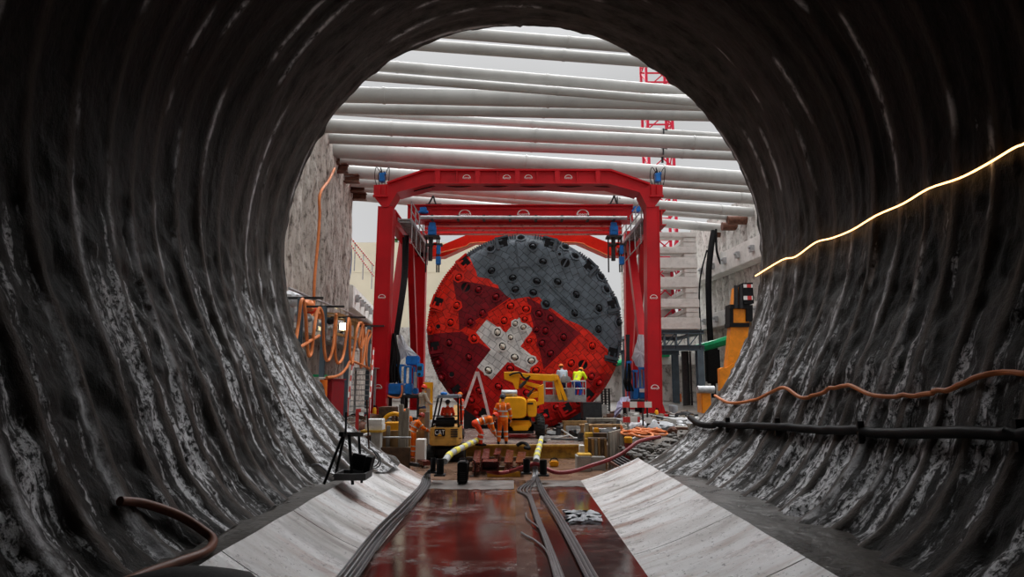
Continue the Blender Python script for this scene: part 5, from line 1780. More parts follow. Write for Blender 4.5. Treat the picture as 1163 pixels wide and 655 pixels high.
# ================================================================ people
def remesh(mb, name, mats, parent, voxel, smooth_it=2, ratio=1.0):
    me = bpy.data.meshes.new('tmp'); mb.bm.to_mesh(me); mb.bm.free()
    o = bpy.data.objects.new('tmp', me); C.objects.link(o)
    r = o.modifiers.new('r', 'REMESH'); r.mode = 'VOXEL'; r.voxel_size = voxel; r.use_smooth_shade = True
    if smooth_it:
        s = o.modifiers.new('s', 'SMOOTH'); s.iterations = smooth_it; s.factor = 0.5
    if ratio < 1:
        d = o.modifiers.new('d', 'DECIMATE'); d.ratio = ratio
    dg = bpy.context.evaluated_depsgraph_get(); dg.update()
    m2 = bpy.data.meshes.new_from_object(o.evaluated_get(dg))
    bpy.data.objects.remove(o); bpy.data.meshes.remove(me)
    m2.name = name
    for m in mats if isinstance(mats, (list, tuple)) else [mats]: m2.materials.append(m)
    m2.shade_smooth()
    q = bpy.data.objects.new(name, m2); C.objects.link(q); q.parent = parent
    return q

def cap(mb, p, q, r1, r2, n=14):
    mb.rod(p, q, r1, r2, n=n); mb.ball(p, r1, n, 8); mb.ball(q, r2, n, 8)

def band(mb, p, q, f, r, w=0.035):
    """short ring of tape round the limb p-q at fraction f"""
    p, q = Vector(p), Vector(q)
    c = p.lerp(q, f); d = (q - p).normalized()
    mb.rod(c - d * w / 2, c + d * w / 2, r, n=18, caps=False)

def person(label, loc, rz, pose, suit, trousers=None, helmet=HELMR, vest=False, boots=BLACK, tape=True, scale=1.0, group=None):
    """pose: local, +Y forward, +X right, z up from the ground"""
    t = thing('person', label, 'person', loc, group)
    t.rotation_euler.z = rz
    t.scale = (scale,) * 3
    trousers = trousers or suit
    J = dict(hip=(0, 0, .93), chest=(0, .02, 1.30), neck=(0, .02, 1.47), head=(0, .05, 1.62),
             hl=(-.095, 0, .90), hr=(.095, 0, .90), kl=(-.11, .03, .50), kr=(.11, .03, .50), al=(-.12, 0, .09), ar=(.12, 0, .09),
             sl=(-.19, .0, 1.42), sr=(.19, 0, 1.42), el=(-.25, .0, 1.14), er=(.25, 0, 1.14), wl=(-.24, .12, .90), wr=(.24, .12, .90), look=(0, 1, 0), toe=(0, 1, 0))
    J.update(pose)
    V = {k: Vector(v) for k, v in J.items()}
    T0 = MB()
    # ---- body: one continuous surface
    b = MB()
    cap(b, V['hip'], V['chest'], .125, .135); cap(b, V['chest'], V['neck'], .135, .06); cap(b, V['neck'], V['head'], .055, .055)
    for a, c in (('sl', 'sr'),): cap(b, V[a], V[c], .06, .06)
    look = V['look'].normalized()
    up = (V['head'] - V['neck']).normalized()
    up = (up * .6 + Vector((0, 0, 1)) * .4)
    up = (up - look * up.dot(look)).normalized()
    side = look.cross(up)
    H = Matrix((side, look, up)).transposed()
    hc = V['head'] + up * .05
    b.ball(hc, (.076, .095, .115), 18, 14, H)
    b.ball(hc + H @ Vector((0, .045, -.065)), (.055, .055, .055), 14, 10, H)      # jaw
    cap(b, hc + H @ Vector((0, .09, .01)), hc + H @ Vector((0, .112, -.028)), .012, .016)   # nose
    for s in (-1, 1):
        b.ball(hc + H @ Vector((s * .078, -.005, -.01)), (.012, .022, .034), 8, 8, H)       # ear
        b.ball(hc + H @ Vector((s * .035, .085, .025)), (.022, .014, .010), 8, 6, H)        # brow
    b.ball(hc + H @ Vector((0, .092, -.062)), (.026, .012, .008), 8, 6, H)                  # lips
    for s, h, k, a in ((-1, 'hl', 'kl', 'al'), (1, 'hr', 'kr', 'ar')):
        cap(b, V[h], V[k], .085, .055); cap(b, V[k], V[a], .055, .04)
        toe = V['toe'].normalized()
        cap(b, V[a] + Vector((0, 0, -.05)), V[a] + toe * .15 + Vector((0, 0, -.055)), .035, .03)
    fing = []
    for s, sh, e, w_ in ((-1, 'sl', 'el', 'wl'), (1, 'sr', 'er', 'wr')):
        cap(b, V[sh], V[e], .052, .042); cap(b, V[e], V[w_], .042, .03)
        d = (V[w_] - V[e]).normalized()
        fwd = look if abs(d.dot(look)) < .9 else Vector((0, 0, -1))
        palm_n = d.cross(fwd).normalized() * -s         # palm faces the body
        wide = d.cross(palm_n).normalized()
        if wide.dot(look) < 0 and abs(d.z) > .5: wide = -wide
        pc = V[w_] + d * .085
        cap(b, V[w_] + d * .02 - wide * .012, pc - wide * .02, .024, .020); cap(b, V[w_] + d * .02 + wide * .012, pc + wide * .022, .024, .020)
        for i, ln in enumerate((.072, .082, .076, .058)):
            r0 = pc + wide * (.034 - .0225 * i)
            m1 = r0 + d * ln * .5 + palm_n * .010
            m2 = m1 + d * ln * .28 + palm_n * ln * .28
            m3 = m2 + d * ln * .05 + palm_n * ln * .26
            cap(b, r0, m1, .0105, .0098, 8); cap(b, m1, m2, .0098, .009, 8); cap(b, m2, m3, .009, .008, 8)
        th0 = V[w_] + d * .03 + wide * .028
        th1 = th0 + wide * .030 + d * .030 + palm_n * .012
        th2 = th1 + d * .034 + palm_n * .014
        cap(b, th0, th1, .014, .012, 8); cap(b, th1, th2, .012, .0095, 8)
    body = remesh(b, 'body', SKIN, t, .0085, 2, 0.5)
    m = MB()
    for s in (-1, 1): m.ball(hc + H @ Vector((s * .033, .086, .008)), .011, 10, 8)
    m.build('eye', DARK, t, shift=False)
    m = MB(); m.ball(hc + H @ Vector((0, -.018, .018)), (.083, .092, .112), 16, 12, H)
    for v in m.bm.verts[:]:
        l = H.transposed() @ (v.co - hc)
        if l.y > .045 or l.z < -.05: v.co = hc + H @ (l * .80)
    m.build('hair', HAIR, t, shift=False)
    # ---- clothes
    c = MB()
    hx = (V['hr'] - V['hl']).normalized()
    tdir = (V['chest'] - V['hip']).normalized()
    fw = hx.cross(tdir) * -1
    B = Matrix((hx, tdir.cross(hx), tdir)).transposed()
    for f, sx, sy in ((0.0, .175, .14), (.25, .165, .13), (.5, .17, .132), (.75, .185, .14), (1.0, .20, .145)):
        c.ball(V['hip'].lerp(V['chest'], f) + tdir * .03, (sx, sy, .13), 16, 10, B)
    c.ball(V['chest'].lerp(V['neck'], .45), (.195, .125, .12), 16, 10, B)
    cap(c, V['chest'].lerp(V['neck'], .6), V['neck'] + (V['head'] - V['neck']) * .12, .10, .072)
    for sh, e, w_ in (('sl', 'el', 'wl'), ('sr', 'er', 'wr')):
        cap(c, V[sh] + (V['chest'] - V[sh]) * .12, V[sh], .085, .082)
        if not vest or True:
            cap(c, V[sh], V[e], .080, .066); cap(c, V[e], V[e].lerp(V[w_], .93), .066, .052)
    # cut the lower end clean: jacket hem below the hip
    jacket = remesh(c, 'jacket', suit, t, .017, 3, .6)
    d = MB()
    for f in (0.0, .5): d.ball(V['hip'] - tdir * .10 * f + tdir * .0, (.168, .135, .12), 16, 10, B)
    for h, k, a in (('hl', 'kl', 'al'), ('hr', 'kr', 'ar')):
        cap(d, V[h], V[k], .108, .080); cap(d, V[k], V[a] + (V[k] - V[a]) * .06, .080, .068)
    remesh(d, 'trousers', trousers, t, .017, 3, .6)
    for a in ('al', 'ar'):
        toe = V['toe'].normalized()
        R = Matrix((Vector((toe.y, -toe.x, 0)), toe, Vector((0, 0, 1)))).transposed()
        m = MB()
        m.rod(V[a] + Vector((0, 0, .10)), V[a] + Vector((0, 0, -.04)), .062, .058, n=12)
        m.ball(V[a] + toe * .07 + Vector((0, 0, -.04)), (.055, .15, .052), 14, 8, R)
        m.box(V[a] + toe * .065 + Vector((0, 0, -.075)), (.105, .29, .03), R, .012)
        m.build('boot', boots, t, shift=False)
    # helmet with brim
    if helmet:
        m = MB()
        m.lathe([(0, .135), (.05, .13), (.09, .105), (.112, .06), (.118, .015), (.132, .008), (.132, -.002), (.112, .0)], hc + up * .028, rot=H, n=24)
        m.ball(hc + up * .032 + look * .10, (.085, .065, .012), 14, 6, H)
        m.tube([hc + up * .03 + H @ Vector((0, -.10 + .02 * i, .085 + .05 * math.sin(i / 10 * PI))) for i in range(11)], .012, 6)
        m.build('helmet', helmet, t, shift=False)
    # reflective bands
    if tape:
        spec_ = []
        def ring(p, q, f, r, w=.05):
            x = MB(); band(x, p, q, f, r, w); x.build('reflective_band', REFL, t, shift=False)
        for f in (.12, .62):
            x = MB(); cc = V['hip'].lerp(V['chest'], f) + tdir * .03
            for k in (-1, 1):
                pass
            x.lathe([(1, -.026), (1, .026)], (0, 0, 0), n=28)
            for v in x.bm.verts:
                sx, sy = (.182, .146) if f < .5 else (.192, .148)
                v.co = cc + B @ Vector((v.co.x * sx, v.co.y * sy, v.co.z))
            x.build('reflective_band', REFL, t, shift=False)
        for s in (-1, 1):          # braces over the shoulders
            x = MB()
            pts = []
            for i in range(15):
                an = PI * i / 14
                pts.append(V['hip'].lerp(V['chest'], .62) + tdir * .03 + B @ Vector((s * .105, -.152 * math.cos(an), .22 * math.sin(an) ** .6 * 1.05)))
            for p0, p1 in zip(pts, pts[1:]): x.bar(p0, p1 + (p1 - p0) * .1, .045, .012, up=hx)
            x.build('reflective_band', REFL, t, shift=False)
        for e, w_ in (('el', 'wl'), ('er', 'wr')):
            ring(V[e], V[w_], .45, .066)
        for s_, e in (('sl', 'el'), ('sr', 'er')):
            ring(V[s_], V[e], .55, .080)
        for k, a in (('kl', 'al'), ('kr', 'ar')):
            ring(V[k], V[a], .12, .088); ring(V[k], V[a], .55, .082)
    return t

# standing on the beams, seen from behind
pz = P(571, 507, 23.6)
person('person in orange reflective suit and dark helmet standing with back turned on the beams', (pz.x, pz.y, .42), 0.05,
       dict(el=(-.30, .02, 1.15), wl=(-.31, .13, .92), er=(.28, .04, 1.14), wr=(.30, .10, .90), kl=(-.12, .02, .5), al=(-.15, .0, .09), ar=(.13, .03, .09), look=(.15, 1, -.15)),
       HIVIS, helmet=HELMD, scale=.98)
# bending over the beams, facing right
pz = P(545.5, 507, 23.3)
person('person in orange reflective suit and red helmet bending down to the right beside the beams', (pz.x, pz.y, .38), -PI / 2 + .25,
       dict(hip=(0, -.16, .80), chest=(0, .22, .93), neck=(0, .38, .98), head=(0, .50, .99), hl=(-.095, -.16, .77), hr=(.095, -.16, .77), kl=(-.12, .06, .44), kr=(.12, .02, .44),
            al=(-.12, -.10, .09), ar=(.13, -.02, .09), sl=(-.19, .33, .95), sr=(.19, .33, .95), el=(-.22, .38, .66), er=(.22, .40, .66), wl=(-.12, .50, .44), wr=(.12, .50, .42), look=(0, .75, -.65)),
       HIVIS, trousers=HIVISR, helmet=HELMR)
# standing behind the digger on the slab
pz = P(524, 488, 31.0)
person('person in red orange reflective suit standing behind the small digger', (pz.x, 30.8, .35), 1.3,
       dict(er=(.27, .12, 1.16), wr=(.18, .32, 1.02), el=(-.25, .10, 1.14), wl=(-.17, .30, 1.0), look=(.1, 1, -.25)), HIVISR, helmet=HELMO)
# driver
person('person in red orange vest seated in the small digger, seen from behind', (DIG[0], DIG[1] + 1.12, DIG[2] - .32), 0.0,
       dict(hip=(0, 0, .62), chest=(0, .06, .97), neck=(0, .08, 1.13), head=(0, .11, 1.27), hl=(-.1, .02, .62), hr=(.1, .02, .62), kl=(-.14, .40, .62), kr=(.14, .40, .62), al=(-.14, .45, .22), ar=(.14, .45, .22),
            sl=(-.19, .07, 1.08), sr=(.19, .07, 1.08), el=(-.27, .15, .84), er=(.27, .15, .84), wl=(-.2, .36, .78), wr=(.2, .36, .78), look=(.3, 1, -.1)), HIVISR, trousers=NAVY, helmet=HELMD, tape=False, scale=.82)
# left worker leaning over the timber
pz = P(468, 518.5, 24.0)
person('person in orange reflective suit with dark red helmet leaning right behind the left timber posts', (pz.x, 24.0, -.13), -1.1,
       dict(hip=(0, -.05, .92), chest=(0, .13, 1.23), neck=(0, .21, 1.38), head=(0, .31, 1.49), sl=(-.19, .17, 1.33), sr=(.19, .17, 1.33), el=(-.24, .34, 1.12), er=(.24, .34, 1.12), wl=(-.14, .55, 1.05), wr=(.14, .55, 1.02), look=(0, 1, -.5)),
       HIVIS, helmet=mat('dark red helmet plastic', (.30, .04, .03), .3), scale=.97)
pz = P(461, 470, 25.0)
person('person in orange suit and orange helmet hidden behind the left timber posts', (pz.x, 25.0, -.13), .4,
       dict(chest=(0, .06, 1.28), neck=(0, .1, 1.44), head=(0, .15, 1.57)), HIVIS, helmet=HELMO, scale=.98)
# beige jacket on the left bank
pz = P(479.5, 464, 26.2)
person('person in beige jacket and red helmet standing left of the digger', (pz.x, 26.2, .72), -.9,
       dict(el=(-.25, .1, 1.15), wl=(-.15, .30, 1.05), er=(.25, .1, 1.15), wr=(.15, .30, 1.05), look=(.2, 1, -.2)), BEIGE, trousers=NAVY, helmet=HELMR, tape=False, scale=1.0)
# two in the basket
xm = P(656, 440, 29.2).x
person('person in yellow high visibility jacket stooping in the lift basket', (xm, 29.25, BASKET_Z + .01), -.5,
       dict(hip=(0, -.14, .76), chest=(0, .12, 1.06), neck=(0, .24, 1.19), head=(0, .36, 1.22), hl=(-.095, -.14, .74), hr=(.095, -.14, .74), kl=(-.12, .10, .43), kr=(.12, .10, .43), al=(-.12, -.05, .09), ar=(.12, -.05, .09),
            sl=(-.2, .18, 1.15), sr=(.2, .18, 1.15), el=(-.28, .30, .94), er=(.28, .30, .94), wl=(-.16, .50, .90), wr=(.16, .50, .88), look=(0, .8, -.55)), HIVISY, trousers=mat('bright blue cloth', (.02, .07, .35), .85), helmet=HELMO, tape=False, scale=1.02)
xm = P(639.5, 440, 29.3).x
person('person in pale shirt and orange helmet standing in the lift basket', (xm, 29.38, BASKET_Z + .01), .3,
       dict(hip=(0, -.08, .84), chest=(0, .05, 1.17), neck=(0, .10, 1.32), head=(0, .18, 1.43), hl=(-.095, -.08, .82), hr=(.095, -.08, .82), kl=(-.12, .08, .46), kr=(.12, .08, .46), sl=(-.19, .08, 1.27), sr=(.19, .08, 1.27), el=(-.25, .14, 1.0), er=(.25, .14, 1.0), wl=(-.16, .36, .98), wr=(.16, .36, .96), look=(0, 1, -.3)),
       PALEB, trousers=NAVY, helmet=HELMO, tape=False, scale=.98)
# ================================================================ lining contact: where a line of sight meets the tunnel wall
def LIN(px, py, off=0.05):
    d = ray(px, py); o = Vector((0, 0, CAMZ))
    t = 2.0
    while t < 30:
        p = o + d * t
        phi = math.atan2(p.x - TX, -(p.z - TZ))
        r = lining(phi, p.y)[0]
        if math.hypot(p.x - TX, p.z - TZ) >= r - off: break
        t += 0.02
    return o + d * t

def tube_thing(name, mt, pts, r, label, cat, group=None, n=8, sub=6, smooth_=True):
    m = MB(); m.tube(smooth_path(pts, sub) if smooth_ else pts, r, n)
    return single(m, name, mt, label, cat, group)

def hug(pts, off, sub=8):
    """keep a run of cable on the lining surface between measured points"""
    out = []
    for p in smooth_path(pts, sub):
        phi = math.atan2(p.x - TX, -(p.z - TZ))
        r = lining(phi, p.y)[0]
        rr = min(math.hypot(p.x - TX, p.z - TZ), r - off)
        out.append(Vector((TX + rr * math.sin(phi), p.y, TZ - rr * math.cos(phi))))
    return out

# ---------------- light strip along the right wall
s5 = lambda x, y: (830 + x / 3.276, 130 + y / 3.276)
pts = [LIN(*s5(x, y), .06) for x, y in ((92, 600), (190, 541), (240, 529), (315, 476), (375, 460), (450, 430), (540, 376), (640, 332), (735, 276), (850, 237), (950, 186), (1050, 126), (1093, 108), (1180, 60))]
m = MB(); m.tube(smooth_path(pts, 4), .015, 8)
o = single(m, 'light_strip', emit_mat('warm lit strip', (1.0, .52, .19), 5.0), 'glowing warm light strip rising along the dark right tunnel wall', 'light')
h8 = lambda x, y: (770 + x / 2.567, 400 + y / 2.567)
pts = [LIN(*h8(x, y), .07) for x, y in ((108, 126), (150, 147), (220, 140), (268, 118), (310, 103), (360, 132), (410, 122), (490, 97), (570, 125), (680, 128), (780, 112), (880, 70), (950, 58), (1009, 62), (1060, 66))]
m = MB(); m.tube(hug(pts, .06), .035, 8)
single(m, 'orange_cable', ORHOSE, 'wavy orange cable on the right tunnel wall above the black pipe', 'cable')
pts = [LIN(*h8(x, y), .10) for x, y in ((35, 190), (70, 211), (150, 213), (290, 217), (430, 228), (600, 236), (830, 233), (1009, 243), (1080, 247))]
t = thing('black_pipe', 'thick black pipe running low along the right tunnel wall', 'pipe', pts[4])
m = MB(); m.tube(hug(pts, .10), .075, 12); m.build('pipe', BLACK, t)
for x, y in ((145, 212), (290, 217), (533, 233), (997, 242)):
    p = LIN(*h8(x, y), .09)
    m = MB(); m.box(p, (.10, .05, .34)); m.rod(p, p + Vector((.35, 0, -.1)), .03); m.build('pipe_bracket', DARK, t)
b7 = lambda x, y: (x / 2.57, 400 + y / 2.57)
pts = [LIN(*b7(x, y), .09) for x, y in ((350, 434), (420, 441), (520, 475), (590, 518))] + [PZ(*b7(622, 548), .66), PZ(*b7(600, 582), .66), PZ(*b7(520, 612), .68), PZ(*b7(410, 652), .72), PZ(*b7(330, 690), .75)]
m = MB(); m.tube(smooth_path(pts, 8), .055, 10)
single(m, 'brown_hose', BRNHOSE, 'brown hose curling out of the left tunnel wall into the gutter', 'hose')
m = MB(); p = PZ(215, 668, .7)
m.ico(p, (.7, .35, .18), 3, jit=.05)
single(m, 'dark_sack', RUBBER, 'dark flat sack lying at the bottom left edge of the floor', 'sack')

# ---------------- strand cables on the invert
def bench_z(x):
    if x < FLX0:
        t_ = min(1.0, (x - FLX0) / (-3.38 - FLX0)); return .66 * (.75 * t_ + .25 * t_ * t_)
    if x > FLX1:
        t_ = min(1.0, (x - FLX1) / (3.42 - FLX1)); return .60 * (.75 * t_ + .25 * t_ * t_)
    return 0.012
c5 = lambda x, y: (380 + x / 3.877, 500 + y / 3.877)
def ground(px, py, lift):
    z = 0.0
    for _ in range(8):
        p = PZ(px, py, z + lift); z = bench_z(p.x)
    return p
CABLE2 = mat('dark steel cable', (0.075, 0.075, 0.08), 0.4, 0.5, var=0.3, scale=20)
G1 = 'grey strands of the left cable bundle'
for i in range(9):
    k = i / 8
    pts = [P(489 - 1.5 * k, 533, 17.6 - .5 * k), ground(*c5(420 - 30 * k, 150 + 10 * k), .10), ground(*c5(415 - 42 * k, 200), .06 + .02 * (i % 2)), ground(*c5(345 - 60 * k, 290), .05 + .03 * (i % 3)), ground(*c5(240 - 68 * k, 400), .04 + .03 * (i % 3)), ground(*c5(110 - 90 * k, 590), .04 + .03 * (i % 2)), ground(*c5(50 - 100 * k, 660), .05)]
    tube_thing('strand_cable', CABLE if i % 2 else CABLE2, pts, .017, 'grey strand in the left cable bundle lying along the floor edge', 'cable', G1)
G2 = 'grey strands of the right cable bundle'
for i in range(6):
    k = i / 5
    pts = [P(607 + 3 * k, 527, 18.2), ground(*c5(884 + 14 * k, 160), .05 + .02 * (i % 2)), ground(*c5(905 + 26 * k, 230), .03 + .02 * (i % 2)), ground(*c5(965 + 32 * k, 330), .03 + .02 * (i % 2)), ground(*c5(1030 + 40 * k, 450), .03), ground(*c5(1100 + 50 * k, 590), .03), ground(*c5(1130 + 60 * k, 650), .03)]
    tube_thing('strand_cable', CABLE if i % 2 else CABLE2, pts, .016, 'grey strand in the straight cable bundle right of the steel strip', 'cable', G2)
G3 = 'grey strands of the curved middle cable bundle'
for i in range(7):
    k = i / 6
    w_ = rnd.uniform(-6, 6)
    pts = [P(604 + 3 * k, 527, 18.1), ground(*c5(870 + 14 * k, 165), .05), ground(*c5(806 + 50 * k + w_, 215), .025), ground(*c5(850 + 20 * k, 250), .03 + .02 * (i % 2)), ground(*c5(885 + 22 * k, 350), .03 + .02 * (i % 2)), ground(*c5(925 + 24 * k, 450), .03 + .02 * (i % 2)), ground(*c5(965 + 40 * k, 590), .03), ground(*c5(980 + 45 * k, 650), .03)]
    tube_thing('strand_cable', CABLE if i % 2 else CABLE2, pts, .014, 'grey strand in the curved cable bundle beside the steel strip', 'cable', G3)
for lab, q_ in (('loose dark strand snaking across the steel strip from the left', ((842, 320), (850, 345), (900, 385), (930, 430), (960, 520), (975, 600))),
                ('loose dark strand end curling on the steel strip in the foreground', ((822, 405), (845, 420), (890, 445), (935, 490), (960, 560), (985, 610)))):
    tube_thing('strand_cable', CABLE, [ground(*c5(x, y), .03) for x, y in q_], .017, lab, 'cable')

# ---------------- black steel sleeves, welding box, beams at the floor end
e2 = lambda x, y: (480 + x / 5.04, 430 + y / 5.04)
def sleeve(px, ptop, pbot, wpx, Y, label):
    a, c = P(px, ptop, Y), P(px, pbot, Y)
    r = wpx / F * Y / 2
    t = thing('steel_sleeve', label, 'sleeve', (a.x, Y, c.z), 'black steel sleeves holding the cables')
    m = MB(); m.lathe([(r * .8, c.z + .02), (r, c.z), (r, a.z), (r * .82, a.z), (r * .82, c.z + .1)], (a.x, Y, 0), 'Z', 18)
    m.build('tube', BLACK, t)
    m = MB(); m.box((a.x, Y, c.z + .02), (r * 3, r * 3, .04)); m.build('base_plate', DARK, t, smooth=0)
    m = MB(); m.rod((a.x - r * 1.1, Y, a.z - .08), (a.x + r * 1.1, Y, a.z - .08), r * .25); m.build('pin', DARK, t)
sleeve(492, 520, 537, 6, 17.4, 'black steel sleeve, outer of the left pair beside the cable bundle')
sleeve(500, 521, 540, 8, 17.2, 'black steel sleeve, inner of the left pair beside the cable bundle')
sleeve(598, 521, 538, 7.5, 17.4, 'black steel sleeve left of the yellow striped hose')
sleeve(617, 522, 540, 8, 17.2, 'black steel sleeve right of the yellow striped hose')
t = thing('welding_set', 'small black box with a cable loop standing on the floor end', 'machine', (P(525, 540, 17.2).x, 17.2, .01))
a, c = P(519.3, 524.5, 17.0), P(530.5, 540.5, 17.0)
m = MB(); m.box2((a.x, 17.0, .02), (c.x, 17.5, a.z), bev=.03); m.build('case', BLACK, t)
m = MB(); m.tube(smooth_path([(a.x + .04, 17.2, a.z), (a.x + .06, 17.2, a.z + .06), (c.x - .06, 17.2, a.z + .06), (c.x - .04, 17.2, a.z)], 4), .018, 6); m.build('handle', DARK, t)
m = MB()
for i in range(5): m.box((a.x + .14, 16.99, .1 + .05 * i), (.16, .02, .02))
m.build('vent', DARK, t, smooth=0)
m = MB(); m.tube(smooth_path([(c.x, 17.2, .1), P(533, 525, 17.2), P(537, 522, 17.2), P(540, 528, 17.2), P(538.5, 539, 17.2), P(534, 541, 17.1)], 6), .018, 6); m.build('cable', BLACK, t)
a, c = P(546, 524, 18.2), P(566.5, 535, 18.2)
m = MB()
m.box2((a.x, 18.2, a.z - .03), (c.x, 18.9, a.z)); m.box2((a.x, 18.2, c.z), (c.x, 18.9, c.z + .03)); m.box2((a.x, 18.25, c.z), (a.x + .04, 18.9, a.z)); m.box2((c.x - .04, 18.25, c.z), (c.x, 18.9, a.z)); m.box2((a.x, 18.8, c.z), (c.x, 18.9, a.z))
single(m, 'steel_box', BEAMR, 'open red brown steel box lying at the end of the tunnel floor', 'box', smooth=0)
labs = ['leftmost red brown beam in the row lying below the bending worker', 'second red brown beam from the left in the row below the bending worker', 'middle red brown beam in front of the standing worker', 'red brown beam right of the standing worker', 'shortest red brown beam at the right end of the row']
for i, (x0, x1, ya, yb_) in enumerate(((537, 546, 526, 507), (547, 556, 524, 505.5), (561, 569, 517, 505), (573, 583, 526, 507), (586, 597, 526, 509))):
    A, B = PZ((x0 + x1) / 2 - 1, ya, .26), PZ((x0 + x1) / 2 + 1.5, yb_, .40)
    w_ = (x1 - x0) / F * A.y
    B = A + (B - A) * min(1.0, (23.75 - A.y) / (B.y - A.y)) if B.y > 23.75 else B
    B.z = A.z = .30
    m = MB(); m.ibeam(A - Vector((0, 0, .15)), B - Vector((0, 0, .15)), w_ * .9, .28, .035)
    single(m, 'steel_beam', BEAMR, labs[i], 'beam', 'red brown beams below the workers', smooth=0)
for lab, (x, Y) in (('timber sleeper under the near ends of the red brown beams', (569, 20.6)), ('timber sleeper under the far ends of the red brown beams', (569, 23.2))):
    m = MB(); m.box((P(x, 515, Y).x, Y, -.06), (2.5, .2, .13), bev=.015); single(m, 'timber_sleeper', WOODD, lab, 'timber', 'sleepers below the beams')
m = MB(); m.box2((P(553, 535, 19).x, 19.2, -.12), (P(591, 533, 19).x, 19.45, .03), bev=.01)
single(m, 'yellow_plank', WOODY, 'yellow plank lying across in front of the red brown beams', 'plank')
# striped hoses
def striped_hose(pts, r, label):
    t = thing('striped_hose', label, 'hose', pts[0], 'grey and yellow taped hoses')
    sp_ = smooth_path(pts, 10)
    m = MB(); m.tube(sp_, r, 10); m.build('hose', mat('grey hose wrap', (.42, .43, .42), .6, var=.3, scale=5), t)
    for i in range(6, len(sp_) - 8, 7):
        m = MB(); m.tube(sp_[i:i + 4], r * 1.12, 10); m.build('yellow_tape', mat('yellow tape', (.75, .66, .10), .5), t)
striped_hose([P(505, 524, 17.6), P(512, 515, 18.4), P(525, 508, 20), P(535, 503, 22), P(543, 499.5, 23.8), P(546, 499, 25)], .09, 'grey hose with yellow tape running from the left sleeves past the digger')
striped_hose([P(609, 524, 17.8), P(610, 516, 19), P(612, 509, 21.5), P(614, 501, 24.5), P(615, 497, 26)], .09, 'grey hose with yellow tape running up to the boom lift wheel')
# dark red hose right
pts = [PZ(554, 535, .06), PZ(567, 537, .06), PZ(580, 535, .07), P(591, 531.5, 18.0), P(600, 529, 17.9), P(609, 526.5, 17.8), P(620, 532, 17.8), P(630, 536, 17.7), P(640, 536.5, 17.75), P(655, 534, 17.9), P(670, 529, 18.0), P(690, 522.5, 18.3), P(704, 516, 18.6), P(716, 508, 18.8), P(724, 502, 19), P(735, 498.5, 19.4), P(750, 496, 19.6)]
tube_thing('red_hose', REDHOSE, pts, .055, 'dark red hose crossing the end of the floor and climbing to the right bank', 'hose')
tube_thing('black_hose', BLACK, [P(587, 506, 23), P(592, 503, 23), P(598, 504, 22.8), P(601, 509, 22.5), P(596, 508, 22.6)], .06, 'black hose loop on the edge boards right of the standing worker', 'hose')
a, c = P(624.5, 510.5, 21.5), P(634.5, 515.5, 21.5)
t = thing('yellow_case', 'small yellow tool case with black handle on the brown pit floor', 'case', (a.x, 21.6, -.13))
m = MB(); m.box2((a.x, 21.5, -.12), (c.x, 21.8, .05), bev=.03); m.build('case', YEL, t)
m = MB(); m.tube(smooth_path([(a.x + .02, 21.6, .04), (a.x + .06, 21.6, .13), (c.x - .06, 21.6, .13), (c.x - .02, 21.6, .04)], 4), .022, 6); m.build('handle', BLACK, t)
# crumpled white plastic on the wet floor
m = MB(); p = PZ(661, 587, .03)
m.quadgrid(lambda u, v: p + Vector(((u - .5) * .62, (v - .5) * 1.0, .02 + .10 * max(0, noise.fractal((u * 5, v * 5, 2), 1, 2, 4)) * (1 - abs(2 * u - 1)) + .015)), 24, 24)
bmesh.ops.solidify(m.bm, geom=m.bm.faces[:], thickness=.006)
for v in m.bm.verts:
    d_ = (v.co - p); k_ = 1 + .35 * noise.noise((d_.x * 5, d_.y * 4, 9)); v.co.x = p.x + d_.x * k_; v.co.y = p.y + d_.y * k_
o = single(m, 'plastic_sheet', TARP, 'crumpled white plastic sheet on the wet red floor at right', 'plastic sheet')

# ---------------- black trestle, panel, tub on the left bench
g1 = lambda x, y: (340 + x / 5.04, 430 + y / 5.04)
t = thing('trestle', 'black steel trestle standing on the left concrete bench', 'trestle', (-3.1, 12.7, .62))
Yt = 12.9
tl, tr = P(*g1(250, 320), Yt), P(*g1(340, 318), Yt + .9)
m = MB(); m.bar(P(*g1(238, 318), Yt - .1), P(*g1(355, 318), Yt + .9), .09, .09); m.build('top_bar', BLACK, t, smooth=0)
f1, f2, f3, f4 = ground(*g1(140, 603), .0), ground(*g1(305, 606), .0), ground(*g1(357, 594), .0), P(*g1(205, 560), 13.4)
for p_, q_ in ((tl, f1), (tl + Vector((.12, 0, 0)), f2), (tr, f3), (tr - Vector((.3, 0, 0)), f4)):
    m = MB(); m.bar(p_, q_, .045, .045); m.build('leg', BLACK, t, smooth=0)
m = MB(); m.rod(P(*g1(265, 318), Yt), P(*g1(268, 190), Yt), .022, n=8); m.build('upright_rod', DARK, t)
m = MB(); m.rod(P(*g1(398, 400), 13.6), P(*g1(386, 120), 13.6), .018, n=8)
single(m, 'steel_rod', RUST, 'thin rusty rod standing up beside the black trestle', 'rod')
m = MB(); a = P(*g1(300, 430), 13.0); c = P(*g1(372, 520), 13.0)
R_ = Matrix.Rotation(.2, 3, 'Y')
m.box((a + c) / 2, (c.x - a.x, .10, a.z - c.z), R_, .01); m.box((a + c) / 2 + Vector((0, -.06, 0)), ((c.x - a.x) * .8, .02, (a.z - c.z) * .8), R_)
m.box((a + c) / 2 + Vector((.20, .12, -.05)), (.12, .35, (a.z - c.z)), R_, .01)
single(m, 'dark_screen', BLACK, 'dark square panel leaning under the black trestle', 'panel')
m = MB(); a = P(*g1(205, 543), 12.6); c = P(*g1(372, 582), 12.6)
m.box2((a.x, 12.6, c.z), (c.x, 13.2, c.z + .03))
for x in (a.x, c.x): m.box2((x - .02, 12.6, c.z), (x + .02, 13.2, a.z))
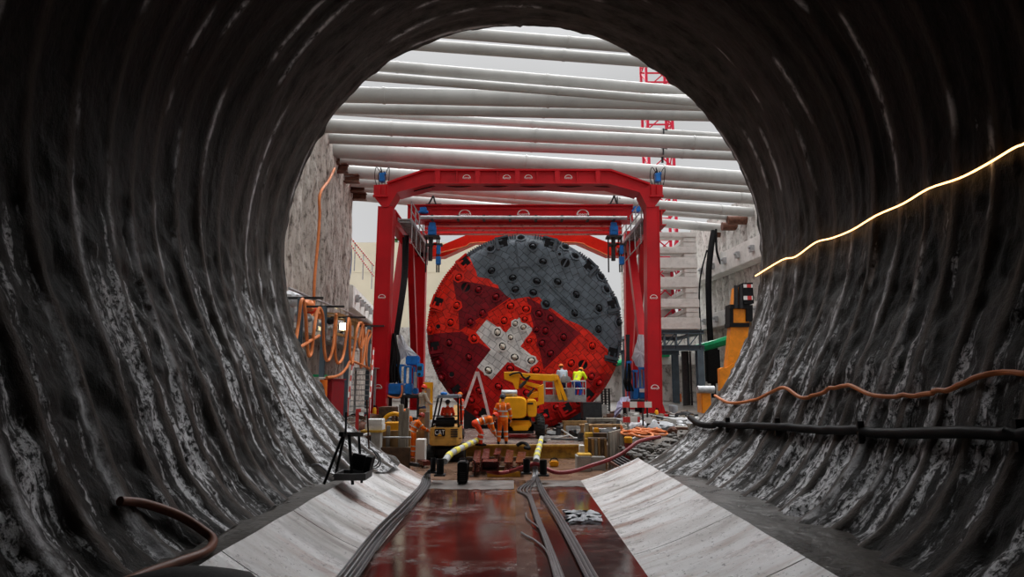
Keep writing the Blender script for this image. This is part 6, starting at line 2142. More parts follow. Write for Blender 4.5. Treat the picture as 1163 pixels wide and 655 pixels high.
for y in (12.6, 13.2): m.box2((a.x, y - .02, c.z), (c.x, y + .02, a.z))
single(m, 'mortar_tub', mat('dull grey plastic', (.12, .12, .12), .6, dirt=.4), 'flat grey mortar tub on the bench under the trestle', 'tub', smooth=0)
for i, q_ in enumerate((((400, 500), (440, 510), (465, 480), (450, 430), (410, 400)), ((395, 480), (430, 500), (455, 470), (430, 420), (405, 395)), ((70, 495), (110, 490), (160, 530), (200, 550), (190, 560)))):
    tube_thing('thin_cable', CABLE, [P(*g1(x, y), 13.6 - i * .3) for x, y in q_], .016, ['grey cable loop right of the trestle, outer', 'grey cable loop right of the trestle, inner', 'thin grey cable lying left of the trestle'][i], 'cable')

# ---------------- left timber formwork
f4_ = lambda x, y: (425 + x / 5.69, 430 + y / 5.69)
def slab_px(name, mt, f, x0, y0, x1, y1, Y, dep, label, cat, group=None, bev=.012, zb=None):
    a, c = P(*f(x0, y0), Y), P(*f(x1, y1), Y)
    m = MB(); m.box2((a.x, Y, c.z if zb is None else zb), (c.x, Y + dep, a.z), bev=bev)
    return single(m, name, mt, label, cat, group)
idn = lambda x, y: (x, y)
slab_px('formwork', WOOD, f4_, 36, 335, 232, 452, 21.2, .12, 'brown formwork panel at the left pit edge behind the grey posts', 'panel', None, zb=-.13)
slab_px('formwork_board', WOODD, f4_, 28, 444, 232, 520, 20.6, .10, 'dark brown board set on edge at the foot of the left formwork', 'board', zb=-.13)
for i, (x0, x1, y0) in enumerate(((160, 178, 165), (184, 200, 210), (202, 217, 190))):
    slab_px('timber_post', WOODG, f4_, x0, y0, x1, 470, 21.0 + .05 * i, .2, ['tall grey timber post, leftmost of three at the left formwork', 'shorter grey timber post between two taller ones', 'grey timber post next to the orange worker'][i], 'post', 'grey timber posts', zb=-.13)
slab_px('timber_post', WOODG, f4_, 78, 305, 98, 440, 21.08, .1, 'thin upright timber in front of the brown formwork panel', 'post', zb=-.13)
m = MB(); m.rod(P(*f4_(40, 378), 20.9), P(*f4_(240, 380), 20.9), .03)
single(m, 'tie_rod', GALV, 'thin pale rod across the left formwork panel', 'rod')
slab_px('yellow_board', WOODY, g1, 350, 295, 470, 309, 20.4, .7, 'yellow ledge board under the white blocks at left', 'board', bev=.01)
for i, (x0, x1, y0, y1) in enumerate(((376, 424, 262, 296), (426, 474, 262, 296), (385, 472, 232, 261))):
    slab_px('white_block', FOAM, g1, x0, y0, x1, y1, 20.5, .5, ['white block, lower left of three on the yellow ledge board', 'white block, lower right of three on the yellow ledge board', 'white block on top of two others on the yellow ledge board'][i], 'block', 'white blocks')
for i, (x0, x1) in enumerate(((410, 432), (436, 460))):
    slab_px('concrete_post', CONC, g1, x0, 309, x1, 412, 20.45 , .4, ['concrete post below the yellow ledge board, left one', 'concrete post below the yellow ledge board, right one'][i], 'post', zb=-.13)
slab_px('yellow_crate', YEL, f4_, 60, 285, 160, 322, 23.0, .8, 'flat yellow crate behind the left formwork', 'crate', zb=-.13)
tube_thing('yellow_hose', YEL, [P(*f4_(*p_), 22.9) for p_ in ((58, 280), (75, 250), (105, 230), (140, 225), (165, 235))], .07, 'thick yellow hose arching over the left formwork', 'hose')
slab_px('white_block', FOAM, f4_, 268, 392, 325, 482, 21.9, .5, 'single white block standing left of the small digger', 'block', zb=-.13)
for i, (x0, x1, y0, y1, Y) in enumerate(((282, 322, 300, 390, 24.6), (326, 350, 215, 420, 24.4), (290, 330, 195, 300, 25.0))):
    slab_px('timber_post', WOOD if i != 1 else WOODG, f4_, x0, y0, x1, y1, Y, .25, ['squat brown timber between the orange worker and the digger', 'tall grey brown timber close to the digger cab', 'brown crate wood under the worker in the beige jacket'][i], 'timber', zb=-.13)
a, c = P(*f4_(282, 200), 25.7), P(*f4_(365, 255), 25.7)
m = MB(); m.box2((a.x - .4, 25.7, -.13), (c.x + .05, 26.9, .70), bev=.02); single(m, 'timber_pallet', WOOD, 'brown timber platform under the worker in the beige jacket', 'platform')
m = MB(); m.bar(PZ(469, 521, -.02), PZ(485, 526, .02), .24, .14); single(m, 'short_beam', BEAMR, 'short dark beam lying by the left sleeves on the bench end', 'beam', smooth=0)
m = MB(); m.bar(PZ(466, 526.5, .1), PZ(475, 528, .1), .10, .10); single(m, 'short_beam', DARK, 'small dark bar lying left of the short beam', 'bar', smooth=0)

# ---------------- right timber formwork
f5 = lambda x, y: (640 + x / 5.693, 430 + y / 5.693)
for i in range(6):
    x0 = 160 + i * 20.5
    slab_px('formwork_plank', [WOODD, WOOD, WOODG, WOOD, WOODD, WOOD][i], f5, x0, 385 + (i % 3) * 4, x0 + 20, 500, 21.0 + .02 * (i % 2), .09,
            '%s upright plank of the right formwork front, behind the yellow post' % ['first', 'second', 'third', 'fourth', 'fifth', 'sixth'][i], 'plank', 'upright planks of the right formwork', zb=-.13)
m = MB(); a = P(*f5(285, 378), 21.1); c = P(*f5(408, 378), 23.4)
for i in range(8):
    q0, q1 = a.lerp(c, i / 8), a.lerp(c, (i + .94) / 8)
    m.prism([(q0.x, q0.y, -.13), (q1.x, q1.y, -.13), (q1.x, q1.y, 1.02), (q0.x, q0.y, 1.02)], (.07, -.03, 0))
single(m, 'formwork_wall', WOODG, 'grey boarded formwork side wall on the right, running away from the planks', 'panel', smooth=0)
slab_px('yellow_post', WOODY, f5, 138, 388, 160, 500, 20.9, .16, 'yellow upright post at the corner of the right formwork', 'post', zb=-.13)
slab_px('yellow_board', WOODY, f5, 96, 488, 184, 506, 20.4, .55, 'yellow board lying on the concrete block by the right formwork', 'board')
slab_px('concrete_block', CONC, f5, 86, 500, 180, 562, 20.35, .6, 'grey concrete block under the yellow board at the right formwork', 'block', zb=-.13)
slab_px('concrete_block', CONC, f5, 182, 506, 272, 545, 20.7, .5, 'flat grey concrete block in front of the upright planks', 'block', zb=-.13)
slab_px('white_block', FOAM, f5, 106, 432, 139, 490, 21.3, .4, 'white block standing left of the yellow post at right', 'block', zb=-.13)
for i, (x0, x1, y0, y1, Y, mt) in enumerate(((140, 192, 350, 386, 21.6, WOODY), (195, 282, 352, 384, 21.5, WOODD), (142, 165, 290, 350, 21.9, WOODG), (168, 190, 300, 350, 22.0, WOOD), (200, 230, 320, 352, 22.2, YEL))):
    slab_px('timber_offcut', mt, f5, x0, y0, x1, y1, Y, .3, ['yellow offcut on top of the right formwork', 'dark timber lying along the top of the right formwork', 'upright grey offcut on the right formwork', 'upright brown offcut on the right formwork', 'small yellow offcut behind the right formwork'][i], 'timber', 'timber offcuts on the right formwork')
a, c = P(*f5(161, 384), 21.14), P(*f5(283, 500), 21.14)
m = MB(); m.box2((a.x, 21.15, -.13), (c.x, 22.7, a.z), bev=.02); single(m, 'timber_fill', WOODD, 'dark timber packing inside the right formwork', 'timber')
# red barrel with yellow lid
a, c = P(*f5(402, 405), 20.6), P(*f5(452, 480), 20.6)
t = thing('barrel', 'dark red barrel with a yellow lid right of the formwork wall', 'barrel', ((a.x + c.x) / 2, 20.8, c.z))
r = (c.x - a.x) / 2; x_ = (a.x + c.x) / 2
m = MB(); m.lathe([(0, c.z - .35), (r, c.z - .35), (r, c.z), (r * 1.04, c.z + .02), (r, c.z + .05), (r, a.z - .02), (0, a.z)], (x_, 20.8, 0), 'Z', 24); m.build('drum', REDHOSE, t)
m = MB(); m.lathe([(r * 1.05, a.z - .06), (r * 1.12, a.z - .05), (r * 1.12, a.z + .10), (r * .9, a.z + .13), (0, a.z + .13)], (x_, 20.8, 0), 'Z', 24); m.build('lid', YEL, t)
# steel rack lying on the right bench end
A = [PZ(*f5(278, 522), .30), PZ(*f5(405, 604), .26), PZ(*f5(505, 580), .40), PZ(*f5(375, 508), .40)]
t = thing('steel_rack', 'flat rusty rack of parallel bars lying on the right concrete bench end', 'rack', A[1])
for i in range(5):
    k = i / 4
    m = MB(); m.bar(A[0].lerp(A[3], k) , A[1].lerp(A[2], k), .06, .08); m.build('bar', RUST if i == 0 else DARK, t, smooth=0)
for k in (.02, .98):
    m = MB(); m.bar(A[0].lerp(A[1], k) - Vector((0, 0, .05)), A[3].lerp(A[2], k) - Vector((0, 0, .05)), .05, .05); m.build('cross_bar', RUST, t, smooth=0)
# barrier planks
t = thing('barrier', 'red and white striped barrier of two planks in front of the right gantry leg', 'barrier', (P(717, 480, 24).x, 24.2, .85))
Yb = 24.2
for (x0, y0, x1, y1) in ((380, 148, 572, 186), (380, 246, 496, 282), (528, 250, 574, 288)):
    a, c = P(*f5(x0, y0), Yb), P(*f5(x1, y1), Yb)
    m = MB(); m.box2((a.x, Yb, c.z), (c.x, Yb + .04, a.z)); m.build('plank', RW, t, smooth=0)
for x in (412, 510, 540):
    a = P(*f5(x, 140), Yb + .06)
    m = MB(); m.rod((a.x, a.y, .75), (a.x, a.y, a.z), .035, n=8); m.build('post', GALV if x == 412 else DARK, t)
sheet('plastic_sheet', 'lilac plastic sheet hanging left of the striped barrier', [P(*f5(375, 120), 24.9), P(*f5(425, 112), 24.9), P(*f5(430, 150), 24.8), P(*f5(385, 165), 24.6), P(*f5(365, 225), 24.5), P(*f5(325, 255), 24.4), P(*f5(330, 215), 24.5), P(*f5(352, 150), 24.8)], 24, LILAC)
m = MB(); p = P(*f5(590, 350), 23.6); m.ico(p - Vector((0, 0, .1)), (.30, .35, .50), 3, jit=.10)
single(m, 'covered_bundle', mat('grey tarpaulin', (.33, .34, .36), .5, var=.2, bump=.5, bscale=6), 'grey covered bundle right of the barrier posts', 'bundle')
m = MB(); p = P(*f5(490, 320), 24.6); m.ico(p, (.45, .3, .28), 3, jit=.10)
single(m, 'covered_bundle', TARP, 'pale covered bundle below the striped barrier', 'bundle')
slab_px('brick_stack', mat('brown brick', (.30, .15, .09), .8, var=.3, scale=9), f5, 390, 342, 450, 372, 22.6, .4, 'small brown stack of bricks below the barrier post', 'bricks', zb=.75)
# orange hoses coiled on the right bank
for i in range(4):
    pts = []
    a0 = rnd.uniform(0, 6)
    cx_, cy_ = P(722 + i * 4.5, 490, 22.6).x, 21.6 + .25 * i
    for k in range(16):
        a = a0 + k * .62
        rr = .38 + .18 * math.sin(k * 1.3 + i)
        pts.append(Vector((cx_ + rr * 1.4 * math.cos(a), cy_ + rr * 1.2 * math.sin(a), .92 + .03 * i + .05 * math.sin(k * 1.7 + i))))
    tube_thing('orange_hose', ORHOSE, pts, .04, 'orange hose coiled in the tangle on the right bank', 'hose', 'tangled orange hoses on the right bank', sub=4)
tube_thing('orange_hose', ORHOSE, [P(*f5(x, y), 22.4) for x, y in ((350, 372), (360, 350), (372, 330), (374, 305), (385, 330), (430, 350), (480, 345), (520, 365))], .035, 'orange hose rising in a hook left of the brick stack', 'hose')
# gas bottles by the gantry feet
def bottle(px, py0, py1, Y, label):
    a, c = P(px, py0, Y), P(px, py1, Y)
    t = thing('fire_extinguisher', label, 'extinguisher', (a.x, Y, c.z), 'yellow extinguishers at the gantry feet')
    h = a.z - c.z; r = h * .17
    m = MB(); m.lathe([(0, c.z), (r, c.z), (r, c.z + h * .68), (r * .6, c.z + h * .8), (r * .3, c.z + h * .84), (0, c.z + h * .84)], (a.x, Y, 0), 'Z', 16); m.build('cylinder', YEL, t)
    m = MB(); m.box((a.x + .03, Y, c.z + h * .92), (r * 1.6, .05, h * .10)); m.rod((a.x, Y, c.z + h * .8), (a.x, Y, c.z + h), r * .25, n=8)
    m.tube(smooth_path([(a.x + r * .6, Y, c.z + h * .9), (a.x + r * 1.5, Y, c.z + h * .8), (a.x + r * 1.4, Y, c.z + h * .3)], 4), r * .14, 6); m.build('valve', BLACK, t)
bottle(425.5, 460, 474, 32.9, 'yellow extinguisher standing at the foot of the left gantry leg')
bottle(745.5, 463, 476, 32.6, 'yellow extinguisher standing at the foot of the right gantry leg')

# ---------------- hoses hung on posts along the left wall
l5 = lambda x, y: (310 + x / 4.094, 320 + y / 4.094)
XL = -7.55
def PX(px, py, X):
    d = ray(px, py); return Vector((0, 0, CAMZ)) + d * (X / d.x)
posts = [(130, 75, 540, 70, 200), (240, 115, 600, 180, 305), (350, 165, 640, 320, 420), (447, 205, 640, 430, 452)]
for i, (x, y0, y1, xa, xb) in enumerate(posts):
    p = PX(*l5(x, y0), XL)
    t = thing('hose_post', ['grey steel hose post nearest the tunnel edge on the left', 'second grey steel hose post from the tunnel edge', 'third grey steel hose post, by the work lamp', 'farthest grey hose post, next to the left gantry leg'][i], 'post', (XL, p.y, .85), 'hose posts along the left wall')
    m = MB(); m.ibeam((XL, p.y, .6), (XL, p.y, p.z), .18, .18, .02, up=(0, 1, 0)); m.build('post', STEELB, t, smooth=0)
    m = MB(); m.box((XL, p.y, p.z), (1.6, .08, .08)); m.build('arm', DARK, t, smooth=0)
loops = [((70, 322), (100, 290), (118, 200), (130, 95), (142, 88), (152, 160), (160, 300), (168, 345), (180, 320), (192, 220), (205, 140), (218, 120)),
         ((218, 120), (232, 160), (236, 280), (245, 355), (262, 360), (280, 300), (288, 200), (294, 148)),
         ((294, 148), (290, 240), (290, 340), (305, 378), (328, 340), (345, 220), (352, 168)),
         ((352, 168), (358, 200), (358, 330), (366, 382), (375, 330), (390, 230), (402, 190)),
         ((402, 190), (416, 200), (400, 280), (410, 310), (425, 260), (420, 200)),
         ((420, 200), (412, 300), (408, 395), (420, 360), (435, 260), (445, 225)),
         ((445, 225), (455, 240), (438, 290), (435, 380), (450, 410), (458, 380)),
         ((120, 310), (140, 295), (180, 270), (215, 250)), ((250, 445), (290, 440), (320, 425), (345, 395), (360, 370), (400, 380), (450, 405))]
ll = ['orange hose hanging in long loops over the post nearest the tunnel edge', 'orange hose loop between the second and third post on the left', 'orange hose loop hanging in front of the work lamp', 'narrow orange hose loop right of the third post', 'small orange hose loop high by the fourth post',
      'long orange hose loop low before the staircase', 'orange hose end by the left gantry leg', 'short orange hose running along the left waling', 'orange hose sagging above the red cabinet']
for i, q_ in enumerate(loops):
    tube_thing('orange_hose', ORHOSE, [PX(*l5(x, y), XL + .28 + .05 * (k % 2)) for k, (x, y) in enumerate(q_)], .06, ll[i], 'hose', 'orange hoses along the left wall')
m = MB(); m.tube([PX(*l5(x, y), XL - .3) for x, y in ((75, 30), (200, 83), (330, 132), (445, 190))], .05, 8)
single(m, 'conduit_pipe', GALV, 'thin grey conduit sloping along the left wall above the hose posts', 'pipe')
w6 = lambda x, y: (310 + x / 3.853, 160 + y / 3.853)
def onwall(px, py, off=.45):
    d = ray(px, py); s_ = (WL0 + off) / (d.x + .1 * d.y); return Vector((0, 0, CAMZ)) + d * s_
tube_thing('orange_hose', ORHOSE, [onwall(*w6(x, y)) for x, y in ((270, 120), (245, 172), (206, 232), (204, 330), (196, 450), (184, 580), (180, 655), (178, 720), (165, 790))], .07, 'orange hose running down the rough left pit wall', 'hose')
tube_thing('blue_hose', mat('blue hose rubber', (.03, .08, .22), .5), [onwall(*w6(x, y), -.1) for x, y in ((322, 400), (340, 470), (338, 560), (326, 650), (318, 740))], .08, 'dark blue hose hanging down the far left wall', 'hose')
# cabinets, pole, staircase
def cab(x0, x1, y0, y1, Y, dep, mt, label, cat='cabinet'):
    a, c = P(*l5(x0, y0), Y), P(*l5(x1, y1), Y)
    t = thing('site_cabinet', label, cat, ((a.x + c.x) / 2, Y + dep / 2, .85))
    m = MB(); m.box2((a.x, Y, .8), (c.x, Y + dep, a.z), bev=.03); m.build('body', mt, t)
    m = MB(); m.box2((a.x + .06, Y - .03, .95), (c.x - .06, Y + .01, a.z - .08), bev=.015); d = m.build('door', mt, t)
    m = MB(); m.box2((c.x - .16, Y - .06, 1.5), (c.x - .12, Y - .02, 1.7)); m.build('handle', DARK, d)
    m = MB(); m.box2((a.x - .05, Y - .06, a.z), (c.x + .05, Y + dep + .05, a.z + .05)); m.build('roof', mt, t)
cab(148, 204, 448, 580, 24.5, .8, CONCL, 'pale grey upright cabinet at the left bank beside the tunnel edge')
cab(208, 268, 455, 600, 26.0, 2.0, mat('container red', (.30, .012, .02), .5, var=.2, dirt=.3), 'dark red container behind the orange pole on the left bank', 'container')
m = MB(); a = P(*l5(236, 455), 23.6); m.rod((a.x, 23.6, .85), (a.x, 23.6, a.z), .14, n=14); m.rod((a.x, 23.6, .85), (a.x, 23.6, .95), .25, n=14)
single(m, 'orange_pole', mat('orange plastic', (.85, .18, .02), .45), 'thick orange pole standing before the red container', 'pole')
slab_px('green_crate', GREENP, l5, 185, 430, 215, 452, 26.2, 1.2, 'green lid on top of the red container', 'lid')
t = thing('staircase', 'grey metal staircase with white handrails left of the gantry leg', 'staircase', (P(408, 460, 30).x, 30, .85))
S0, S1 = P(*l5(400, 572), 30.0), P(*l5(420, 398), 32.4)
S0.z = .9
for s in (-.5, .5):
    m = MB(); m.bar(S0 + Vector((s, 0, 0)), S1 + Vector((s, 0, 0)), .05, .22); m.build('stringer', GALV, t, smooth=0)
    m = MB(); m.rod(S0 + Vector((s, 0, 1.0)), S1 + Vector((s, 0, 1.0)), .035, n=8)
    for k in (0, .33, .66, 1): q_ = S0.lerp(S1, k) + Vector((s, 0, 0)); m.rod(q_, q_ + Vector((0, 0, 1.0)), .03, n=8)
    m.build('handrail', RWR, t)
for i in range(10):
    q_ = S0.lerp(S1, (i + .5) / 10); m = MB(); m.box(q_, (.95, .26, .04)); m.build('tread', GALV, t, smooth=0)
q_ = S1; m = MB(); m.box2((q_.x - .6, q_.y, q_.z - .05), (q_.x + .6, q_.y + 1.2, q_.z)); 
for s in (-.5, .5): m.box2((q_.x + s - .05, q_.y + .5, .8), (q_.x + s + .05, q_.y + .6, q_.z))
m.build('landing', GALV, t, smooth=0)
# work lamp on a timber frame
p = PX(*l5(327, 207), -7.9)
t = thing('work_lamp', 'bright work lamp on the left wall behind the orange hose loops', 'lamp', p)
m = MB(); m.box(p + Vector((0, .12, 0)), (.42, .14, .42), bev=.04); m.build('housing', DARK, t)
m = MB(); m.box(p + Vector((0, .03, 0)), (.34, .06, .34), bev=.03); m.build('lens', emit_mat('lamp glow', (1.0, .78, .42), 14.0), t)
m = MB(); m.bar(p + Vector((0, .15, -.2)), p + Vector((-.6, .3, -.5)), .06, .06); m.build('bracket', DARK, t)
tfr = thing('timber_canopy', 'pale timber canopy frame round the work lamp on the left wall', 'frame', (p.x, p.y + 2, 6.5))
F0 = [PX(*l5(x, y), -8.0) for x, y in ((296, 150), (455, 205))]
m = MB(); m.bar(F0[0], F0[1], .16, .16); m.build('rail', WOOD, tfr, smooth=0)
m = MB(); m.bar(F0[0] - Vector((0, 0, .9)), F0[1] - Vector((0, 0, .9)), .12, .12); m.build('rail', WOOD, tfr, smooth=0)
for k in (0, .25, .5, .75, 1):
    q_ = F0[0].lerp(F0[1], k); m = MB(); m.bar(q_, q_ - Vector((0, 0, 1.0)), .12, .12); m.build('strut', WOOD, tfr, smooth=0)
    m = MB(); m.bar(q_, q_ + Vector((-1.2, 0, .1)), .10, .10); m.build('strut', WOOD, tfr, smooth=0)
# bundles of cloth lying on the waling
cl = [(95, 165, TARP, .5), (150, 185, ORHOSE, .45), (168, 200, HIVISR, .35), (215, 195, ORHOSE, .35), (265, 215, DARK, .4), (300, 235, TARP, .4), (325, 240, CONC, .35), (345, 262, ORHOSE, .3)]
cn = ['white cloth bundle on the left waling, nearest the tunnel edge', 'orange bundle on the left waling next to the white one', 'red orange bundle hanging over the left waling edge', 'small orange bundle right of the second hose post', 'dark bundle on the left waling', 'white bundle on the left waling below the work lamp', 'grey sack on the left waling right of the lamp', 'farthest orange bundle on the left waling']
for i, (x, y, mt, r) in enumerate(cl):
    p = onwall(*l5(x, y), 1.0)
    p.z = max(p.z, 5.55)
    m = MB(); m.ico((p.x, p.y, 5.52 + r * .55), (r * .75, r * 1.2, r * .6), 3, jit=.12)
    single(m, 'cloth_bundle', mt, cn[i], 'bundle', 'bundles on the left waling')
# striped railing above the far waling
t = thing('striped_railing', 'red and white striped railing on the far left wall before the beige wall', 'railing', (rot_w(WL0, 50), 50, 9.3))
for (a, c) in (((320, 400), (440, 545)), ((330, 440), (440, 590))):
    m = MB(); m.rod(P(*w6(*a), 46.5), P(*w6(*c), 55), .07, n=8); m.build('rail', RWR, t)
for k in (0, .3, .6, .95):
    q_ = P(*w6(320, 400), 46.5).lerp(P(*w6(440, 545), 55), k); m = MB(); m.rod(q_, q_ - Vector((0, 0, 2.2)), .05, n=8); m.build('post', GALV, t)
# rubble heap
m = MB()
for i in range(420):
    u, v = rnd.random(), rnd.random()
    c = P(362 + 42 * u, 486 - 6 * u + 3, 18.6 + 3 * v)
    r = rnd.uniform(.05, .17)
    zz = .82 + .85 * max(0, 1 - abs(u - .35) * 1.5) * (1 - abs(v - .5)) * rnd.random()
    m.ico((c.x - 0.3, c.y, zz), (r, r * rnd.uniform(.6, 1.2), r * rnd.uniform(.4, .9)), 1, Matrix.Rotation(rnd.uniform(0, 3), 3, 'Z'), .2)
single(m, 'rubble_heap', mat('grey rubble', (.30, .30, .30), .8, var=.5, scale=4), 'heap of grey rubble at the left foot of the tunnel mouth', 'rubble', kind='stuff', smooth=0)

m = MB()
for i in range(380):
    u, v = rnd.random(), rnd.random()
    Y = 17.3 + 4.5 * v
    x = 3.5 + 2.9 * u + .1 * v
    r = rnd.uniform(.04, .16)
    zz = .50 + .55 * u * rnd.random() + .25 * u
    m.ico((x, Y, zz), (r, r * rnd.uniform(.6, 1.3), r * rnd.uniform(.4, .9)), 1, Matrix.Rotation(rnd.uniform(0, 3), 3, 'Z'), .2)
single(m, 'rubble_heap', mat('dark muddy rubble', (.12, .11, .10), .6, var=.6, scale=4), 'dark rubble spread at the right foot of the tunnel mouth', 'rubble', kind='stuff', smooth=0)
for i, (px, py, Y, sx, sy, sz, mt, lab) in enumerate(((752, 489, 24.5, .5, .4, .22, mat('grey tarpaulin', (.33, .34, .36), .5), 'low grey tarpaulin heap at the right, near the tunnel edge'), (770, 484, 27.5, .6, .5, .22, mat('dull white tarpaulin', (.42, .42, .43), .6, var=.2), 'pale tarpaulin heap below the white pipe railing'), (690, 489, 26.5, .45, .4, .25, DARK, 'dark heap behind the right formwork wall'), (778, 476, 31, .5, .4, .3, BLACK, 'black covered heap by the grey electric cabinet'))):
    p = P(px, py, Y); m = MB(); m.ico((p.x, Y, .95 if abs(p.x) > 4 else .5), (sx, sy, sz), 3, jit=.12)
    single(m, 'covered_heap', mt, lab, 'heap')
# ---------------- right wall: black hoses, green pipes, lamps
k8 = lambda x, y: (770 + x / 2.73, 240 + y / 2.73)
for i, (q_, r, lab) in enumerate(((((112, 60), (103, 110), (95, 200), (97, 330), (104, 440), (106, 480)), .26, 'thick black hose hanging down the right pit wall'),
                        (((90, 120), (72, 190), (66, 260), (70, 360), (78, 480), (80, 560)), .07, 'thin black cable hanging left of the thick black hose'),
                        (((118, 55), (120, 120), (132, 160), (145, 168)), .10, 'black hose curving off to the upper waling'))):
    tube_thing('black_hose', BLACK, [P(*k8(x, y), 52.5) for x, y in q_], r, lab, 'hose')
a = P(*k8(107, 478), 52.3); m = MB(); m.box(a, (1.2, .6, 2.9), bev=.15); m.rod(a - Vector((0, 0, 1.4)), a - Vector((0, 0, 2.6)), .2)
single(m, 'cable_box', BLACK, 'black box at the lower end of the thick black hose', 'box')
tube_thing('green_pipe', GREENP, [P(790, 396, 51), P(810, 391, 50), P(832, 384.5, 48)], .34, 'bright green pipe crossing behind the black hose at right', 'pipe')
tube_thing('green_pipe', GREENP, [P(700, 413, 61.3), P(730, 405, 61.2), P(760, 402, 61.1)], .26, 'green pipe seen between the cutterhead and the right gantry leg', 'pipe')
slab_px('orange_cover', mat('orange plastic', (.85, .18, .02), .45), f5, 727, 97, 764, 168, 61.6, .4, 'orange cover hanging at the right back wall', 'cover')
a, c = P(*f5(705, 172), 36), P(*f5(746, 300), 36)
t = thing('control_cabinet', 'light grey electric cabinet right of the right gantry leg', 'cabinet', ((a.x + c.x) / 2, 36.4, .85))
m = MB(); m.box2((a.x, 36, .8), (c.x, 37, a.z), bev=.04); m.build('body', mat('cabinet grey', (.36, .39, .42), .5), t)
m = MB(); m.box2((a.x + .1, 35.96, 1.1), (c.x - .1, 36.01, a.z - .15)); m.build('door', mat('cabinet grey', (.36, .39, .42), .5), t)
m = MB(); m.rod(P(*f5(632, 262), 30), P(*f5(780, 262), 30), .07, n=10)
for x in (640, 700, 770): q_ = P(*f5(x, 262), 30); m.rod(q_, (q_.x, q_.y, .8), .05, n=8)
single(m, 'pipe_railing', WHITE, 'low white pipe railing at the foot of the right gantry leg', 'railing')
t = thing('amber_post', 'short amber machine post at the foot of the right tunnel edge', 'post', (P(806, 458, 38).x, 38, .85))
a, c = P(*k8(72, 555), 38), P(*k8(104, 600), 38)
m = MB(); m.box2((a.x, 38, .8), (c.x, 39, c.z + .9), bev=.05); m.build('body', AMBER, t)
m = MB(); m.rod(P(*k8(60, 552), 37.9), P(*k8(112, 552), 37.9), .22, n=12); m.build('roller', GALV, t)
# rebar lattice column behind the head on the right
t = thing('rebar_cage', 'dark upright rebar cage right of the cutterhead bottom', 'rebar cage', (P(688, 474, 40).x, 40, .85))
a, c = P(684, 441, 40), P(693, 474, 40)
m = MB()
for x in (a.x, (a.x + c.x) / 2, c.x):
    for y in (40, 40.5): m.rod((x, y, .8), (x, y, a.z), .035, n=6)
m.build('upright_bar', DARK, t)
m = MB()
for i in range(9):
    z = .95 + (a.z - 1) * i / 8
    m.tube([(a.x, 40, z), (c.x, 40, z), (c.x, 40.5, z), (a.x, 40.5, z)], .025, 5, closed=True)
m.build('tie_hoop', DARK, t)
# white webbing sling from the head
for lab, q_ in (('pale webbing strap, left leg of the sling below the white cross', ((541.5, 422), (534, 443), (527, 463))), ('pale webbing strap, right leg of the sling below the white cross', ((542.5, 422), (550, 450), (557, 480)))):
    m = MB(); A = [P(x, y, 36.93 - .35 * i_) for i_, (x, y) in enumerate(q_)]
    for p_, q2 in zip(A, A[1:]): m.bar(p_, q2, .16, .03, up=(0, 1, 0))
    single(m, 'webbing_strap', mat('pale webbing', (.55, .40, .38), .7), lab, 'strap', 'pale webbing straps', smooth=0)
# odds and ends on both banks
odd = [
 ('timber_stack', WOOD, 640, 478, 668, 483, 28.5, .5, 'timber lying on the far edge right of the boom lift'),
 ('steel_profile', GALV, 643, 484, 672, 487, 27.5, .3, 'pale steel profile lying on the slab right of the boom lift'),
 ('timber_stack', WOODG, 668, 475, 700, 479, 27.5, .5, 'grey timber lying below the rebar cage'),
 ('timber_stack', WOOD, 660, 482, 705, 485, 25.5, .4, 'long brown timber behind the right formwork'),
 ('dark_machine', DARK, 662, 457, 684, 476, 33.5, 1.2, 'dark machine part standing under the right side of the cutterhead'),
 ('steel_crate', STEELB, 640, 488, 655, 494, 29.5, .8, 'low blue grey crate behind the boom lift wheel'),
 ('white_board', FOAM, 655, 487, 690, 490, 28.0, .4, 'white board lying right of the boom lift'),
 ('steel_profile', RUST, 690, 470, 705, 474, 31, .4, 'rusty profile lying left of the lilac sheet'),
 ('concrete_block', CONC, 676, 460, 690, 470, 37, .8, 'grey block beside the rebar cage'),
 ('steel_crate', DARK, 755, 475, 768, 486, 29, .8, 'dark crate right of the right gantry foot'),
 ('white_board', FOAM, 752, 484, 778, 489, 27, .6, 'white boards lying right of the covered bundle'),
 ('timber_stack', WOODD, 430, 462, 448, 472, 27.5, .9, 'dark timber stack behind the white blocks at left'),
 ('yellow_stand', YEL, 481, 434, 491, 441, 33, .4, 'yellow bracket behind the worker in the beige jacket'),
 ('white_post', WHITE, 482, 440, 489, 475, 33.5, .3, 'white post below the yellow bracket'),
 ('timber_stack', WOOD, 476, 474, 486, 484, 27.6, .5, 'brown timber block left of the digger roof post'),
 ('rail_barrier', RW, 404, 464, 420, 468, 23.5, .06, 'red and white plank in front of the staircase'),
]
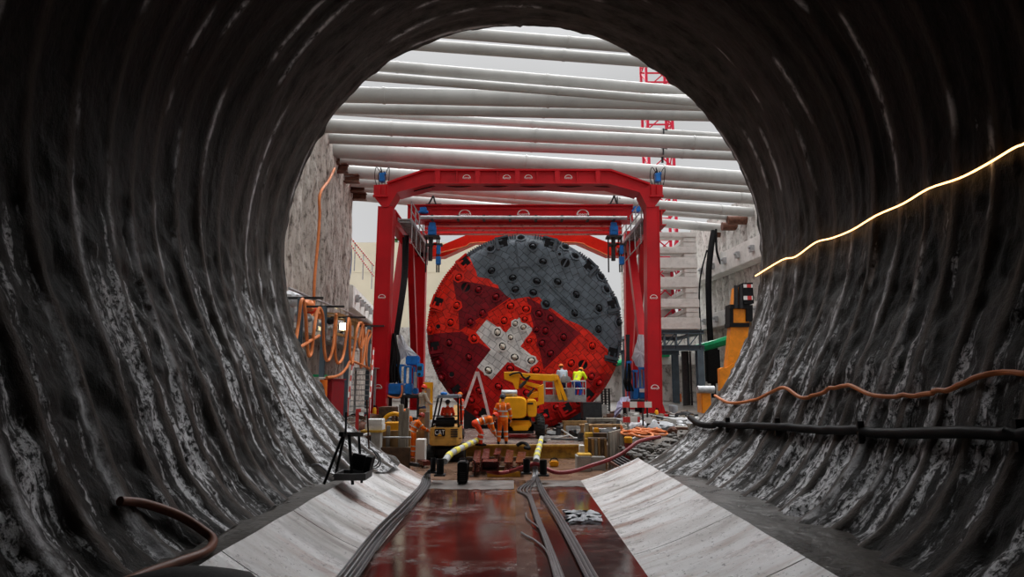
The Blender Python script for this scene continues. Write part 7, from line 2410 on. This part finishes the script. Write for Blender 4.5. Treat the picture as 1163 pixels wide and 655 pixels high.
for nm, mt, x0, y0, x1, y1, Y, dep, lab in odd:
    a, c = P(x0, y0, Y), P(x1, y1, Y)
    m = MB(); m.box2((a.x, Y, c.z), (c.x, Y + dep, a.z), bev=.02)
    base = .35 if (-3.3 < (a.x + c.x) / 2 < 4.0 and 24 < Y < 32.3) else (.80 if (a.x + c.x) / 2 < -4.3 or (a.x + c.x) / 2 > 4.3 else -.13)
    if c.z - base > .05:      # stand it on legs or skids instead of letting it float
        for x in (a.x + .06, c.x - .06):
            for y in (Y + .04, Y + dep - .04): m.box2((x - .05, y - .04, base - .05), (x + .05, y + .04, c.z + .02))
    if 'stack' in nm:
        for i in range(3): m.box2((a.x - .05, Y - .01 + i * .01, c.z + (a.z - c.z) * (i + .9) / 3 - .012), (c.x + .05, Y + dep + .01, c.z + (a.z - c.z) * (i + .9) / 3))
    single(m, nm, mt, lab, nm.replace('_', ' '), smooth=30)

# scattered site debris nobody could count: offcuts, bars, lumps
def debris(x0, x1, y0, y1, zf, n, label):
    m = MB()
    for i in range(n):
        x, y = rnd.uniform(x0, x1), rnd.uniform(y0, y1)
        z = zf(x) + .02
        R = Matrix.Rotation(rnd.uniform(0, 3.1), 3, 'Z') @ Matrix.Rotation(rnd.uniform(-.35, .35), 3, 'X') @ Matrix.Rotation(rnd.uniform(-.25, .25), 3, 'Y')
        k = rnd.random(); m.mi = rnd.randrange(6)
        if k < .40: m.box((x, y, z + .05), (rnd.uniform(.5, 1.6), rnd.uniform(.05, .16), rnd.uniform(.04, .12)), R)
        elif k < .62: m.box((x, y, z + .12), (rnd.uniform(.2, .5), rnd.uniform(.2, .4), rnd.uniform(.15, .38)), R, .02)
        elif k < .82: m.rod(Vector((x, y, z + .06)) - R.col[0] * .7, Vector((x, y, z + .10)) + R.col[0] * .7, rnd.uniform(.02, .05), n=6)
        else: m.ico((x, y, z + .05), (rnd.uniform(.1, .3), rnd.uniform(.1, .3), rnd.uniform(.08, .22)), 2, R, .15)
    single(m, 'site_debris', [WOODD, WOODG, DARK, GALV, RUST, CONC], label, 'debris', kind='stuff', smooth=30)
debris(4.3, 9.5, 22.5, 34, lambda x: .55 + .3 * min(1, max(0, x - 3.75) / 1.5), 170, 'scattered timber, bars and lumps on the right bank before the right gantry leg')
debris(-8.6, -4.6, 20.5, 33, lambda x: .55 + .3 * min(1, max(0, -x - 4.2) / 1.5), 130, 'scattered timber, bars and lumps on the left bank before the left gantry leg')
debris(1.2, 4.0, 25, 32, lambda x: .35, 45, 'scattered offcuts and bars on the slab right of the boom lift')
debris(2.9, 7.2, 33, 39, lambda x: .2, 60, 'dark jumble of parts on the ground below the right rim of the cutterhead')
